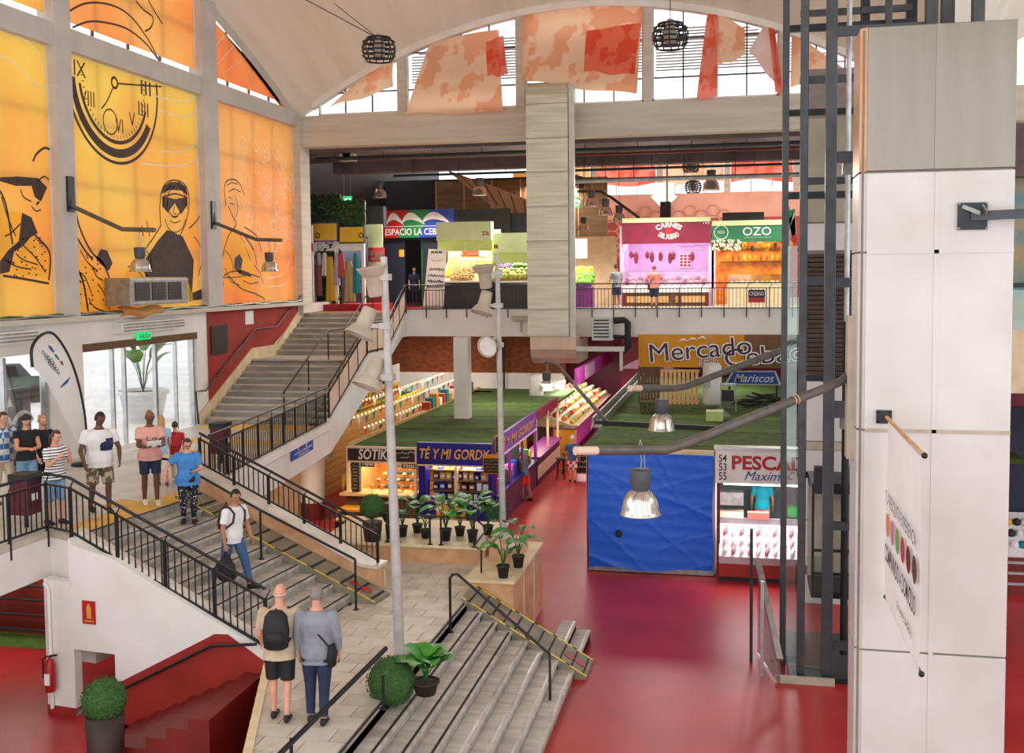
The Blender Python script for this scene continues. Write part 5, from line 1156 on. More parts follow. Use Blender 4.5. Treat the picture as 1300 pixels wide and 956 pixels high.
for z in SHZ: MB().box(x0+.22, x1-.12, 30.3, 30.85, z-.04, z).build('shelf', 'wood_dark', mi)
area_light('tea_light', ((x0+x1)/2, 30.35, 2.0), 1.7, 60, (1, .9, .75), (R(30), 0, 0), .3)
n = 0
for j, z in enumerate(SHZ):
    xx = x0+.32; n = 0
    while xx < x1-.3:
        n += 1; w = rr.uniform(.12, .2); h = rr.uniform(.16, .24); m = rr.choice(('dark_red', 'wood_pale', 'charcoal', 'paper', 'sign_yellow', 'logo_blue', 'wood_dark'))
        bx = thing('tea_packet', '%s tea packet, ' % ({'dark_red': 'dark red', 'wood_pale': 'tan', 'charcoal': 'black', 'paper': 'white', 'sign_yellow': 'yellow', 'logo_blue': 'blue', 'wood_dark': 'brown'}[m]) + '%s from left on the %s shelf of the tea stall' % (ORD[n-1], ('lowest', 'second', 'third', 'top')[j]), 'packet', (xx+w/2, 30.45, z), 'tea packets on the %s shelf' % ('lowest', 'second', 'third', 'top')[j])
        MB().box(xx, xx+w, 30.4, 30.55, z, z+h).build('box', m, bx); MB().box(xx+w*.2, xx+w*.8, 30.385, 30.4, z+h*.3, z+h*.7).build('label_patch', 'paper', bx)
        xx += w+rr.uniform(.02, .06)
# aisle side of the tea stall (facing right)
ai = thing('aisle_counter', 'purple TE Y MI GORDY stall side with sign along the aisle', 'stall', (-7, 33.5, 0))
XA = -6.95
def ap(px, py): return sight(px, py, X=XA)
P0, P1 = ap(638, 560), ap(683, 514); P2, P3 = ap(638, 573), ap(683, 538)
y0, y1 = 30.25, 36.6; zt_, zs_ = 2.72, 2.12
sg = MB().box(XA-.1, XA, y0, y1, zs_, zt_).build('sign', 'sign_purple', ai)
text('TÉ Y MI GORDY', (XA, y0+.35, zs_+.12), (0, 1, 0), y1-y0-.7, .36, 'gold_letter', sg, shear=.25, bold=.02)
MB().box(XA-.02, XA+.02, y0, y1, zs_-.06, zs_).build('sign_rim', 'lilac_wall', ai)
MB().box(XA-.55, XA-.02, y0, y1, 0, .95).build('base', 'counter_plum', ai); MB().box(XA-.6, XA+.05, y0-.05, y1, .95, 1.0).build('counter_edge', 'sign_navy', ai)
for y in (y0, 32.2, 34.2, 36.5): MB().box(XA-.08, XA, y, y+.1, 1.0, zs_).build('post', 'counter_purple', ai)
MB().box(XA-1.3, XA-1.2, y0, y1, 1.0, 2.3).build('back_wall', 'cream_stone', ai)
area_light('aisle_light', (XA-.5, 33.4, 2.1), .4, 90, (1, .92, .8), (0, 0, 0), 5)
for k in range(22):
    m = rr.choice(('dark_red', 'paper', 'sign_yellow', 'logo_green', 'counter_pink', 'logo_blue')); y = y0+.3+.27*k
    solo(MB().box(XA-.4, XA-.15, y, y+.18, 1.0, 1.0+rr.uniform(.2, .5)), 'sweet_box', m, ('%s box from the viewer on the purple side counter, small and ' % ORD[min(k, 19)]) + '%s' % {'dark_red': 'dark red', 'paper': 'white', 'sign_yellow': 'yellow', 'logo_green': 'green', 'counter_pink': 'pink', 'logo_blue': 'blue'}[m], 'box', 'boxes on the purple side counter')
for p, lab in (((613, 577, 639, 602), 'black chalk board with orange frame at the corner of the purple stall'), ((628, 553, 640, 575), 'small black board hung at the corner above the chalk board')):
    t = thing('chalk_board', lab, 'board', tuple(S(p[0], p[3], 29.8))); panel(p[0], p[1], p[2], p[3], 29.79, .06).build('frame', 'banner_ochre', t); panel(p[0]+1, p[1]+(5 if p[0] < 620 else 2), p[2]-1, p[3]-1, 29.77, .02).build('slate', 'sign_black', t)
    for k in range(4): scribble(S(p[0]+3, p[1]+(9 if p[0] < 620 else 6)+4*k, 29.76), (1, 0, 0), .4 if p[0] < 620 else .15, .05, 'gold_letter', t, seed=k)
# more stalls up the aisle on the left
nx = thing('counter_stall', 'dark plum counter stall with pale band after the purple stall', 'stall', (-7, 39, 0))
MB().box(-7.6, -6.95, 36.8, 41.6, 0, 1.0).build('base', 'counter_plum', nx); MB().box(-6.95, -6.93, 36.8, 41.6, .25, .7).build('pale_band', 'infill', nx); MB().box(-7.6, -6.85, 36.8, 41.6, 1.0, 1.05).build('counter_edge', 'counter_purple', nx)
MB().box(-7.1, -7.0, 36.8, 41.6, 2.3, 2.65).build('fascia', 'sign_maroon', nx); MB().box(-8.4, -8.3, 36.8, 41.6, 0, 2.4).build('back_wall', 'sign_yellow', nx)
for y in (36.8, 39.2, 41.5): MB().box(-7.05, -6.97, y, y+.08, 1.05, 2.4).build('post', 'cream_stone', nx)
area_light('counter_light', (-7.5, 39.2, 2.2), .4, 70, (1, .85, .6), (0, 0, 0), 4)
cr2 = thing('wooden_chest', 'tall yellow wooden chest at the end of the pink produce counter', 'chest', (-6.9, 43, 0))
MB().box(-7.3, -6.5, 42.3, 43.1, 0, 1.25).build('body', 'banner_ochre', cr2); MB().box(-7.35, -6.45, 42.25, 43.15, 1.25, 1.3).build('lid', 'wood_dark', cr2); MB().box(-6.5, -6.48, 42.4, 43.0, .15, 1.1).build('door', 'wood_pale', cr2)
pk = thing('produce_counter', 'long magenta produce counter running back along the aisle', 'counter', (-7, 49, 0))
MB().box(-7.6, -6.6, 43.6, 56, .35, 1.15).build('skirt', 'counter_pink', pk); MB().box(-7.5, -6.7, 43.6, 56, 0, .35).build('plinth', 'counter_plum', pk); MB().prism([(-6.55, 43.6, 1.15), (-8.6, 43.6, 1.15), (-8.6, 43.6, 1.9)], (0, 12.4, 0)).build('display_slope', 'cream_stone', pk)
MB().box(-6.7, -6.6, 44, 57.8, 2.85, 3.55).build('fascia', 'counter_pink', pk); MB().box(-6.6, -6.58, 46.5, 49.5, 2.9, 3.5).build('pale_field', 'lilac_wall', pk)
area_light('produce_light', (-7.4, 49.5, 2.8), .5, 320, (1, .88, .9), (0, 0, 0), 11)
for k in range(150):
    m, nm = rr.choice((('fruit_orange', 'orange'), ('fruit_lettuce', 'green'), ('paper', 'white'), ('fruit_tomato', 'red'), ('sign_yellow', 'yellow'), ('fruit_pale_green', 'pale green'))); y = 43.8 + 12*(k//5)/30; x = -6.8-.36*(k % 5)
    lump('vegetable', m, (x, y+rr.random()*.2, 1.27+(-6.55-x)*.36), (.12, .13, .1), '%s vegetable on the magenta counter, %s place of row %s' % (nm, ORD[k % 5], ('first', 'second', 'third', 'fourth', 'fifth', 'sixth', 'seventh', 'eighth', 'ninth', 'tenth', 'eleventh', 'twelfth', 'thirteenth', 'fourteenth', 'fifteenth', 'sixteenth', 'seventeenth', 'eighteenth', 'nineteenth', 'twentieth', 'twenty first', 'twenty second', 'twenty third', 'twenty fourth', 'twenty fifth', 'twenty sixth', 'twenty seventh', 'twenty eighth', 'twenty ninth', 'thirtieth')[k//5]), 'vegetable', '%s vegetables of the magenta counter' % nm)
mr = thing('maroon_kiosk', 'maroon kiosk with white arches at the far end of the aisle', 'stall', (-4.2, 52, 0))
MB().box(-5.6, -3.0, 52, 56, 0, 5.2).build('body', 'sign_maroon', mr)
for z in (2.9, 4.6):
    MB().prism([(-5.6, 51.97, z)] + [(-5.6+2.6*k/12, 51.97, z+.55*math.sin(math.pi*k/12)) for k in range(13)] + [(-3.0, 51.97, z)], (0, -.03, 0)).build('white_arch', 'lilac_wall', mr)
# aisle furniture
def stool(label, x, y, m='charcoal', h=.75, group=None):
    t = thing('bar_stool', label, 'stool', (x, y, 0), group)
    MB().lathe([(0, h), (.19, h), (.2, h+.03), (.18, h+.06), (0, h+.06)], (x, y, 0), 16).build('seat', m, t)
    for k in range(4):
        g = math.pi/4+k*math.pi/2; MB().tube([(x+.12*math.cos(g), y+.12*math.sin(g), h), (x+.2*math.cos(g), y+.2*math.sin(g), 0)], .016, 6).build('leg', 'black_metal', t)
    MB().tube([(x+.17*math.cos(g), y+.17*math.sin(g), .3) for g in [k*math.pi/6 for k in range(13)]], .01, 5).build('foot_ring', 'black_metal', t)
stool('dark stool nearest the viewer at the plum counter', -6.35, 38.2); stool('dark stool second from the viewer at the plum counter', -6.3, 39.3); stool('dark stool third from the viewer at the plum counter', -6.25, 40.5)
eb = sight(738, 607, Z=0); ab = thing('easel_board', 'small black chalk board easel beside the white haired person in the aisle', 'board', (eb.x, eb.y, 0))
MB().box(eb.x-.22, eb.x+.25, eb.y-.02, eb.y+.02, .2, .95).build('slate', 'sign_black', ab); MB().box(eb.x-.27, eb.x+.3, eb.y+.0, eb.y+.04, .15, 1.0).build('frame', 'cream_stone', ab)
for dx in (-.24, .27): MB().bar((eb.x+dx, eb.y+.03, 1.0), (eb.x+dx, eb.y+.25, 0), .04).build('leg', 'cream_stone', ab); MB().bar((eb.x+dx, eb.y+.01, .2), (eb.x+dx, eb.y-.05, 0), .04).build('leg', 'cream_stone', ab)
for k in range(3): scribble((eb.x-.18, eb.y-.03, .78-.2*k), (1, 0, 0), .38, .09, 'chalk', ab, seed=k)
# right block: tarp front, fish stall, turf roof with junk
BR = thing('right_stall_block', 'stall block with green turf roof right of the red aisle', 'stall', (0, 30, 0))
MB().box(-3.9, 6.6, 26.6, 46.0, 2.98, 3.08).build('roof', 'turf', BR)
for k in range(5): MB().bar((-3.7, 28+2.6*k, 3.085), (6, 27.4+2.6*k, 3.085), .8, .012).build('turf_sheet', 'turf_light', BR)
MB().box(-3.75, -3.65, 26.5, 46, 0, 2.98).build('side_wall', 'panel_white', BR); MB().box(-.62, -.52, 26.55, 30, 0, 2.98).build('inner_wall', 'panel_white', BR); MB().box(-.6, 6.6, 30, 30.1, 0, 2.98).build('back_wall', 'fish_grey', BR)
MB().box(-3.75, -.55, 26.38, 26.5, 2.98, 3.14).build('top_rail', 'cream_stone', BR); MB().box(-3.72, -3.62, 26.36, 26.46, 0, 3.0).build('corner_post', 'dark_red', BR); MB().box(-3.7, -.55, 26.35, 26.5, .02, .14).build('kick_board', 'galv', BR)
for k in range(10):
    z = .9+.19*k; MB().box(-3.65+.0, -3.6+.0, 27, 30, z, z+.02).build('side_line', 'panel_seam', BR)
def tarp_fn(u, v):
    rd = lambda a, s: (1-abs(math.sin(a)))**s
    x = -3.68+3.1*u; z = .12+2.92*v
    y = 26.30 - .05*math.sin(u*5+v*2) - .05*rd(4*(v-.1+u*.42), 10)*(1-v)**.8 - .018*rd(9*(v*.8+u*.75), 7)*(1-.6*v) - .03*rd(9*(u-1.05)*(1.7-v), 5)*u*v - .015*rd(11*(v*1.1-u*.35), 8)*u - .003*math.sin(60*v+5*u)
    return V((x + (.0 if 0 < u < 1 else .02*math.sin(9*v)), y, z + .04*math.sin(math.pi*u*3)*(1-v)))
solo(MB().grid(tarp_fn, 90, 80), 'blue_tarp', 'tarp_blue', 'big bright blue tarpaulin stretched over the closed stall front', 'tarpaulin')
for p, lab in (((785, 678), 'small black patch on the lower left of the blue tarp'),):
    c_ = S(p[0], p[1], 26.2); solo(MB().ball((c_.x, 26.22, c_.z), (.09, .03, .1), 8, 6), 'tarp_patch', 'black_strip', lab, 'patch')
fs = thing('fish_stall', 'white PESCADERIA fish stall with numbers 54, 53 and 55', 'stall', (.8, 26.5, 0))
A, B = S(908, 612, 26.4), S(1010, 569, 26.4); x0 = A.x; x1 = 3.4; zs_, zt_ = A.z, B.z
sg = MB().box(x0, x1, 26.3, 26.6, zs_, zt_-.06).build('sign', 'sign_white', fs); MB().box(x0-.03, x1, 26.25, 26.65, zt_-.06, zt_).build('sign_top', 'aluminium', fs)
for s_, y in (('54', 577), ('53', 588), ('55', 599.5)): word(s_, 912.5, y, 922.5, y+9.5, 26.3, 'black_letter', sg, bold=.01)
lw = S(1003, 590, 26.3).x - S(929, 590, 26.3).x; a_ = S(929, 596, 26.3); text('PESCADERIA', a_, (1, 0, 0), lw*2.02, S(929, 578, 26.3).z-a_.z, 'red_letter', sg, bold=.03)
word('Maximo', 945, 599.5, 1000, 609.5, 26.3, 'blue_letter', sg, shear=.4); word('C', 1001, 599.5, 1009, 609.5, 26.3, 'blue_letter', sg, shear=.4)
for x in (x0+.04, 2.0): MB().box(x, x+.08, 26.4, 26.5, 0, zs_).build('post', 'dark_red', fs)
zct = S(950, 706, 26.1).z
MB().box(x0+.1, x1, 26.0, 27.0, .12, zct-.1).build('base', 'red_wall', fs); MB().box(x0+.1, x1, 25.97, 26.0, .45, .55).build('base_stripe', 'aluminium', fs); MB().box(x0+.1, x1, 26.05, 27, 0, .12).build('plinth', 'charcoal', fs)
MB().box(x0+.1, x1, 25.95, 27.1, zct-.1, zct).build('counter_rim', 'aluminium', fs)
MB().prism([(x0+.1, 25.98, zct), (x0+.1, 27.1, zct), (x0+.1, 27.1, zct+.55)], (x1-x0-.15, 0, 0)).build('ice_slope', 'ice', fs)
MB().box(x0+.1, x1, 25.95, 25.965, zct, zct+.32).build('front_glass', GLASS, fs); MB().box(x0+.1, x1, 27.1, 27.2, zct+.35, zct+.7).build('back_shelf', 'aluminium', fs)
area_light('fish_light', (1.0, 27.0, 2.3), 2.6, 170, (1, .88, .9), (0, 0, 0), 1.4)
MB().tube([(x0+.2, 26.7, 2.28), (x1-.2, 26.7, 2.28)], .03, 8).build('tube_light', 'tube_white', fs)
for k in range(36):
    i, j = k % 12, k//12; m = ('fish_silver', 'pink_meat', 'meat', 'fish_silver')[(i*2+j) % 4]; x = x0+.25+.2*i; y = 26.1+.32*j
    t = thing('fish', '%s fish on the ice slope, %s from the left in the %s row' % ({'fish_silver': 'silver', 'pink_meat': 'pink', 'meat': 'dark red'}[m], ORD[i], ('front', 'middle', 'back')[j]), 'fish', (x, y, zct+.03), '%s fish of the fish stall' % {'fish_silver': 'silver', 'pink_meat': 'pink', 'meat': 'dark red'}[m])
    z = zct+.06+(y-25.98)*.5; MB().lathe([(0, -.16), (.03, -.13), (.055, -.04), (.05, .05), (.02, .13), (.01, .15)], (x, y, z), 10, (.25, .85, .45)).build('body', m, t); MB().add([V((x, y, z))+V((.25, .85, .45))*.15, V((x-.05, y+.2, z+.1)), V((x+.12, y+.19, z+.1))], [(0, 1, 2)]).build('tail', m, t)
solo(MB().box(S(949, 665, 27.1).x, S(976, 665, 27.1).x, 27.05, 27.25, zct+.7, zct+.86), 'red_tray', 'infill_red', 'salmon red tray on the back shelf of the fish stall', 'tray')
for k, (p, m, lab) in enumerate((((914, 625, 944, 640), 'galv', 'grey weighing scale at the left of the fish stall'), ((912, 650, 944, 672), 'infill', 'pale crate under the weighing scale'), ((1000, 645, 1012, 655), 'logo_green', 'green crate behind the lift frame in the fish stall'))):
    a_, b_ = S(p[0], p[3], 28.2), S(p[2], p[1], 28.2); solo(MB().box(a_.x, b_.x, 28.1, 28.5, a_.z, b_.z), ('weighing_scale', 'fish_crate', 'fish_crate')[k], m, lab, ('scale', 'crate', 'crate')[k])
solo(MB().box(x0+.1, 3, 28.0, 28.6, 0, S(930, 673, 28.2).z), 'work_table', 'aluminium', 'steel work table at the back of the fish stall', 'table')
# gutter on the roof edge, junk, pallets, banner, MARISCOS sign
gt = thing('roof_gutter', 'grey metal gutter along the left edge of the right turf roof', 'gutter', (-4.1, 38, 3.05))
MB().box(-4.2, -3.85, 31, 46, 3.0, 3.03).build('base', 'galv', gt); MB().box(-4.2, -4.16, 31, 46, 3.03, 3.3).build('side', 'galv', gt); MB().box(-3.89, -3.85, 31, 46, 3.03, 3.3).build('side', 'galv', gt)
bn = thing('market_banner', 'ochre and brown Mercado de la Cebada banner under the gallery', 'banner', tuple(S(900, 467, 36.8)))
a_, b_ = S(810.5, 466, 36.8), S(1010, 425, 36.8); xm = S(945, 445, 36.8).x
def ban(x0_, x1_, m):
    MB().grid(lambda u, v: V((x0_+(x1_-x0_)*u, 36.82+.025*math.sin(9*(x0_+(x1_-x0_)*u)+v*2), a_.z+(b_.z-a_.z)*v)), 20, 6).build('cloth', m, bn)
ban(a_.x, xm, 'banner_ochre'); ban(xm, b_.x+.6, 'banner_brown')
for dl, m, sx, sz in ((0, 'white_letter', -.035, -.03), (.002, 'white_letter', .035, -.03), (.004, 'white_letter', -.035, .035), (.006, 'white_letter', .035, .035), (.016, 'plum_letter', 0, 0)):
    bo = 0; sh_v = V((sx, 0, sz))
    q = S(826, 460, 36.75-dl); text('Mercado', q+sh_v, (1, 0, .09), S(955, 440, 36.75).x-q.x, .62, m, bn, bold=bo, up=(-.09, 0, 1), lift=.01)
    q = S(888, 464, 36.75-dl); text('de la', q+sh_v*.6, (1, 0, .03), S(911, 440, 36.75).x-q.x, .25, m, bn, bold=bo*.5)
    q = S(921, 466, 36.75-dl); text('Cebada', q+sh_v, (1, 0, .10), S(1040, 440, 36.75).x-q.x, .6, m, bn, bold=bo, up=(-.1, 0, 1))
for k in range(3):
    pts = [S(861+12*k+13*j/8, 434-3*k/2-4.5*math.sin(math.pi*j/8), 36.76) for j in range(9)]; MB().prism(pts + [S(861+12*k+13*j/8, 434-3*k/2-2*math.sin(math.pi*j/8), 36.76) for j in range(7, 0, -1)], (0, -.01, 0)).build('white_arch', 'white_letter', bn)
def pallet(label, x0, x1, y, z0, z1, m, lean=.3, n=9, horizontal=False):
    t = thing('wooden_pallet', label, 'pallet', ((x0+x1)/2, y, z0)); h = z1-z0; w = (x1-x0)/n
    for k in range(n): MB().obox((x0+w*k, y, z0), (w*.68, 0, 0), (0, .03, 0), (0, lean, h)).build('plank', m, t)
    for f in (.05, .48, .92): MB().obox((x0, y+.03+lean*f, z0+h*f), (x1-x0, 0, 0), (0, .08, 0), (0, 0, .09)).build('rail', m, t)
a_, b_ = S(840, 522, 36.2), S(888, 470, 36.2)
pallet('pale wooden pallet leaning upright under the banner', S(838, 500, 36.2).x, b_.x, 36.2, 3.09, b_.z, 'wood_pale', .2)
pallet('dark wooden pallet behind the pale one', S(810, 500, 36.6).x, S(842, 500, 36.6).x, 36.6, 3.09, S(820, 466, 36.6).z, 'wood_dark', .05, 8)
ms = thing('shellfish_sign', 'blue Mariscos sign with white rim over the turf roof', 'sign', tuple(S(955, 488, 38)))
PL_ = [S(920, 488, 38), S(992, 489, 38), S(985, 471, 38), S(930, 471, 38)]; MB().prism(PL_, (0, .1, 0)).build('rim', 'white_letter', ms)
MB().prism([S(923, 487, 37.98), S(989, 488, 37.98), S(983, 472.5, 37.98), S(931.5, 472.5, 37.98)], (0, .03, 0)).build('field', 'sign_blue', ms); word('Mariscos', 932, 475, 983, 485, 37.97, 'white_letter', ms, shear=.35, bold=.01)
for px in (926, 986): p = S(px, 488, 38); MB().tube([(p.x, 38.05, 3.08), (p.x, 38.05, p.z)], .04, 6).build('post', 'dark_steel', ms)
wp = thing('water_heater', 'white cylinder heater standing under the banner right of the pallets', 'heater', tuple(S(904, 520, 36.3))); p = S(904, 520, 36.3)
MB().lathe([(0, 0), (.3, 0), (.32, .1), (.32, 1.3), (.25, 1.42), (0, 1.45)], (p.x, 36.3, 3.08), 18).build('tank', 'panel_white', wp); MB().tube([(p.x-.1, 36.3, 4.5), (p.x-.1, 36.3, 5.34)], .03, 6).build('pipe', 'galv', wp); MB().box(p.x-.28, p.x-.05, 35.98, 36.02, 3.7, 4.0).build('control_box', 'galv', wp)
wh2 = thing('water_heater', 'small white heater tank below the duct above the left turf roof', 'heater', tuple(S(681, 506, 44))); p = S(681, 506, 44); MB().lathe([(0, 0), (.25, 0), (.3, .08), (.3, .95), (.2, 1.05), (0, 1.06)], (p.x, 44, p.z), 16).build('tank', 'panel_white', wh2)
for dx in (-.15, .15): MB().tube([(p.x+dx, 44, 2.44), (p.x+dx, 44, p.z)], .025, 6).build('leg', 'galv', wh2)
for (p, y, dy, dz, m, nm, lab, cat) in (((812, 516, 836, 531), 33.6, .5, .0, 'hedge_panel', 'green_box', 'green box lying on the right turf roof before the pallets', 'box'), ((896, 531, 918, 543), 32.2, .5, 0, 'fruit_pale_green', 'green_case', 'pale green flat case on the right turf roof', 'box')):
    a_, b_ = S(p[0], p[3], y), S(p[2], p[1], y); solo(MB().box(a_.x, b_.x, y, y+dy, 3.08, 3.08+b_.z-a_.z), nm, m, lab, cat)
tv = thing('tilted_board', 'dark green board lying tilted against a small steel table on the turf', 'board', tuple(S(915, 534, 33.2))); q = [S(902, 525, 33.6), S(915, 517, 34.0), S(932, 534, 33.2), S(918, 534, 33.0)]; MB().prism(q, (0, 0, .04)).build('board', 'fish_grey', tv)
for p_ in q[2:]: MB().tube([(p_.x, p_.y, 3.08), (p_.x, p_.y, p_.z)], .02, 5).build('leg', 'galv', tv)
t = thing('steel_table', 'small steel table with dark microwave on the turf under the banner', 'table', tuple(S(926, 532, 34.6))); p = S(914, 530, 34.6); r_ = S(935, 530, 34.6).x
MB().box(p.x, r_, 34.6, 35.1, 3.9, 3.95).build('tabletop', 'galv', t)
for x in (p.x, r_-.04):
    for y in (34.6, 35.05): MB().box(x, x+.04, y, y+.04, 3.08, 3.9).build('leg', 'galv', t)
MB().box(p.x+.05, r_-.08, 34.65, 35.0, 3.4, 3.75).build('lower_box', 'charcoal', t)
for k in range(7):
    x = 0.2+.35*k; solo(MB().tube([V((x+.4*math.sin(j*1.3+k), 35.4+.25*j, 3.13+.05*(j % 2)+.12*(k % 3))) for j in range(8)], .03, 5), 'tangled_cable', 'cable_black', 'black cable tangled on the turf under the Mariscos sign, %s from the left' % ORD[k], 'cable', 'tangled cables on the right turf roof')
jb = thing('folding_rack', 'dark folded rack lying on the turf among the cables', 'rack', (1.2, 36, 3.08)); MB().bar((.3, 35.8, 3.12), (2.2, 36.3, 3.5), .06).build('bar', 'dark_steel', jb); MB().bar((.5, 36.3, 3.5), (2.1, 35.7, 3.12), .06).build('bar', 'dark_steel', jb)
# stay on the turf roof carrying the far lamp arm
bs = thing('roof_beam', 'long black steel beam lying across the right turf roof', 'beam', (-2.5, 31, 3.08)); p, q = S(756, 592, 31), S(912, 598, 30.2); MB().bar((p.x, 31, 3.16), (q.x, 30.2, 3.16), .12, .12).build('bar', 'dark_steel', bs)
fa = thing('lamp_bracket', 'straight dark lamp arm rising from the roof beam over the aisle', 'bracket', (-2.2, 31, 3.1))
pts = [V((S(822, 588, 31).x, 31, 3.16)), S(812, 583, 31), S(706, 462, 31), S(692, 459, 31)]; MB().tube(pts, .06, 8).build('tube', 'lamp_tube', fa)
copy_tree(LAMP, S(694, 491, 31)-V((0, 0, .1)), scale=.95, label='bell shaped lamp at the end of the straight arm over the aisle')
# ---- left market row beyond the plaza
lr = thing('left_market_row', 'row of shuttered stalls with wooden slats under the gallery stairs', 'stall', (-14.5, 38, 0))
MB().box(-15.9, -13.9, 33, 46, 2.2, 2.3).build('roof', 'turf', lr); MB().box(-13.95, -13.85, 33, 46, 0, 2.3).build('shutter', 'wood_pale', lr)
for k in range(9): MB().box(-13.86, -13.82, 33, 46, .15+.24*k, .33+.24*k).build('slat', 'wood_pale', lr)
MB().box(-14.0, -13.8, 33, 46, 2.3, 2.45).build('lit_edge', 'sign_yellow', lr)  # warm glow along the edge is put into the yellow colour
ss = thing('sausage_shop_sign', 'yellow SAN SALCHICHERIA sign under the gallery stairs', 'sign', (-13.9, 38, 2.9)); XS2 = -13.8
MB().box(XS2-.05, XS2, 37.3, 42.2, 2.55, 3.15).build('board', 'sign_yellow', ss); MB().box(XS2-.04, XS2-.01, 37.3, 42.2, 3.15, 3.9).build('upper_board', 'flag_white', ss)
text('SALCHICHERIA', (XS2, 37.5, 2.65), (0, 1, 0), 4.5, .42, 'dark_red', ss, bold=.02); text('SAN', (XS2, 38.6, 3.25), (0, 1, 0), 2.6, .55, 'charcoal', ss, bold=.04)
for k in range(3):
    t = thing('bunting', ('bunting string nearest the SOTIK stall', 'middle bunting string over the left aisle', 'upper bunting string over the left aisle')[k], 'bunting', (-12.3-.4*k, 32, 2.6+.25*k), 'bunting over the left aisle')
    pts = [V((-11.9-.5*k, 32.5+.75*j, 2.66+.28*k-.15*math.sin(math.pi*((j % 4)/4)))) for j in range(19)]
    MB().tube(pts, .012, 4).build('string', 'paper', t)
    for j, p in enumerate(pts[:-1]):
        MB().add([p, p+V((0, .4, 0)), p+V((0, .2, -.32))], [(0, 1, 2)]).build('flag', ('sign_red', 'paper', 'logo_green', 'cloth_teal')[j % 4], t)
    mb = MB()
    for j in range(36): mb.ball((-11.85-.5*k, 32.5+.37*j, 2.62+.28*k), .035, 6, 4)
    o = mb.build('bulbs', 'bulb_warm', t); o['kind'] = 'stuff'
area_light('left_aisle_light', (-12.6, 39, 3.2), 1.0, 45, (1, .75, .4), (0, 0, 0), 10)
for k in range(14):
    m, nm = (('fruit_tomato', 'red'), ('cloth_teal', 'teal'), ('banner_ochre', 'ochre'), ('paper', 'white'))[k % 4]; solo(MB().box(-11.6, -11.3, 38+.5*k, 38.3+.5*k, 2.52, 2.8+.1*(k % 3)), 'storage_box', m, '%s storage box on the left turf roof edge, %s from the viewer' % (nm, ORD[k]), 'box', '%s boxes on the left turf roof edge' % nm)
# yellow passage wall under the plaza with counter and hatch
struct(MB().box(-14.8, -13.2, 30.9, 31.0, 0, 2.3), 'wall_left', 'cream_stone')
struct(MB().box(-16.3, -13.0, 19.5, 19.6, 0, 1.2), 'wall_front', 'dark_red'); struct(MB().box(-16.3, -13.0, 19.5, 19.6, 1.2, 2.3), 'wall_front', 'lime_wall'); struct(MB().box(-13.0, -12.85, 19.4, 19.7, 0, 2.3), 'trim_13', 'dark_steel'); struct(MB().box(-16.3, -13.2, 18.7, 19.5, 0, .006), 'floor_strip', 'turf_light')
ct_ = thing('wooden_counter', 'pale wooden counter seen through the hatch under the stairs', 'counter', (-10.6, 17.2, 0))
MB().obox(fl(.1, .9, 1.0), D*.75, N*.5, (0, 0, .05)).build('counter_top', 'wood_pale', ct_)
for r_ in (.15, .75): MB().obox(fl(r_, 1.0, 0), D*.05, N*.05, (0, 0, 1.0)).build('leg', 'dark_steel', ct_)
struct(MB().obox(fl(.0, 1.6, 0), D*1.4, N*.1, (0, 0, 2.2)), 'wall_front', 'banner_ochre')
area_light('under_stairs_fill', tuple(fl(.4, .9, 1.9)), .5, 14, (1, .7, .35), (0, 0, 0)); area_light('under_plaza_fill', (-14.2, 18.2, 2.25), 1.5, 45, (1, .9, .8), (0, 0, 0)); area_light('under_plaza_fill', (-12.6, 28.0, 2.2), 1.2, 70, (1, .85, .6), (0, 0, 0)); area_light('aisle_fill', (-5.3, 36, 4.3), 1.2, 150, (1, .9, .82), (0, 0, 0), 12)  # unseen fill lamps, added to brighten the hatch, plaza underside and aisle
p = fl(-.35, -.32, .45); extinguisher('red fire extinguisher with white label at the wall end below the plaza', tuple(p), .66)
fsg = thing('fire_sign', 'red square fire extinguisher sign on the white stair wall', 'sign', tuple(fl(.3, -.2, 1.6)))
def on_wall(px, py): return sight(px, py, Y=0) 
a_ = fl(.27, -.19, 1.66)
MB().obox(a_, D*.27, -N*.012, (0, 0, .4)).build('panel', 'sign_red', fsg); MB().obox(a_+D*.1-N*.012+V((0, 0, .1)), D*.09, -N*.006, (0, 0, .2)).build('pictogram', 'gold_letter', fsg); MB().obox(a_+D*.12-N*.012+V((0, 0, .3)), D*.05, -N*.006, (0, 0, .05)).build('pictogram', 'gold_letter', fsg); MB().obox(a_+D*.04-N*.012+V((0, 0, .04)), D*.19, -N*.006, (0, 0, .025)).build('text_line', 'gold_letter', fsg)
solo(MB().tube([fl(-.42, -.22, .1), fl(-.42, -.22, 2.2), fl(-.5, -.22, 2.3)], .035, 8), 'drain_pipe', 'white_paint', 'thin white pipe at the left end of the stair wall', 'pipe')
# blue parking sign on the plaza edge
pe = V((-1.17, 9.65, 0)).normalized(); pn = V((pe.y, -pe.x, 0)); pp0 = V((-10.68, 19.95, 0)) + pn*.05
a_ = on_plane(371, 586, pp0, pn); b_ = on_plane(398, 577, pp0, pn); z1 = on_plane(371, 563, pp0, pn).z; w = (V((b_.x, b_.y, 0))-V((a_.x, a_.y, 0))).length; h = z1-a_.z
pk_ = thing('parking_sign', 'blue parking sign on the white plaza edge under the railing', 'sign', a_)
MB().obox(a_-pn*.04, pe*w, pn*.04, (0, 0, h)).build('panel', 'sign_blue', pk_)
for s_, u_, v_, w_, h_ in (('P', .24, .46, .15, .42), ('y', .6, .4, .16, .42), ('ACCESO PARKING', .08, .25, .84, .12), ('CLIENTES', .26, .08, .5, .11)): text(s_, a_+pe*(w*u_)+V((0, 0, h*v_)), pe, w*w_, h*h_, 'white_letter', pk_, bold=.02)
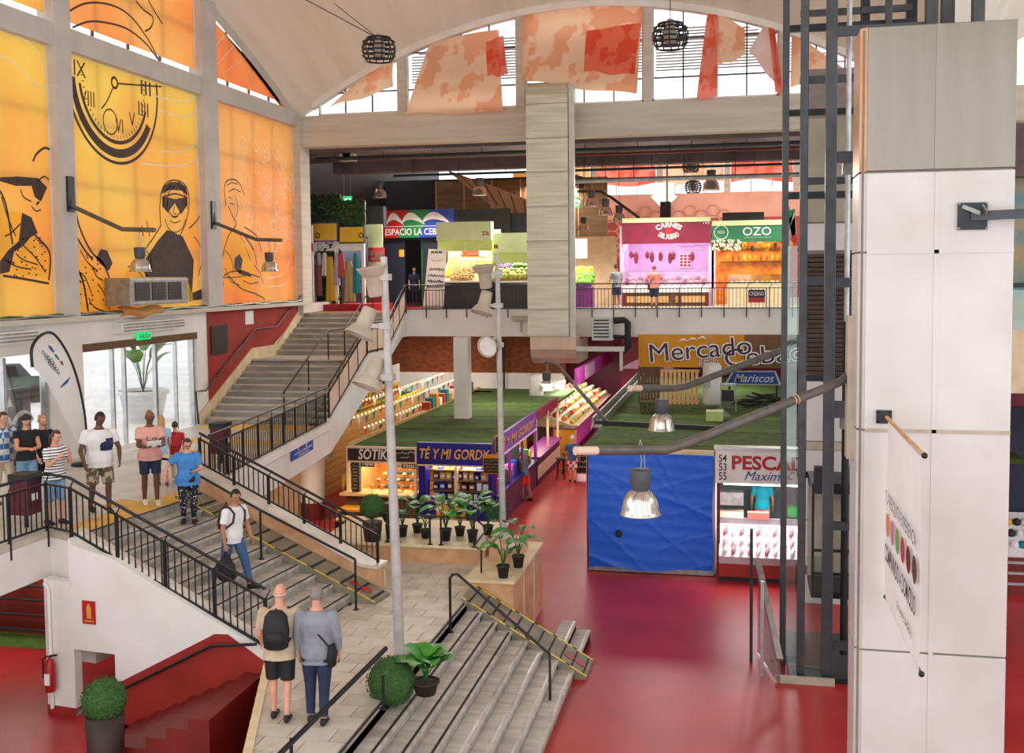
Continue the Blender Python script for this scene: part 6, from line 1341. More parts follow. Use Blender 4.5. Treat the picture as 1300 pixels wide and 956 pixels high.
lk = thing('wall_floodlight', 'small grey floodlight under the plaza edge by the round column', 'lamp', (-12.2, 29.9, 2.25)); MB().box(-12.4, -11.95, 29.6, 29.9, 2.1, 2.28).build('body', 'galv', lk)
# litter bins
def bin_(label, x, y, z, m='bin_red'):
    t = thing('litter_bin', label, 'bin', (x, y, z)); MB().box(x-.18, x+.18, y-.18, y+.18, z+.25, z+.85).build('body', m, t); MB().box(x-.2, x+.2, y-.2, y+.2, z+.85, z+.98).build('lid', 'dark_steel', t); MB().tube([(x, y, z), (x, y, z+.3)], .04, 8).build('post', 'dark_steel', t); MB().box(x+.18, x+.19, y-.08, y+.08, z+.5, z+.62).build('badge', 'paper', t)
p = sight(48, 668, Z=3.1); bin_('dark red litter bin beside the plaza railing in front of the striped woman', p.x-.15, p.y-.1, 3.1)
p = sight(281, 588, Z=3.1); bin_('dark red litter bin at the top of the curb by the boy', p.x, p.y, 3.1)
# duct, small AC, conduits on the gallery front
du = thing('big_air_duct', 'large vertical silver air duct in segments before the gallery front', 'duct', tuple(S(695, 460, 35.6)))
x0, x1 = S(668.5, 250, 35.5).x, S(721, 250, 35.5).x; ys = (131, 175, 218, 262, 306, 350, 393, 427)
for k in range(7):
    za, zb = S(695, ys[k+1], 35.5).z, S(695, ys[k], 35.5).z
    MB().box(x0, x1, 35.5, 36.6, za+.015, zb-.015).build('segment', 'duct_metal', du); MB().box(x0-.03, x1+.03, 35.47, 36.63, za-.02, za+.02).build('flange', 'duct_side', du)
zt_ = S(695, 131, 35.5).z; zb = S(695, 427, 35.5).z
top = [(35.5, zt_), (35.5, zt_+.3), (35.62, zt_+.55), (35.85, zt_+.72), (36.3, zt_+.78), (37.6, zt_+.78), (37.6, zt_), (36.6, zt_)]
MB().prism([(x0, y, z) for y, z in top], (x1-x0, 0, 0)).build('top_elbow', 'duct_metal', du)
bot = [(35.5, zb), (35.52, zb-.45), (35.65, zb-.75), (35.9, zb-.93), (36.3, zb-.98), (38.5, zb-.98), (38.5, zb-.2), (36.6, zb-.15), (36.6, zb)]
MB().prism([(x0+.08, y, z) for y, z in bot], (x1-x0+.15, 0, 0)).build('bottom_elbow', 'duct_bottom', du)
cd = thing('white_conduit', 'white square conduit running down beside the big air duct', 'conduit', tuple(S(726, 445, 35.6))); p = S(726, 300, 35.6).x
MB().box(p-.09, p+.09, 35.6, 35.8, S(726, 444, 35.6).z, S(726, 106, 35.6).z).build('riser', 'galv_pale', cd); MB().box(p-.09, p+1.75, 35.6, 35.75, S(726, 446, 35.6).z, S(726, 440, 35.6).z).build('branch', 'galv_pale', cd); MB().box(p+1.6, p+1.7, 35.6, 35.7, S(726, 470, 35.6).z, S(726, 446, 35.6).z).build('drop', 'galv_pale', cd)
MB().box(p-.09, p+.09, 35.8, 37, 10.0, 10.1).build('clamp', 'galv_pale', cd)
ac = thing('gallery_air_conditioner', 'square grilled air conditioner on the gallery parapet', 'air conditioner', tuple(S(766, 432, 36.6))); a_, b_ = S(752, 432, 36.6), S(778, 404, 36.6)
MB().box(a_.x, b_.x, 36.5, 37.0, a_.z, b_.z).build('casing', 'galv_pale', ac)
for k in range(6): z = a_.z+.1+k*.115; MB().box(a_.x+.06, b_.x-.12, 36.47, 36.5, z, z+.05).build('slat', 'dark_steel', ac)
solo(MB().tube([S(779, 407, 36.6), S(792, 406, 36.6), S(797, 410, 36.6), S(797, 440, 36.6), S(790, 446, 36.6)], .12, 8), 'black_pipe', 'cable_black', 'thick black pipe bending down beside the parapet air conditioner', 'pipe')
for z in (427,): solo(MB().tube([S(779, 427, 36.7), S(795, 428, 36.7)], .06, 6), 'short_pipe', 'cable_black', 'short black pipe below the bending one on the parapet', 'pipe')
for k, px in enumerate((633, 640)): solo(MB().tube([S(px, 500, 46.8), S(px, 432, 46.8)], .05, 6), 'wall_pipe', 'cable_black', ('black pipe on the brick wall left of the second one', 'black pipe on the brick wall right of the first one')[k], 'pipe')
bx = thing('storage_bench', 'low cream and brown bench against the far brick wall on the turf', 'bench', tuple(S(607, 512, 45))); a_, b_ = S(600, 514, 45), S(624, 500, 45); MB().box(a_.x, b_.x, 44.8, 45.4, 2.44, b_.z).build('body', 'beige_lamp', bx); MB().box(a_.x-.3, b_.x, 44.7, 45.5, b_.z, b_.z+.08).build('top', 'wood_dark', bx)
for k in range(4):
    lamp_p = ((-9.2, 40, 5.0), (-5, 44, 5.0), (-1, 41, 5.0), (-13, 44, 5.0))[k]; area_light('under_gallery_fill', lamp_p, 2.0, 170, (1, .9, .8), (0, 0, 0))  # added fill lights without fixtures, lifting the dark space under the gallery
for k in range(4): area_light('gallery_fill', ((-13, 42.5, 11.0), (-8, 42, 11.0), (-3, 42, 11.0), (2, 42, 11.0))[k], 1.5, 420, (1, .93, .85), (R(-25), 0, 0))  # invisible fill lights in mid-air, added to brighten the gallery
for k in range(3): area_light('far_hall_fill', (-9+6*k, 52, 12.0), 2.5, 420, (1, .88, .8), (R(35), 0, 0))  # more added fill, no fixtures, for the far hall
# ------------------------------------------------------------------ clad pillar, lift, lamp arms, floodlight poles
def bevel(o, w=.01, seg=2):
    m = o.modifiers.new('soft_edge', 'BEVEL'); m.width = w; m.segments = seg; return o
PX0, PXM, PX1, PY = 1.60, 2.585, 3.54, 15.0
pil = struct(MB().box(PX0+.03, PX1-.02, PY+.03, PY+.88, 0, 10.72), 'trim_11', 'panel_seam')
ZS = (10.77, 8.84, 7.77, 5.36, 2.31, 0.0)
for k in range(5):
    for j, (a, b) in enumerate(((PX0+.09, PXM-.012), (PXM+.012, PX1))):
        m = 'brushed_steel' if k == 0 else 'panel_white'
        bevel(struct(MB().box(a, b, PY, PY+.05, ZS[k+1]+.014, ZS[k]-.014), 'cladding_panel', m, pil), .008)
    m = 'warm_lit_edge' if k == 0 else 'panel_white'
    struct(MB().prism([(PX0+.088, PY, ZS[k+1]+.014), (PX0, PY+.09, ZS[k+1]+.014), (PX0, PY+.88, ZS[k+1]+.014), (PX0+.02, PY+.88, ZS[k+1]+.014), (PX0+.1, PY+.05, ZS[k+1]+.014)], (0, 0, ZS[k]-ZS[k+1]-.028)), 'cladding_panel', m, pil)
    struct(MB().box(PX1-.02, PX1, PY+.05, PY+.88, ZS[k+1]+.014, ZS[k]-.014), 'cladding_panel', 'panel_white' if k else 'brushed_steel', pil)
struct(MB().box(PXM-.03, PXM+.03, PY-.012, PY+.01, 0, 8.82), 'cover_strip', 'panel_white', pil); struct(MB().box(PXM-.04, PXM+.04, PY-.012, PY+.01, 8.86, 10.75), 'cover_strip', 'brushed_steel', pil)
for z in (7.77, 5.36): struct(MB().box(PX0+.1, PX1, PY-.012, PY+.01, z-.025, z+.025), 'cover_strip', 'panel_white' if z > 6 else 'beige_lamp', pil)
# right hand bracket arm
ba = thing('pillar_bracket', 'grey square arm on a dark plate high on the white pillar', 'bracket', tuple(S(1234, 275, 15)))
a_, b_ = S(1215, 292, 15), S(1253, 257, 15); MB().box(a_.x, b_.x, 14.96, 15.0, a_.z, b_.z).build('plate', 'dark_steel', ba)
c_ = (a_+b_)/2; MB().bar((c_.x, 14.98, c_.z), (c_.x+2.2, 13.9, c_.z+.02), .1, .12).build('arm', 'grey_steel', ba)
for sx in (-1, 1): MB().bar((c_.x+sx*.12, 14.96, c_.z+.13), (c_.x+.1+sx*.04, 14.8, c_.z+.03), .03, .05).build('gusset', 'galv', ba)
for dx in (-.17, .17):
    for dz in (-.16, .16): MB().lathe([(0, 0), (.02, 0), (.02, .015), (0, .02)], (c_.x+dx, 14.96, c_.z+dz), 8, (0, -1, 0)).build('bolt', 'galv', ba)
# hanging delivery banner on a rod
BX = 2.03
hb_ = thing('hanging_banner', 'white hanging banner with six fruits on a rod from the pillar', 'banner', (BX, 15, 5.6))
p = S(1122, 529, 15); MB().box(p.x-.1, p.x+.1, 14.97, 15.0, p.z-.09, p.z+.09).build('plate', 'dark_steel', hb_)
for dx in (-.075, .075):
    for dz in (-.065, .065): MB().lathe([(0, 0), (.012, 0), (.012, .012)], (p.x+dx, 14.97, p.z+dz), 6, (0, -1, 0)).build('bolt', 'galv', hb_)
BX = p.x+.03; yn = 12.05; zr = p.z; zb_ = zr-2.42
MB().tube([(BX, 14.98, zr), (BX, yn-.06, zr-.02)], .025, 8).build('rod', 'wood_pale', hb_); MB().ball((BX, yn-.08, zr-.02), .035, 8, 6).build('rod_end', 'black_metal', hb_)
MB().tube([(BX, 14.8, zb_), (BX, yn-.06, zb_)], .015, 8).build('lower_rod', 'black_metal', hb_)
for y in (14.8, yn-.08): MB().ball((BX, y, zb_), .035, 8, 6).build('rod_end', 'black_metal', hb_)
MB().grid(lambda u, v: V((BX-.012-.012*math.sin(5*v+3*u), 14.8+(yn-14.8)*u, zb_+(zr-zb_)*v)), 10, 10).build('sheet', 'flag_white', hb_)
L_ = 14.8-yn; bx = BX-.035
text('TU FRESQUITA EXPERIENCIA', (bx, 14.62, zr-1.12), (0, -1, 0), L_*.9, .2, 'black_letter', hb_, bold=.0)
text('COMPRANDO A DOMICILIO', (bx, 14.62, zr-1.86), (0, -1, 0), L_*.9, .24, 'black_letter', hb_, bold=.02)
text('(mercado)', (bx, 13.5, zr-2.2), (0, -1, 0), 1.1, .14, 'black_letter', hb_); 
for k, m in enumerate(('fruit_orange', 'fruit_pink_fruit', 'fruit_lettuce', 'fruit_tomato', 'dark_red', 'wood_dark')):
    MB().lathe([(0, 0), (.16, 0)], (bx-.003, 14.45-.43*k, zr-1.36), 18, (-1, 0, 0)).build('printed_fruit', m, hb_)
# lift frame
lf = thing('lift_shaft', 'tall grey steel lift frame with glass between the fish stall and the white pillar', 'lift', (1.8, 21, 0))
for x, y, w in ((.87, 20.62, .12), (1.16, 19.95, .13), (1.63, 19.95, .19), (3.3, 19.95, .2), (3.3, 22.2, .2), (2.45, 22.2, .15), (1.3, 22.2, .15), (3.75, 21.0, .22), (4.15, 20.4, .2), (2.75, 21.2, .12)):
    bevel(MB().box(x-w/2, x+w/2, y-w/2, y+w/2, 0, 14.5).build('column', 'grey_steel' if y < 22 else 'dark_steel', lf), .01)
def zY(py, Y): return S(1050, py, Y).z
for py0, py1, xa, xb, y, m in ((12, 20, 1.2, 3.3, 22.1, 'grey_steel'), (30, 39, .87, 3.3, 21.5, 'dark_steel'), (35, 47, 1.7, 3.3, 19.95, 'grey_steel'), (96, 105, 1.2, 3.3, 22.1, 'grey_steel'), (138, 146, .87, 3.3, 21.5, 'black_metal'), (193, 207, 1.7, 3.3, 19.95, 'grey_steel'), (225, 234, 1.2, 3.3, 22.1, 'grey_steel'), (243, 252, .9, 3.3, 21.5, 'dark_steel'), (351, 362, 1.2, 3.3, 22.1, 'grey_steel'), (353, 365, 1.7, 3.3, 19.95, 'grey_steel'),
                             (476, 484, 1.2, 3.3, 22.1, 'dark_steel'), (509, 530, 1.7, 3.3, 19.95, 'grey_steel'), (599, 607, 1.2, 3.3, 22.1, 'dark_steel'), (662, 672, 1.7, 3.3, 19.95, 'grey_steel'), (719, 730, 1.2, 3.3, 22.1, 'dark_steel'), (813, 824, 1.7, 3.3, 19.95, 'grey_steel')):
    MB().box(xa, xb, y-.05, y+.05, zY(py1, y), zY(py0, y)).build('cross_beam', m, lf)
MB().tube([(1.98, 20.5, .3), (1.98, 20.5, 6.6)], .07, 10).build('piston', 'dark_steel', lf); MB().tube([(1.98, 20.5, 6.6), (1.98, 20.5, 14.4)], .05, 10).build('piston_rod', 'aluminium', lf)
for x in (2.3, 1.85): MB().tube([(x, 21.6, .2), (x, 21.6, 14.4)], .012, 5).build('lift_cable', 'cable_black', lf)
for z in (12.6, 9.3, 4.6): MB().box(1.88, 2.08, 20.4, 20.6, z, z+.22).build('rod_clamp', 'galv', lf)
MB().box(.95, 3.35, 19.75, 22.3, 0, .1).build('base_plate', 'dark_steel', lf); MB().box(.7, 1.75, 19.6, 19.7, .0, .12).build('threshold', 'beige_lamp', lf)
MB().box(1.22, 1.55, 19.93, 19.95, .15, 2.3).build('glass_pane', GGLASS, lf); MB().box(.9, 1.1, 20.2, 20.22, .15, 8).build('glass_pane', GGLASS, lf)
lc = thing('lift_car', 'dark lift car with pale interior low in the frame', 'lift car', (2.2, 21.2, 1.3))
MB().box(1.4, 3.1, 20.75, 21.95, 1.28, 1.4).build('car_floor', 'dark_steel', lc); MB().box(1.4, 3.1, 21.9, 21.95, 1.4, 3.3).build('car_back', 'beige_lamp', lc); MB().box(1.4, 3.1, 20.75, 21.95, 3.3, 3.5).build('car_top', 'dark_steel', lc)
for x in (1.4, 3.05): MB().box(x, x+.05, 20.75, 20.8, 1.4, 3.3).build('car_post', 'dark_steel', lc)
MB().box(1.45, 1.7, 20.75, 21.0, 3.5, 3.8).build('motor_box', 'charcoal', lc); MB().box(2.0, 2.5, 21.0, 21.4, 3.5, 3.75).build('motor_box', 'galv', lc); MB().box(2.62, 2.8, 21.0, 21.2, 2.9, 3.1).build('yellow_box', 'sign_yellow', lc)
for z in (1.75, 2.2): MB().bar((1.4, 20.78, z), (3.1, 20.78, z), .05).build('car_rail', 'dark_steel', lc)
# glass balustrade beside the lift
gb = thing('glass_balustrade', 'sloping aluminium handrail with glass beside the lift frame', 'railing', tuple(S(955, 862, 19.2)))
q0, q1 = S(962, 712, 21.0), S(990, 838, 19.3); MB().bar(q0, q1, .11, .09).build('handrail', 'aluminium', gb)
for px, Y in ((954, 20.6), (968, 19.9)):
    p = S(px, 700, Y); MB().box(p.x-.03, p.x+.03, Y-.03, Y+.03, 0, zY(675 if px < 960 else 742, Y)).build('post', 'dark_steel' if px < 960 else 'aluminium', gb)
MB().prism([q0, q1, V((q1.x, q1.y, .05)), V((q0.x, q0.y, .05))], (.012, 0, 0)).build('glass_pane', GGLASS, gb)
# second clad shaft behind the lift
SX0, SX1, SYY = S(1022, 500, 24.6).x, 3.9, 24.6
s2 = struct(MB().box(SX0+.03, SX1, SYY+.03, SYY+1, 0, 12), 'trim_12', 'panel_seam')
z_ = lambda py: S(1040, py, SYY).z
for za, zb, m in ((150, 282, 'duct_side'), (284, 318, 'panel_white'), (482, 560, 'panel_white'), (572, 660, 'panel_white'), (662, 838, 'panel_white')):
    for xa, xb in ((SX0, SX0+1.0), (SX0+1.02, SX1)): bevel(struct(MB().box(xa, xb, SYY, SYY+.05, z_(zb), z_(za)), 'cladding_panel', m, s2), .008)
struct(MB().box(SX0, SX1, SYY+.0, SYY+.04, z_(571), z_(561)), 'cladding_panel', 'beige_lamp', s2)
for k in range(26):
    z = z_(478)+(z_(322)-z_(478))*k/26; struct(MB().obox((SX0, SYY+.02, z), (SX1-SX0, 0, 0), (0, -.05, .03), (0, 0, .065)), 'slat', 'louvre_brown', s2)
# curved lamp arms
def arm(label, p_end, nrm, pxs, r, base):
    t = thing('lamp_bracket', label, 'bracket', base); pts = [on_plane(px, py, p_end, nrm) for px, py in pxs]
    MB().tube(pts, r, 10).build('tube', 'lamp_tube', t); e0, e1 = pts[-2], pts[-1]
    MB().tube([e1, e1+(e1-e0).normalized()*.32], r*.85, 10).build('tube_end', 'infill', t); return t, pts
LQ = S(813, 650, 13.1); d = V((LQ.x-1.5, LQ.y-15.5, 0)); nrm = V((-d.y, d.x, 0)).normalized()
t, pts = arm('long bent tube arm from the white pillar over the blue tarp', (1.5, 15.5, 6), nrm, [(1085, 428), (1085, 462), (1081, 474), (1068, 484), (1050, 492), (960, 527), (895, 554), (878, 560), (862, 566), (845, 571), (758, 572)], .062, (1.5, 15.5, 6))
MB().box(1.5, 1.6, 15.35, 15.65, 4.9, 6.9).build('wall_plate', 'beige_lamp', t)
for px, py in ((1007, 508), (1011, 507)): c_ = on_plane(px, py, (1.5, 15.5, 6), nrm); MB().lathe([(.066, -.01), (.074, 0), (.066, .01)], c_, 12, (pts[5]-pts[4]).normalized()).build('cable_tie', 'wood_pale', t)
copy_tree(LAMP, LQ-V((0, 0, .02)), scale=.98, label='biggest bell shaped lamp, hanging in front of the blue tarp')
LQ2 = S(840, 544, 20); d2 = V((LQ2.x-SX0, LQ2.y-24.8, 0)); n2 = V((-d2.y, d2.x, 0)).normalized()
arm('second bent tube arm before the Mercado banner', (SX0, 24.8, 6), n2, [(1024, 428), (1012, 435), (1000, 442), (930, 468), (880, 487), (868, 491), (855, 493), (813, 493)], .07, (SX0, 24.8, 6))
copy_tree(LAMP, LQ2-V((0, 0, .02)), scale=1.0, label='bell shaped lamp over the turf in front of the pallets')
# floodlight poles
def flood_part(mb_c, d, label, name='floodlight'):
    pass
def pole(label, base, top, r0, r1, lamps):
    base, top = V(base), V(top); t = thing('lamp_pole', label, 'lamp', tuple(base))
    MB().tube([base, base.lerp(top, .5), top], [r0, (r0+r1)/2, r1], 14).build('mast', 'pole_grey', t)
    MB().lathe([(0, 0), (r0*2, 0), (r0*2, .02), (r0*1.2, .05), (0, .06)], base, 14).build('foot_plate', 'pole_grey', t)
    for px, py, dirv, s, off in lamps:
        dirv = V(dirv).normalized(); f = (py-0)
        c = S(px, py, base.y-.05); d_ = dirv
        fl_ = MB().lathe([(0, -.3*s), (.11*s, -.3*s), (.12*s, -.28*s), (.13*s, .0), (.145*s, .015*s), (.165*s, .03*s), (.235*s, .15*s), (.245*s, .165*s), (.225*s, .165*s), (.15*s, .04*s), (0, .03*s)], c, 20, d_).build('floodlight', 'beige_lamp', t)
        MB().lathe([(0, .125*s), (.21*s, .13*s)], c, 18, d_).build('lens', 'lens_white', fl_)
        zz = c.z; k = (zz-base.z)/(top.z-base.z); m_ = base.lerp(top, k); MB().bar(c, m_, .05, .07).build('bracket', 'pole_grey', t)
        MB().box(m_.x-.09, m_.x+.09, m_.y-.09, m_.y+.09, zz-.05, zz+.05).build('clamp', 'pole_grey', t)
    return t
b0 = sight(508, 850, Z=1.35)
pole('tall pale lamp pole with three floodlights in front of the stairs', b0, S(487, 326, b0.y), .085, .055, ((474, 352, (-.12, -.1, 1), 1.0, 0), (461, 414, (-.35, -.35, -1), 1.0, 0), (471, 479, (-.3, -.4, -1), 1.05, 0)))
b1 = sight(639, 700, Z=1.5)
pole('thin pale lamp pole with three floodlights on the stone block', b1, S(631, 322, b1.y), .075, .05, ((615, 347, (-.1, -.1, 1), 1.1, 0), (614, 388, (-.2, -.3, -1), 1.05, 0), (623, 438, (-.3, -1, -.2), 1.0, 0)))
sc_ = thing('security_camera', 'small dark lamp on the white parapet left of the big duct', 'camera', tuple(S(661, 405, 36.9))); p = S(661, 404, 36.8)
MB().box(p.x-.33, p.x+.3, 36.75, 36.95, p.z-.08, p.z+.08).build('body', 'duct_side', sc_); MB().tube([(p.x, 36.85, p.z-.06), (p.x, 36.85, p.z-.5)], .03, 6).build('stem', 'duct_side', sc_)
# right hand edge of the hall: second gallery, mural and stall below
ex0 = S(1283, 520, 22).x
struct(MB().box(ex0-.1, 20, 24.2, 24.6, 4.9, 6.25), 'wall_right', 'cream_stone'); struct(MB().box(ex0-.1, 20, 24.6, 34, 5.3, 6.2), 'floor', 'grey_floor')
struct(MB().box(7.0, 12, 31, 31.2, 6.2, 10.0), 'wall_right', 'mural_blue'); struct(MB().box(6.5, 20, 30.5, 31, 10.0, 11.4), 'wall_right', 'soffit')
gr = thing('gallery_glass_rail', 'dark framed glass rail at the right picture edge', 'railing', (ex0+.4, 24, 6.2)); MB().box(ex0+.15, ex0+.25, 24.2, 24.3, 5.7, 7.2).build('post', 'black_metal', gr); MB().box(ex0+.15, 12, 24.2, 24.3, 7.15, 7.25).build('handrail', 'black_metal', gr); MB().box(ex0+.3, 12, 24.24, 24.26, 5.8, 7.1).build('glass_pane', GGLASS, gr)
rs = thing('fishmonger_counter', 'counter with pale goods at the right picture edge', 'counter', (7.5, 26.5, 0))
x = S(1280, 700, 26).x; MB().box(x, 12, 26, 27, 0, .9).build('base', 'dark_red', rs); MB().prism([(x, 26, .9), (x, 27.2, .9), (x, 27.2, 1.7)], (4, 0, 0)).build('slope', 'ice', rs); MB().box(x, 12, 27.6, 27.8, 0, 4.2).build('back_wall', 'navy_wall', rs)
for z in (.25, .5, .75): MB().box(x, 12, 25.97, 26, z, z+.06).build('base_stripe', 'aluminium', rs)
for k in range(20): lump('goods_bag', ('paper', 'cloth_teal', 'sign_yellow', 'charcoal')[k % 4], (x+.2+.18*(k % 7), 26.3+.3*(k//7), 1.12+.2*(k//7)), (.1, .12, .1), '%s goods bag on the right edge counter, %s from the left, %s row' % (('white', 'teal', 'yellow', 'dark')[k % 4], ORD[k % 7], ORD[k//7]), 'bag', '%s bags on the right counter' % ('white', 'teal', 'yellow', 'dark')[k % 4])
# flag hanging behind the lift
fg = thing('italian_flag', 'green white and red flag hanging beside the OZO sign', 'flag', tuple(S(1004, 300, 40))); 
for k, m in enumerate(('logo_green', 'paper', 'sign_red')): MB().prism([S(1000+1.5*k, 268+10*k, 40), S(1009, 265+4*k, 40), S(1011, 285+12*k, 40), S(1002+2*k, 292+8*k, 40)], (0, .02, 0)).build('stripe', m, fg)
p = S(1002, 262, 40); MB().tube([V((p.x, 40.05, 6.2)), V((p.x, 40.05, p.z))], .03, 6).build('pole', 'galv', fg)
# ------------------------------------------------------------------ plants on the ledge, the block and by the pole
def boxwood(label, c, r, pot_r=None, pot_h=.4, base_z=None, pot='bin_brown'):
    t = thing('boxwood_ball', label, 'plant', (c[0], c[1], base_z if base_z is not None else c[2]-r)); c = V(c)
    MB().ball(c, r*.96, 22, 16).build('core', 'boxwood', t)
    mb = MB(); rnd = random.Random(int(c.x*100) % 97)
    for k in range(900):
        d = V((rnd.gauss(0, 1), rnd.gauss(0, 1), rnd.gauss(0, 1))).normalized(); p = c + d*r*rnd.uniform(.95, 1.06); a = d.orthogonal().normalized(); b = d.cross(a); g = rnd.random()*6.28; e1 = (a*math.cos(g)+b*math.sin(g))*.018 + d*.012; e2 = (b*math.cos(g)-a*math.sin(g))*.011
        mb.add([p-e1, p+e2, p+e1, p-e2], [(0, 1, 2, 3)])
    o = mb.build('leaves', 'boxwood', t); o['kind'] = 'stuff'
    if pot_r: MB().lathe([(0, 0), (pot_r*.8, 0), (pot_r, pot_h), (pot_r*.9, pot_h), (0, pot_h*.95)], (c.x, c.y, base_z), 16).build('pot', pot, t)
    MB().tube([(c.x, c.y, base_z), (c.x, c.y, c.z)], .03, 6).build('stem', 'wood_dark', t)
    return t
q = sight(473, 686, Z=1.74); boxwood('clipped boxwood ball in a brown tub on the stone ledge', (q.x, q.y, sight(473, 643, Y=q.y).z), .27, .22, .42, 1.74)
q = sight(494, 684, Z=1.74); boxwood('small clipped bush half hidden behind the pole on the ledge', (q.x, q.y+.1, 2.22), .16, .12, .3, 1.74, 'pot_black')
for k, (px, py, n, L, w, st, pr, ph, lm, lab) in enumerate(((511, 681, 7, .42, .2, .55, .12, .24, 'leaf', 'potted plant with arching pale leaves first right of the pole on the ledge'), (540, 683, 5, .26, .16, .3, .11, .2, 'leaf_lime', 'small lime leaved plant in a black pot on the ledge'),
        (566, 686, 9, .46, .3, .62, .13, .26, 'leaf', 'big leaved plant in a black pot in front of the yellow tea panel'), (600, 688, 9, .48, .32, .7, .12, .26, 'leaf', 'big leaved plant in a black pot at the right end of the ledge'), (530, 676, 7, .5, .26, .55, .12, .2, 'leaf', 'spreading green plant behind the small lime leaved one'), (584, 680, 7, .42, .26, .55, .12, .2, 'leaf_dark', 'dark leaved plant between the two big leaved ones'))):
    q = sight(px, py, Z=1.74); q.y = min(q.y, 23.6); potted_plant(lab, (q.x, q.y, 1.74), n, L, w, st, pr, ph, 'pot_black', lm, .55, .5, None, k+20)
for k, (px, py, n, L, w, st, lab) in enumerate(((639, 733, 7, .46, .32, .5, 'big leaved plant in a black pot at the front of the stone block'), (658, 720, 7, .5, .32, .62, 'taller big leaved plant at the right edge of the stone block'))):
    q = sight(px, py, Z=1.5); potted_plant(lab, (q.x, q.y, 1.5), n, L, w, st, .13, .25, 'pot_black', 'leaf', .5, .5, None, k+40)
q = sight(630, 700, Z=1.5); potted_plant('dark leaved plant at the foot of the thin pole', (q.x-.25, q.y+.3, 1.78), 8, .42, .28, .5, .12, .22, 'pot_black', 'leaf_dark', .5, .5, None, 51)
# foreground plants by the big pole
q = sight(497, 866, Y=14.6); boxwood('big clipped boxwood ball at the foot of the tall pole', (q.x, 14.6, q.z+.02), .36, .22, .12, 1.35, 'bin_brown')
q = sight(541, 900, Y=14.7); potted_plant('glossy yellow edged plant beside the boxwood ball at the pole', (q.x, 14.7, 1.35), 12, .5, .34, .34, .2, .2, 'bin_brown', 'leaf', .75, .4, None, 61)
q = sight(132, 880, Y=13.4); boxwood('small clipped bush below the hatch at the lower picture edge', (q.x, 13.4, q.z-.1), .32, .28, max(.3, q.z-.3), 0, 'bin_brown')
cb_ = thing('chalk_board', 'dark green board leaning behind the right end of the ledge', 'board', tuple(S(625, 690, 25.5))); a_, b_ = S(615, 690, 25.5), S(641, 640, 25.5)
MB().obox((a_.x, 25.5, 0), (b_.x-a_.x, 0, 0), (0, .04, 0), (0, .3, b_.z)).build('board', 'board_green', cb_)
for k in range(4): scribble((a_.x+.08, 25.45+.3*(1-.12*k-.15), b_.z*(1-.12*k-.15)), (1, 0, 0), .4, .07, 'chalk', cb_, seed=k)
lt = thing('low_table', 'low orange wooden table left of the SOTIK stall', 'table', tuple(S(440, 655, 29.0))); a_ = S(430, 650, 29); MB().box(a_.x, a_.x+.75, 28.9, 29.5, .68, .74).build('tabletop', 'banner_ochre', lt)
for dx in (0, .7):
    for dy in (0, .55): MB().box(a_.x+dx, a_.x+dx+.05, 28.9+dy, 28.95+dy, 0, .68).build('leg', 'black_metal', lt)
wt = thing('cafe_table', 'pale cafe table in front of the SOTIK counter', 'table', (-10.6, 27.8, 0)); MB().box(-11.0, -10.2, 27.5, 28.1, .72, .76).build('tabletop', 'wood_pale', wt)
for x in (-10.95, -10.27):
    for y in (27.53, 28.03): MB().box(x, x+.05, y, y+.05, 0, .72).build('leg', 'black_metal', wt)
# ------------------------------------------------------------------ people
for nm, c, c2 in (('skin_dark', '#6B4431', '#5E3A29'), ('skin_mid', '#B9805F', '#AB7353'), ('skin_light', '#D9A083', '#CE9275'), ('skin_pink', '#E0A48C', '#D4937B')): mat(nm, c, c2, 6, .5)
for nm, c in (('hair_black', '#17130F'), ('hair_brown', '#4A3222'), ('hair_grey', '#8A8078'), ('hair_white', '#DDD8D0'), ('hair_blond', '#C29A62'), ('hair_ginger', '#8A5A2E'), ('eye_dark', '#1C1512'), ('lip', '#9A5348')): mat(nm, c, None, 30, .6)
mat('shirt_white', '#EDECEA', '#DDDCDB', 4, .8); mat('shirt_black', '#1D1E22', '#16171A', 4, .8); mat('shirt_blue', '#4C8FD2', '#3F7FC2', 4, .8); mat('shirt_grey', '#8E929B', '#7F838C', 5, .8); mat('shirt_beige', '#CDB79A', '#BFA888', 5, .8)
mat('shirt_pink', '#E2A89C', '#D89A8D', 5, .8); mat('shirt_turquoise', '#1BA9BC', '#1596A8', 4, .8); mat('shirt_darkgrey', '#5B6063', '#4F5457', 4, .8); mat('shirt_check', '#3E6FA8', '#D8D3CC', 9, .8, kind='checker'); mat('shirt_stripe', '#EDECEA', '#23262E', 6.3, .8, kind='stripe', sharp=.68); mat('shirt_pale_blue', '#A9CFE0', '#98BFD2', 4, .8)
mat('shirt_red_', '#C22832', None, 4, .8); mat('shirt_coral_', '#EA8A84', '#DE7C76', 4, .8); mat('hair_red_', '#8E2A30', None, 20, .6)
mat('jeans', '#3D5F86', '#32527A', 6, .8); mat('jeans_light', '#7FA4C4', '#6E93B5', 6, .8); mat('navy_cloth', '#22304F', '#1B2743', 5, .8); mat('camo', '#5A5240', '#B0A285', 9, .85, sharp=.5); mat('flower_trousers', '#14161C', '#D9DADF', 26, .8, sharp=.62); mat('shorts_black', '#1B1C20', None, 5, .8)
mat('shorts_red', '#E2431F', '#D23A18', 4, .8); mat('khaki', '#B3A184', '#A39276', 5, .8); mat('beige_cloth', '#D8C7A8', None, 5, .8); mat('shoe_black', '#191919', None, 5, .6); mat('shoe_white', '#E9E7E3', None, 5, .6); mat('shoe_brown', '#6A4A32', None, 5, .6); mat('bag_black', '#1A1B1E', None, 6, .7); mat('bag_red', '#B8222B', None, 6, .7)
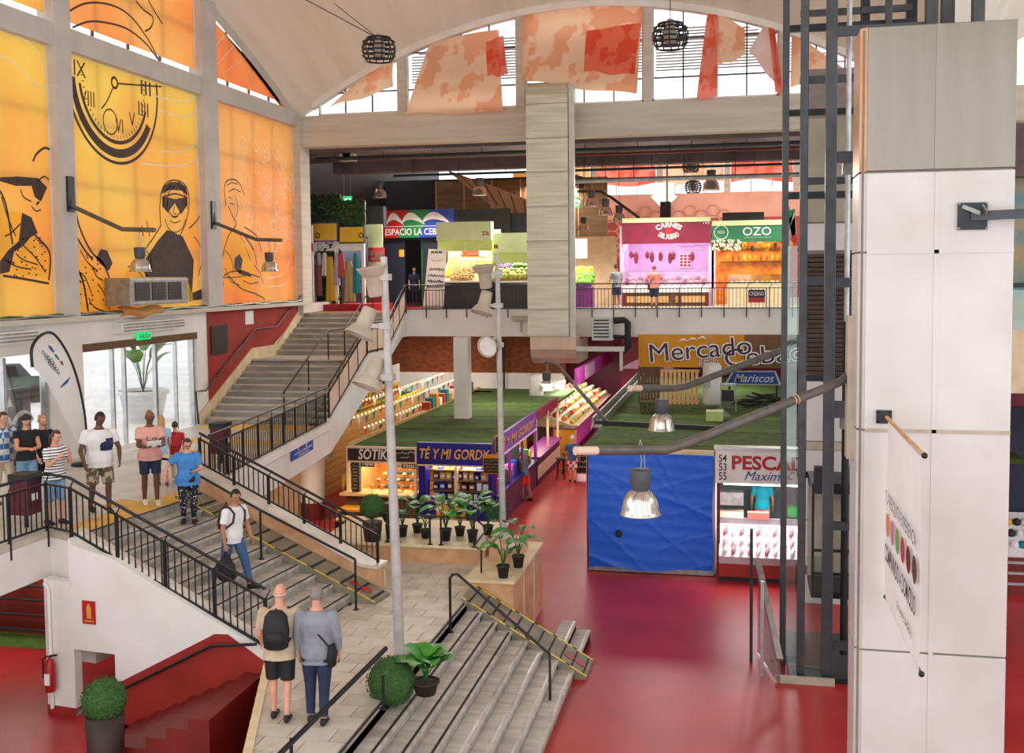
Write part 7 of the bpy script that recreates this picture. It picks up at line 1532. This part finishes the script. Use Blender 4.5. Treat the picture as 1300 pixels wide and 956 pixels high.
def ell(mb, secs, n=14):
    """loft of ellipses: (centre, radius along right, radius along forward, right, forward)"""
    vs = []; fs = []; k = len(secs)
    for c, rx, ry, r, f in secs:
        for j in range(n): g = 2*math.pi*j/n; vs.append(c + r*(rx*math.cos(g)) + f*(ry*math.sin(g)))
    for i in range(k-1):
        for j in range(n): j2 = (j+1) % n; fs.append((i*n+j, i*n+j2, (i+1)*n+j2, (i+1)*n+j))
    fs.append(tuple(reversed(range(n)))); fs.append(tuple(range((k-1)*n, k*n))); mb.add(vs, fs, True)
def limb(mb, pts, rs, n=12):
    """tapered limb with rounded ends"""
    P, Q = [V(pts[0])], [rs[0]]
    for i in range(len(pts)-1):
        for t in (.25, .5, .75, 1.0): P.append(V(pts[i]).lerp(V(pts[i+1]), t)); Q.append(rs[i]*(1-t)+rs[i+1]*t)
    mb.tube(P, Q, n); mb.ball(P[0], Q[0]*.98, 10, 8); mb.ball(P[-1], Q[-1]*.98, 10, 8)
def head_mesh(mb, c, r, f, u):
    n, m = 28, 20; vs = []; fs = []
    for i in range(m+1):
        th = math.pi*i/m
        for j in range(n):
            g = 2*math.pi*j/n; x, y, z = math.sin(th)*math.cos(g), math.sin(th)*math.sin(g), -math.cos(th)
            X, Y, Z = x*.074, y*.094, z*.112
            if z < 0: X *= 1-.30*(-z)**1.4; Y *= 1-.10*(-z)
            if y < 0 and z < -.2: Y *= .88
            e = lambda a, b, s: math.exp(-((x-a)**2+(z-b)**2)/s) if y > 0 else 0
            Y += .024*e(0, -.18, .018) + .012*e(0, .0, .012) - .010*(e(.38, .08, .03)+e(-.38, .08, .03)) + .007*e(0, -.52, .03) + .010*e(0, -.86, .03) + .005*(e(.3, .27, .04)+e(-.3, .27, .04))
            vs.append(c + r*X + f*Y + u*Z)
    for i in range(m):
        for j in range(n): j2 = (j+1) % n; fs.append((i*n+j, i*n+j2, (i+1)*n+j2, (i+1)*n+j))
    mb.add(vs, fs, True)
    for s in (-1, 1): mb.ball(c + r*(s*.073) - f*.008 - u*.005, (.014, .02, .03), 8, 6)
def hand(mb, w, d, side, fwd, curl=.6, s=1.0):
    """palm and five separate fingers from wrist w along d; side points to the thumb"""
    d = d.normalized(); side = (side - d*side.dot(d)).normalized(); nrm = d.cross(side); 
    if nrm.dot(fwd) < 0: nrm = -nrm
    ell(mb, [(w, .024*s, .02*s, side, nrm), (w+d*.035*s, .036*s, .018*s, side, nrm), (w+d*.08*s, .042*s, .016*s, side, nrm), (w+d*.095*s, .036*s, .012*s, side, nrm)], 10)
    for k, (o, L) in enumerate(((.031, .07), (.011, .08), (-.010, .075), (-.030, .058))):
        p = w + d*.085*s + side*o*s; a = d; pts = [p]
        for q, seg in enumerate((.45, .32, .23)):
            a = (a*math.cos(curl*(.5+.35*q)) + nrm*math.sin(curl*(.5+.35*q))).normalized(); pts.append(pts[-1]+a*L*seg*s)
        mb.tube(pts, [.0095*s, .009*s, .008*s, .006*s], 6)
    t0 = w + d*.03*s + side*.03*s; t1 = t0 + (d*.6+side*.7+nrm*.3).normalized()*.04*s; mb.tube([t0, t1, t1+(d*.9+side*.2+nrm*.3).normalized()*.035*s], [.013*s, .011*s, .008*s], 6)
def remesh(o, v): 
    m = o.modifiers.new('one_skin', 'REMESH'); m.mode = 'VOXEL'; m.voxel_size = v; m.use_smooth_shade = True
    q = o.modifiers.new('smooth', 'SMOOTH'); q.factor = .5; q.iterations = 3
    return o
def person(label, loc, face, h=1.75, build=1.0, lean=4, legs=((12, 8), (-8, 12)), arms=((5, 8, 20, 0), (5, 8, 20, 0)), head=(0, 0), skin='skin_light', top='shirt_white', sleeve=.55, hem=-.06, bottom='jeans', blen=1.9, bwide=1.0, shoe='shoe_black', hair='hair_brown', hstyle='short', female=False, far=False, bald=False, collar=None):
    loc = V(loc); t = thing('person', label, 'person', loc); k = h/1.757
    cr, sr = math.cos(face), math.sin(face); RX = V((cr, sr, 0)); FY = V((-sr, cr, 0)); UZ = V((0, 0, 1))
    ln = R(lean); sd = FY*math.sin(ln) + UZ*math.cos(ln); sf = FY*math.cos(ln) - UZ*math.sin(ln)
    vox = (.011 if not far else .016)*max(1, k)
    # legs
    LG = []
    for s, (a, kn) in zip((-1, 1), legs):
        hip = RX*(s*.088*build**.5); a1, a2 = R(a), R(a-kn); knee = hip + (FY*math.sin(a1)-UZ*math.cos(a1))*.43; ank = knee + (FY*math.sin(a2)-UZ*math.cos(a2))*.41
        LG.append([hip, knee, ank, a2])
    low = min(l[2].z for l in LG) - .085; base = loc - UZ*low*k
    W = lambda p: base + p*k
    bw = build
    hipw = .172 if female else .160; wst = .128 if female else .142; chs = .150 if female else .168; shw = .165 if female else .192
    TS_ = [(-.11, .11, .09), (-.05, hipw*.96, .118), (.02, hipw, .122), (.12, wst*1.06, .108), (.2, wst, .102), (.3, chs*.97, .114), (.38, chs, .12), (.46, chs*.92, .1), (.5, .115, .078), (.53, .07, .06)]
    bulge = max(0, bw-1)
    def tsec(tt, rx, ry, g=0): return (W(sd*tt + sf*(.02*bulge*4*math.exp(-((tt-.12)/.12)**2))), (rx*bw+g)*k, (ry*(bw+bulge*.5)+g)*k, RX, sf)
    # arms
    AR = []
    for s, (fw, ou, el, inw) in zip((-1, 1), arms):
        sh = sd*.455 + RX*(s*shw*(.72+.28*bw)); f_, o_ = R(fw), R(ou)
        ud = (RX*(s*math.sin(o_)) + (FY*math.sin(f_) - UZ*math.cos(f_))*math.cos(o_)).normalized(); elb = sh + ud*.285
        f2, i2 = R(fw+el), R(inw); fd = ((FY*math.sin(f2)-UZ*math.cos(f2))*math.cos(i2) - RX*(s*math.sin(i2))).normalized(); wr = elb + fd*.25
        AR.append((sh, elb, wr, fd, s))
    b = MB(); ell(b, [tsec(*q) for q in TS_] + [(W(sd*.575), .055*k, .056*k, RX, sf), (W(sd*.64), .054*k, .056*k, RX, sf)])
    for hip, knee, ank, a2 in LG: limb(b, [W(hip+UZ*.02), W(knee), W(knee.lerp(ank, .35)-FY*.012), W(ank)], [.083*k*bw**.6, .055*k, .052*k, .036*k])
    for sh, elb, wr, fd, s in AR:
        limb(b, [W(sh), W(elb), W(elb.lerp(wr, .3)), W(wr)], [.05*k*bw**.5, .04*k, .039*k, .026*k])
        hand(b, W(wr), fd, (FY*.8+RX*(-s)*.3 - fd*.0), RX*(-s), .55, k)
    hy, hpit = R(head[0]), R(head[1]); hf0 = FY*math.cos(hy) + RX*(-math.sin(hy)); hr = RX*math.cos(hy) + FY*math.sin(hy)
    hf = hf0*math.cos(hpit) - UZ*math.sin(hpit); hu = UZ*math.cos(hpit) + hf0*math.sin(hpit)
    hc = W(sd*.615 + UZ*.03) + hu*.072*k + hf*.018*k
    head_mesh(b, hc, hr*k, hf*k, hu*k)
    remesh(b.build('body', skin, t), vox)
    # shirt with sleeves
    g = .016; c = MB(); ts = [q for q in TS_ if q[0] > hem+.02 and q[0] < .52]
    ell(c, [tsec(hem, *(max(TS_[1][1], wst)*1.03, .12), g+.008)] + [tsec(q[0], q[1], q[2], g) for q in ts] + [tsec(.535, .068, .058, g*.6)])
    for sh, elb, wr, fd, s in AR:
        if sleeve <= 0: continue
        if sleeve <= 1: e = sh.lerp(elb, sleeve); c.tube([W(sh-RX*(s*.03)), W(sh), W(sh.lerp(e, .5)), W(e)], [.066*k*bw**.5, .074*k*bw**.5, .067*k*bw**.5, .067*k*bw**.5], 12); c.ball(W(sh), .072*k*bw**.5, 12, 8)
        else: e = elb.lerp(wr, sleeve-1); c.tube([W(sh-RX*(s*.03)), W(sh), W(elb), W(e)], [.07*k, .076*k*bw**.5, .06*k, .046*k], 12); c.ball(W(elb), .06*k, 10, 8); c.ball(W(sh), .074*k*bw**.5, 12, 8)
    remesh(c.build('shirt', top, t), vox)
    # trousers or shorts
    p = MB(); g2 = .012
    ell(p, [tsec(-.12, .10, .09, g2), tsec(-.05, hipw*.96, .118, g2), tsec(.02, hipw, .122, g2), tsec(.1, wst*1.08, .11, g2)])
    for hip, knee, ank, a2 in LG:
        if blen <= 1: e = hip.lerp(knee, blen); p.tube([W(hip+UZ*.03), W(hip.lerp(e, .5)), W(e)], [.098*k*bw**.6, .095*k*bwide, .088*k*bwide], 12)
        else: e = knee.lerp(ank, blen-1); p.tube([W(hip+UZ*.03), W(hip.lerp(knee, .5)), W(knee), W(e)], [.098*k*bw**.6, .092*k*bwide*bw**.4, .076*k*bwide, .056*k*bwide], 12); p.ball(W(knee), .077*k*bwide, 12, 8)
    remesh(p.build('trousers' if blen > 1 else 'shorts', bottom, t), vox)
    for hip, knee, ank, a2 in LG:
        fd = (FY*math.cos(a2*.6) + UZ*math.sin(a2*.6)*.6).normalized(); up = RX.cross(fd); sh_ = MB(); a = W(ank); kk = k
        sec = lambda q, w_, h_, dz: (a + fd*q*kk - up*(.085-h_-.0+dz)*kk, w_*kk, h_*kk, RX, up)
        ell(sh_, [sec(-.075, .022, .03, 0), sec(-.055, .036, .045, 0), sec(0, .041, .052, 0), sec(.07, .046, .04, 0), sec(.13, .047, .03, 0), sec(.175, .036, .022, 0), sec(.19, .014, .012, 0)], 12); o = sh_.build('shoe', shoe, t)
    # face and hair
    if not far:
        for s in (-1, 1): MB().ball(hc + (hr*(s*.029) + hf*.083 + hu*.008)*k, .0105*k, 8, 6).build('eye', 'eye_dark', t)
        MB().ball(hc + (hf*.083 - hu*.056)*k, (.02*k, .02*k, .006*k), 8, 6).build('mouth', 'lip', t)
        for s in (-1, 1): MB().bar(hc+(hr*(s*.015)+hf*.09+hu*.03)*k, hc+(hr*(s*.042)+hf*.08+hu*.03)*k, .006*k, .006*k).build('eyebrow', 'hair_black' if hair == 'hair_black' else hair, t)
    hm = MB(); n, m = 24, 18; vs = []; keep = {}
    big = 1.10 if not bald else 1.035
    for i in range(m+1):
        th = math.pi*i/m
        for j in range(n):
            q = 2*math.pi*j/n; x, y, z = math.sin(th)*math.cos(q), math.sin(th)*math.sin(q), -math.cos(th); jt = 1+.02*math.sin(17*q+5*th)
            vs.append(hc + (hr*x*.078*big + hf*(y*.098*big-.006) + hu*(z*.115*big+.004))*k*jt); keep[i*n+j] = (y < .35 and z > (-.45 if y < -.2 else -.15)) or z > (.52 if not bald else 9)
            if bald: keep[i*n+j] = (y < .15 and -.5 < z < (.12 if y > -.5 else -.05))
    fs = [(i*n+j, i*n+(j+1) % n, (i+1)*n+(j+1) % n, (i+1)*n+j) for i in range(m) for j in range(n) if all(keep[a] for a in (i*n+j, i*n+(j+1) % n, (i+1)*n+(j+1) % n, (i+1)*n+j))]
    hm.add(vs, fs, True); ho = hm.build('hair', hair, t); so = ho.modifiers.new('thickness', 'SOLIDIFY'); so.thickness = (.006 if bald else .018)*k; so.offset = -1
    if hstyle == 'pony': MB().tube([hc-hf*.09*k+hu*.02*k, hc-hf*.14*k-hu*.04*k, hc-hf*.12*k-hu*.16*k, hc-hf*.10*k-hu*.24*k], [.03*k, .035*k, .028*k, .008*k], 10).build('ponytail', hair, t)
    if hstyle == 'long': ell(lg := MB(), [(hc+hu*.05*k-hf*.03*k, .088*k, .085*k, hr, hf), (hc-hu*.08*k-hf*.04*k, .092*k, .07*k, hr, hf), (hc-hu*.18*k-hf*.05*k, .085*k, .05*k, hr, hf), (hc-hu*.27*k-hf*.05*k, .06*k, .03*k, hr, hf)]); lg.build('long_hair', hair, t)
    if hstyle == 'bun': MB().ball(hc-hf*.1*k+hu*.05*k, .045*k, 10, 8).build('hair_bun', hair, t)
    return dict(t=t, W=W, RX=RX, FY=FY, UZ=UZ, sd=sd, sf=sf, k=k, AR=AR, hc=hc, hf=hf, hr=hr, hu=hu, LG=LG)
def backpack(P, label, m='bag_black', s=1.0):
    W, RX, sd, sf, k = P['W'], P['RX'], P['sd'], P['sf'], P['k']; c = W(sd*.28 - sf*.20); t = thing('backpack', label, 'backpack', c)
    b = MB(); ell(b, [(c-sd*.23*k*s, .10*k*s, .06*k*s, RX, sf), (c-sd*.2*k*s, .15*k*s, .10*k*s, RX, sf), (c, .165*k*s, .105*k*s, RX, sf), (c+sd*.17*k*s, .14*k*s, .09*k*s, RX, sf), (c+sd*.24*k*s, .08*k*s, .05*k*s, RX, sf)], 16); b.build('bag', m, t)
    ell(pk2 := MB(), [(c-sd*.16*k*s-sf*.08*k*s, .10*k*s, .05*k*s, RX, sf), (c-sd*.05*k*s-sf*.085*k*s, .11*k*s, .05*k*s, RX, sf), (c+sd*.0*k*s-sf*.08*k*s, .09*k*s, .03*k*s, RX, sf)], 12); pk2.build('front_pocket', m, t)
    for q in (-1, 1): MB().tube([W(sd*.46+RX*(q*.09)-sf*.12), W(sd*.525+RX*(q*.115)), W(sd*.45+RX*(q*.125)+sf*.125), W(sd*.30+RX*(q*.135)+sf*.12), W(sd*.18+RX*(q*.165)), W(sd*.12+RX*(q*.14)-sf*.14)], .02*k, 6).build('strap', m, t)
    MB().tube([c+sd*.22*k+RX*.03*k, c+sd*.28*k, c+sd*.22*k-RX*.03*k], .01*k, 5).build('grab_loop', m, t)
    return t
def crossbag(P, label, side=1, m='bag_black', size=(.13, .05, .11), drop=.0, front=False):
    W, RX, sd, sf, k = P['W'], P['RX'], P['sd'], P['sf'], P['k']; q = (.17 if front else .0); c = W(RX*(side*(.2 if not front else .06)) + sd*(.0+drop) + sf*q); t = thing('shoulder_bag', label, 'bag', c)
    b = MB(); ell(b, [(c-P['UZ']*size[2]*k, size[0]*.8*k, size[1]*.8*k, sf if not front else RX, RX if not front else sf), (c, size[0]*k, size[1]*k, sf if not front else RX, RX if not front else sf), (c+P['UZ']*size[2]*k, size[0]*.9*k, size[1]*.6*k, sf if not front else RX, RX if not front else sf)], 14); b.build('bag', m, t)
    MB().tube([c+sf*.05*k+P['UZ']*.1*k, W(sd*.3+sf*.15+RX*(side*.05)), W(sd*.46+sf*.13-RX*(side*.08)), W(sd*.525-RX*(side*.11)), W(sd*.44-sf*.13-RX*(side*.06)), W(sd*.25-sf*.14+RX*(side*.06)), c-sf*.05*k+P['UZ']*.08*k], .014*k, 6).build('strap', m, t)
    return t
# directions: facing angle 0 looks away up the hall (+Y); 180 looks at the viewer
q = sight(128, 650, Z=3.1)
P = person('man in white T shirt and camouflage shorts stepping down at the railing', q, R(-130), 1.96, 1.4, 6, ((18, 20), (-6, 14)), ((10, 20, 28, 10), (5, 22, 30, 5)), (10, 22), 'skin_dark', 'shirt_white', .62, -.10, 'camo', .98, 1.18, 'shoe_black', 'hair_black')
crossbag(P, 'dark sling bag across the chest of the man in camouflage shorts', -1, 'navy_cloth', (.13, .05, .10), .3, True)
q = sight(192, 640, Z=3.1)
P = person('woman in pink T shirt and dark blue shorts reading a paper', q, R(-140), 1.88, 1.22, 8, ((8, 6), (-2, 8)), ((28, 10, 62, 25), (28, 10, 62, 25)), (0, 32), 'skin_dark', 'shirt_pink', .6, -.08, 'navy_cloth', .82, 1.0, 'shoe_white', 'hair_ginger', 'bun', True)
w_ = P['W'](P['AR'][0][2].lerp(P['AR'][1][2], .5)); solo(MB().obox(w_-P['RX']*.13+P['FY']*.06, P['RX']*.26, P['FY']*.1+V((0, 0, .12)), (0, 0, .012)), 'leaflet', 'paper', 'white leaflet held by the woman in the pink T shirt', 'paper')
ch = P['W'](P['sd']*.3+P['sf']*.14); text('Co', ch-P['RX']*.0+P['RX']*.09+P['sf']*.02, -P['RX'], .18, .1, 'black_letter', P['t'], name='shirt_print', lift=.02)
q = sight(240, 664, Z=2.78)
P = person('woman in blue T shirt and flowered trousers holding the stair handrail', q, R(-150), 1.68, 1.38, 4, ((4, 6), (16, 34)), ((18, 14, 70, 30), (22, 50, 22, -10)), (10, 24), 'skin_pink', 'shirt_blue', .72, -.12, 'flower_trousers', 1.92, 1.0, 'shoe_black', 'hair_brown', 'pony', True)
crossbag(P, 'small black waist bag of the woman in the blue T shirt', -1, 'bag_black', (.09, .05, .06), .02, True)
for s in (-1, 1): MB().tube([P['hc']+(P['hr']*(s*.029+.022*math.cos(g*.63))+P['hf']*.102+P['hu']*(.008+.018*math.sin(g*.63)))*P['k'] for g in range(11)], .003, 5).build('glasses', 'black_metal', P['t'])
q = sight(297, 746, Z=1.99)
P = person('dark haired man in white T shirt carrying a bag down the stairs', q, R(-108), 1.86, 1.08, 7, ((24, 8), (-14, 30)), ((8, 12, 20, 6), (-4, 12, 14, 0)), (-25, 20), 'skin_mid', 'shirt_white', .68, -.08, 'jeans', 1.95, 1.0, 'shoe_black', 'hair_black')
backpack(P, 'dark brown backpack on the man coming down the stairs', 'bin_brown', .85)
a_ = P['W'](P['AR'][1][2]+P['AR'][1][3]*.1); t = thing('hand_bag', 'black soft bag hanging from the hand of the man on the stairs', 'bag', a_-V((0, 0, .5)))
b = MB(); ell(b, [(a_-V((0, 0, .52)), .14, .1, P['FY'], P['RX']), (a_-V((0, 0, .46)), .2, .13, P['FY'], P['RX']), (a_-V((0, 0, .26)), .19, .12, P['FY'], P['RX']), (a_-V((0, 0, .1)), .08, .05, P['FY'], P['RX'])], 16); b.build('bag', 'bag_black', t); MB().tube([a_-V((0, 0, .12))+P['FY']*.06, a_+V((0, 0, .0)), a_-V((0, 0, .12))-P['FY']*.06], .014, 6).build('strap', 'bag_black', t)
q = sight(71, 665, Z=3.1)
P = person('woman in striped T shirt with a hand at her face behind the railing', q, R(-105), 1.72, 1.2, 5, ((6, 6), (-4, 6)), ((35, 6, 118, 25), (20, 12, 110, 10)), (0, 15), 'skin_light', 'shirt_stripe', .65, -.08, 'jeans_light', 1.05, 1.05, 'shoe_black', 'hair_brown', 'pony', True)
q = sight(52, 640, Z=3.1)
P = person('fair haired woman in dark T shirt behind the striped woman', q+V((-.15, .3, 0)), R(-125), 1.74, 1.0, 3, ((4, 4), (-4, 6)), ((10, 8, 30, 10), (10, 8, 30, 10)), (10, 15), 'skin_light', 'shirt_black', .7, -.08, 'shorts_black', 1.9, 1.0, 'shoe_black', 'hair_blond', 'bun', True)
q = sight(36, 640, Z=3.1)
P = person('woman in black top and light jeans with a dark cap', q, R(-125), 1.80, 1.08, 3, ((10, 8), (-6, 8)), ((18, 8, 75, 40), (18, 8, 75, 40)), (0, 10), 'skin_light', 'shirt_black', .3, -.05, 'jeans_light', 1.95, 1.0, 'shoe_brown', 'hair_black', 'short', True)
MB().ball(P['hc']+P['hu']*.05*P['k'], (.1, .1, .075), 14, 8).build('cap', 'bin_brown', P['t'])
q = sight(6, 640, Z=3.1)
person('man in blue checked shirt cut by the left picture edge', q, R(-110), 1.84, 1.08, 3, ((8, 6), (-6, 6)), ((8, 8, 20, 0), (8, 8, 20, 0)), (0, 10), 'skin_light', 'shirt_check', .8, -.1, 'beige_cloth', 1.9, 1.0, 'shoe_brown', 'hair_brown')
q = sight(207, 616, Z=3.1)
person('woman in pale blue top half hidden behind the woman in pink', q, R(35), 1.5, .95, 3, ((8, 6), (-8, 10)), ((5, 8, 20, 0), (5, 8, 20, 0)), (0, 5), 'skin_light', 'shirt_pale_blue', .6, -.12, 'shirt_white', 1.3, 1.0, 'shoe_brown', 'hair_blond', 'long', True)
q = sight(224, 612, Z=3.1)
P = person('boy with red and black backpack walking away from the stairs', q, R(28), 1.33, .95, 2, ((12, 6), (-10, 14)), ((5, 8, 15, 0), (5, 8, 15, 0)), (0, 0), 'skin_light', 'shirt_red_', .6, -.1, 'beige_cloth', 1.9, 1.0, 'shoe_white', 'hair_brown')
backpack(P, 'red and black backpack of the boy', 'bag_red', .95)
# two men on the landing, seen from behind
q = sight(357, 912, Z=1.35)
P = person('bald man in beige shirt with black backpack on the landing', q, R(12), 1.9, 1.28, 5, ((6, 6), (-4, 6)), ((4, 12, 24, 6), (4, 12, 24, 6)), (-6, 8), 'skin_pink', 'shirt_beige', .75, -.12, 'shorts_black', .92, 1.08, 'shoe_black', 'hair_white', bald=True)
backpack(P, 'black backpack worn by the bald man on the landing', 'bag_black', 1.05)
q = sight(404, 916, Z=1.35)
P = person('grey haired man in grey shirt with black shoulder bag on the landing', q, R(8), 1.9, 1.24, 3, ((4, 6), (-4, 6)), ((3, 10, 10, 0), (3, 12, 14, 0)), (4, 4), 'skin_light', 'shirt_grey', 1.75, -.14, 'navy_cloth', 1.95, 1.0, 'shoe_black', 'hair_grey')
crossbag(P, 'black shoulder bag at the hip of the grey haired man', 1, 'bag_black', (.15, .06, .14), -.04)
# market floor and gallery
q = sight(666, 636, Z=0)
person('man in grey T shirt and red shorts leaning at the purple stall', (q.x, q.y, 0), R(62), 1.78, 1.08, 14, ((4, 6), (-10, 6)), ((55, 6, 25, 10), (50, 6, 25, 10)), (0, 10), 'skin_mid', 'shirt_darkgrey', .7, -.1, 'shorts_red', .95, 1.1, 'shoe_black', 'hair_white', far=True)
q = sight(727, 612, Z=0)
person('white haired person in blue vest and red checked sleeves in the aisle', (q.x, q.y, 0), R(5), 1.7, 1.1, 4, ((6, 4), (-6, 6)), ((5, 12, 25, 0), (5, 12, 25, 0)), (0, 0), 'skin_light', 'jeans', .7, -.1, 'check_red', 1.2, 1.1, 'shoe_black', 'hair_white', far=True)
q = sight(968, 668, Y=28.9)
person('fishmonger in turquoise T shirt seen from behind in the fish stall', (q.x, 29.2, .25), R(0), 1.82, 1.12, 2, ((3, 3), (-3, 3)), ((6, 14, 14, 0), (6, 14, 14, 0)), (0, 10), 'skin_mid', 'shirt_turquoise', .65, -.08, 'khaki', 1.95, 1.1, 'shoe_black', 'hair_brown', far=True)
solo(MB().box(q.x-.5, q.x+.5, 28.95, 29.6, 0, .25), 'floor_platform', 'galv', 'low steel platform under the fishmonger', 'platform')
q = sight(828, 389, Y=41.5)
P = person('woman in pink top at the CARNES counter with a hand on her hip', (q.x, 42.4, 6.2), R(-4), 1.66, 1.2, 3, ((3, 3), (-3, 3)), ((-10, 42, 60, 40), (30, 12, 60, 10)), (0, 10), 'skin_light', 'shirt_coral_', .6, -.12, 'navy_cloth', 1.1, 1.15, 'shoe_brown', 'hair_red_', 'short', True, far=True)
crossbag(P, 'dark handbag of the woman at the CARNES counter', -1, 'bag_black', (.14, .07, .13), -.05)
q = sight(780, 389, Y=41.5)
person('person in grey shirt and dark shorts standing left of the CARNES stall', (q.x, 42.3, 6.2), R(25), 1.72, 1.0, 3, ((3, 3), (-5, 6)), ((20, 8, 60, 10), (10, 8, 40, 0)), (0, 15), 'skin_mid', 'shirt_grey', .7, -.1, 'navy_cloth', .95, 1.1, 'shoe_white', 'hair_black', far=True)
q = S(526, 376, EY+1.2)
person('man in dark shirt standing in the dark blue doorway', (q.x, EY+1.2, 6.2), R(200), 1.74, 1.0, 2, ((3, 3), (-3, 3)), ((5, 8, 15, 0), (5, 8, 15, 0)), (0, 5), 'skin_light', 'navy_cloth', .7, -.1, 'shorts_black', 1.95, 1.0, 'shoe_black', 'hair_black', far=True)
q = sight(443, 640, Z=0.0)
person('attendant in pale yellow top behind the left post of the SOTIK stall', (-11.75, 30.9, 0), R(200), 1.74, 1.05, 6, ((3, 3), (-3, 3)), ((25, 8, 40, 10), (15, 8, 30, 0)), (0, 10), 'skin_mid', 'cloth_floral', 1.4, -.1, 'navy_cloth', 1.9, 1.0, 'shoe_black', 'hair_brown', far=True)
q = sight(715, 495, Z=0.0)
person('vendor in violet apron between the far produce counters', (-5.9, 45.5, 0), R(170), 1.7, 1.0, 6, ((5, 3), (-3, 3)), ((25, 8, 40, 10), (15, 8, 30, 0)), (0, 10), 'skin_mid', 'counter_purple', .7, -.3, 'jeans', 1.9, 1.0, 'shoe_black', 'hair_black', far=True)
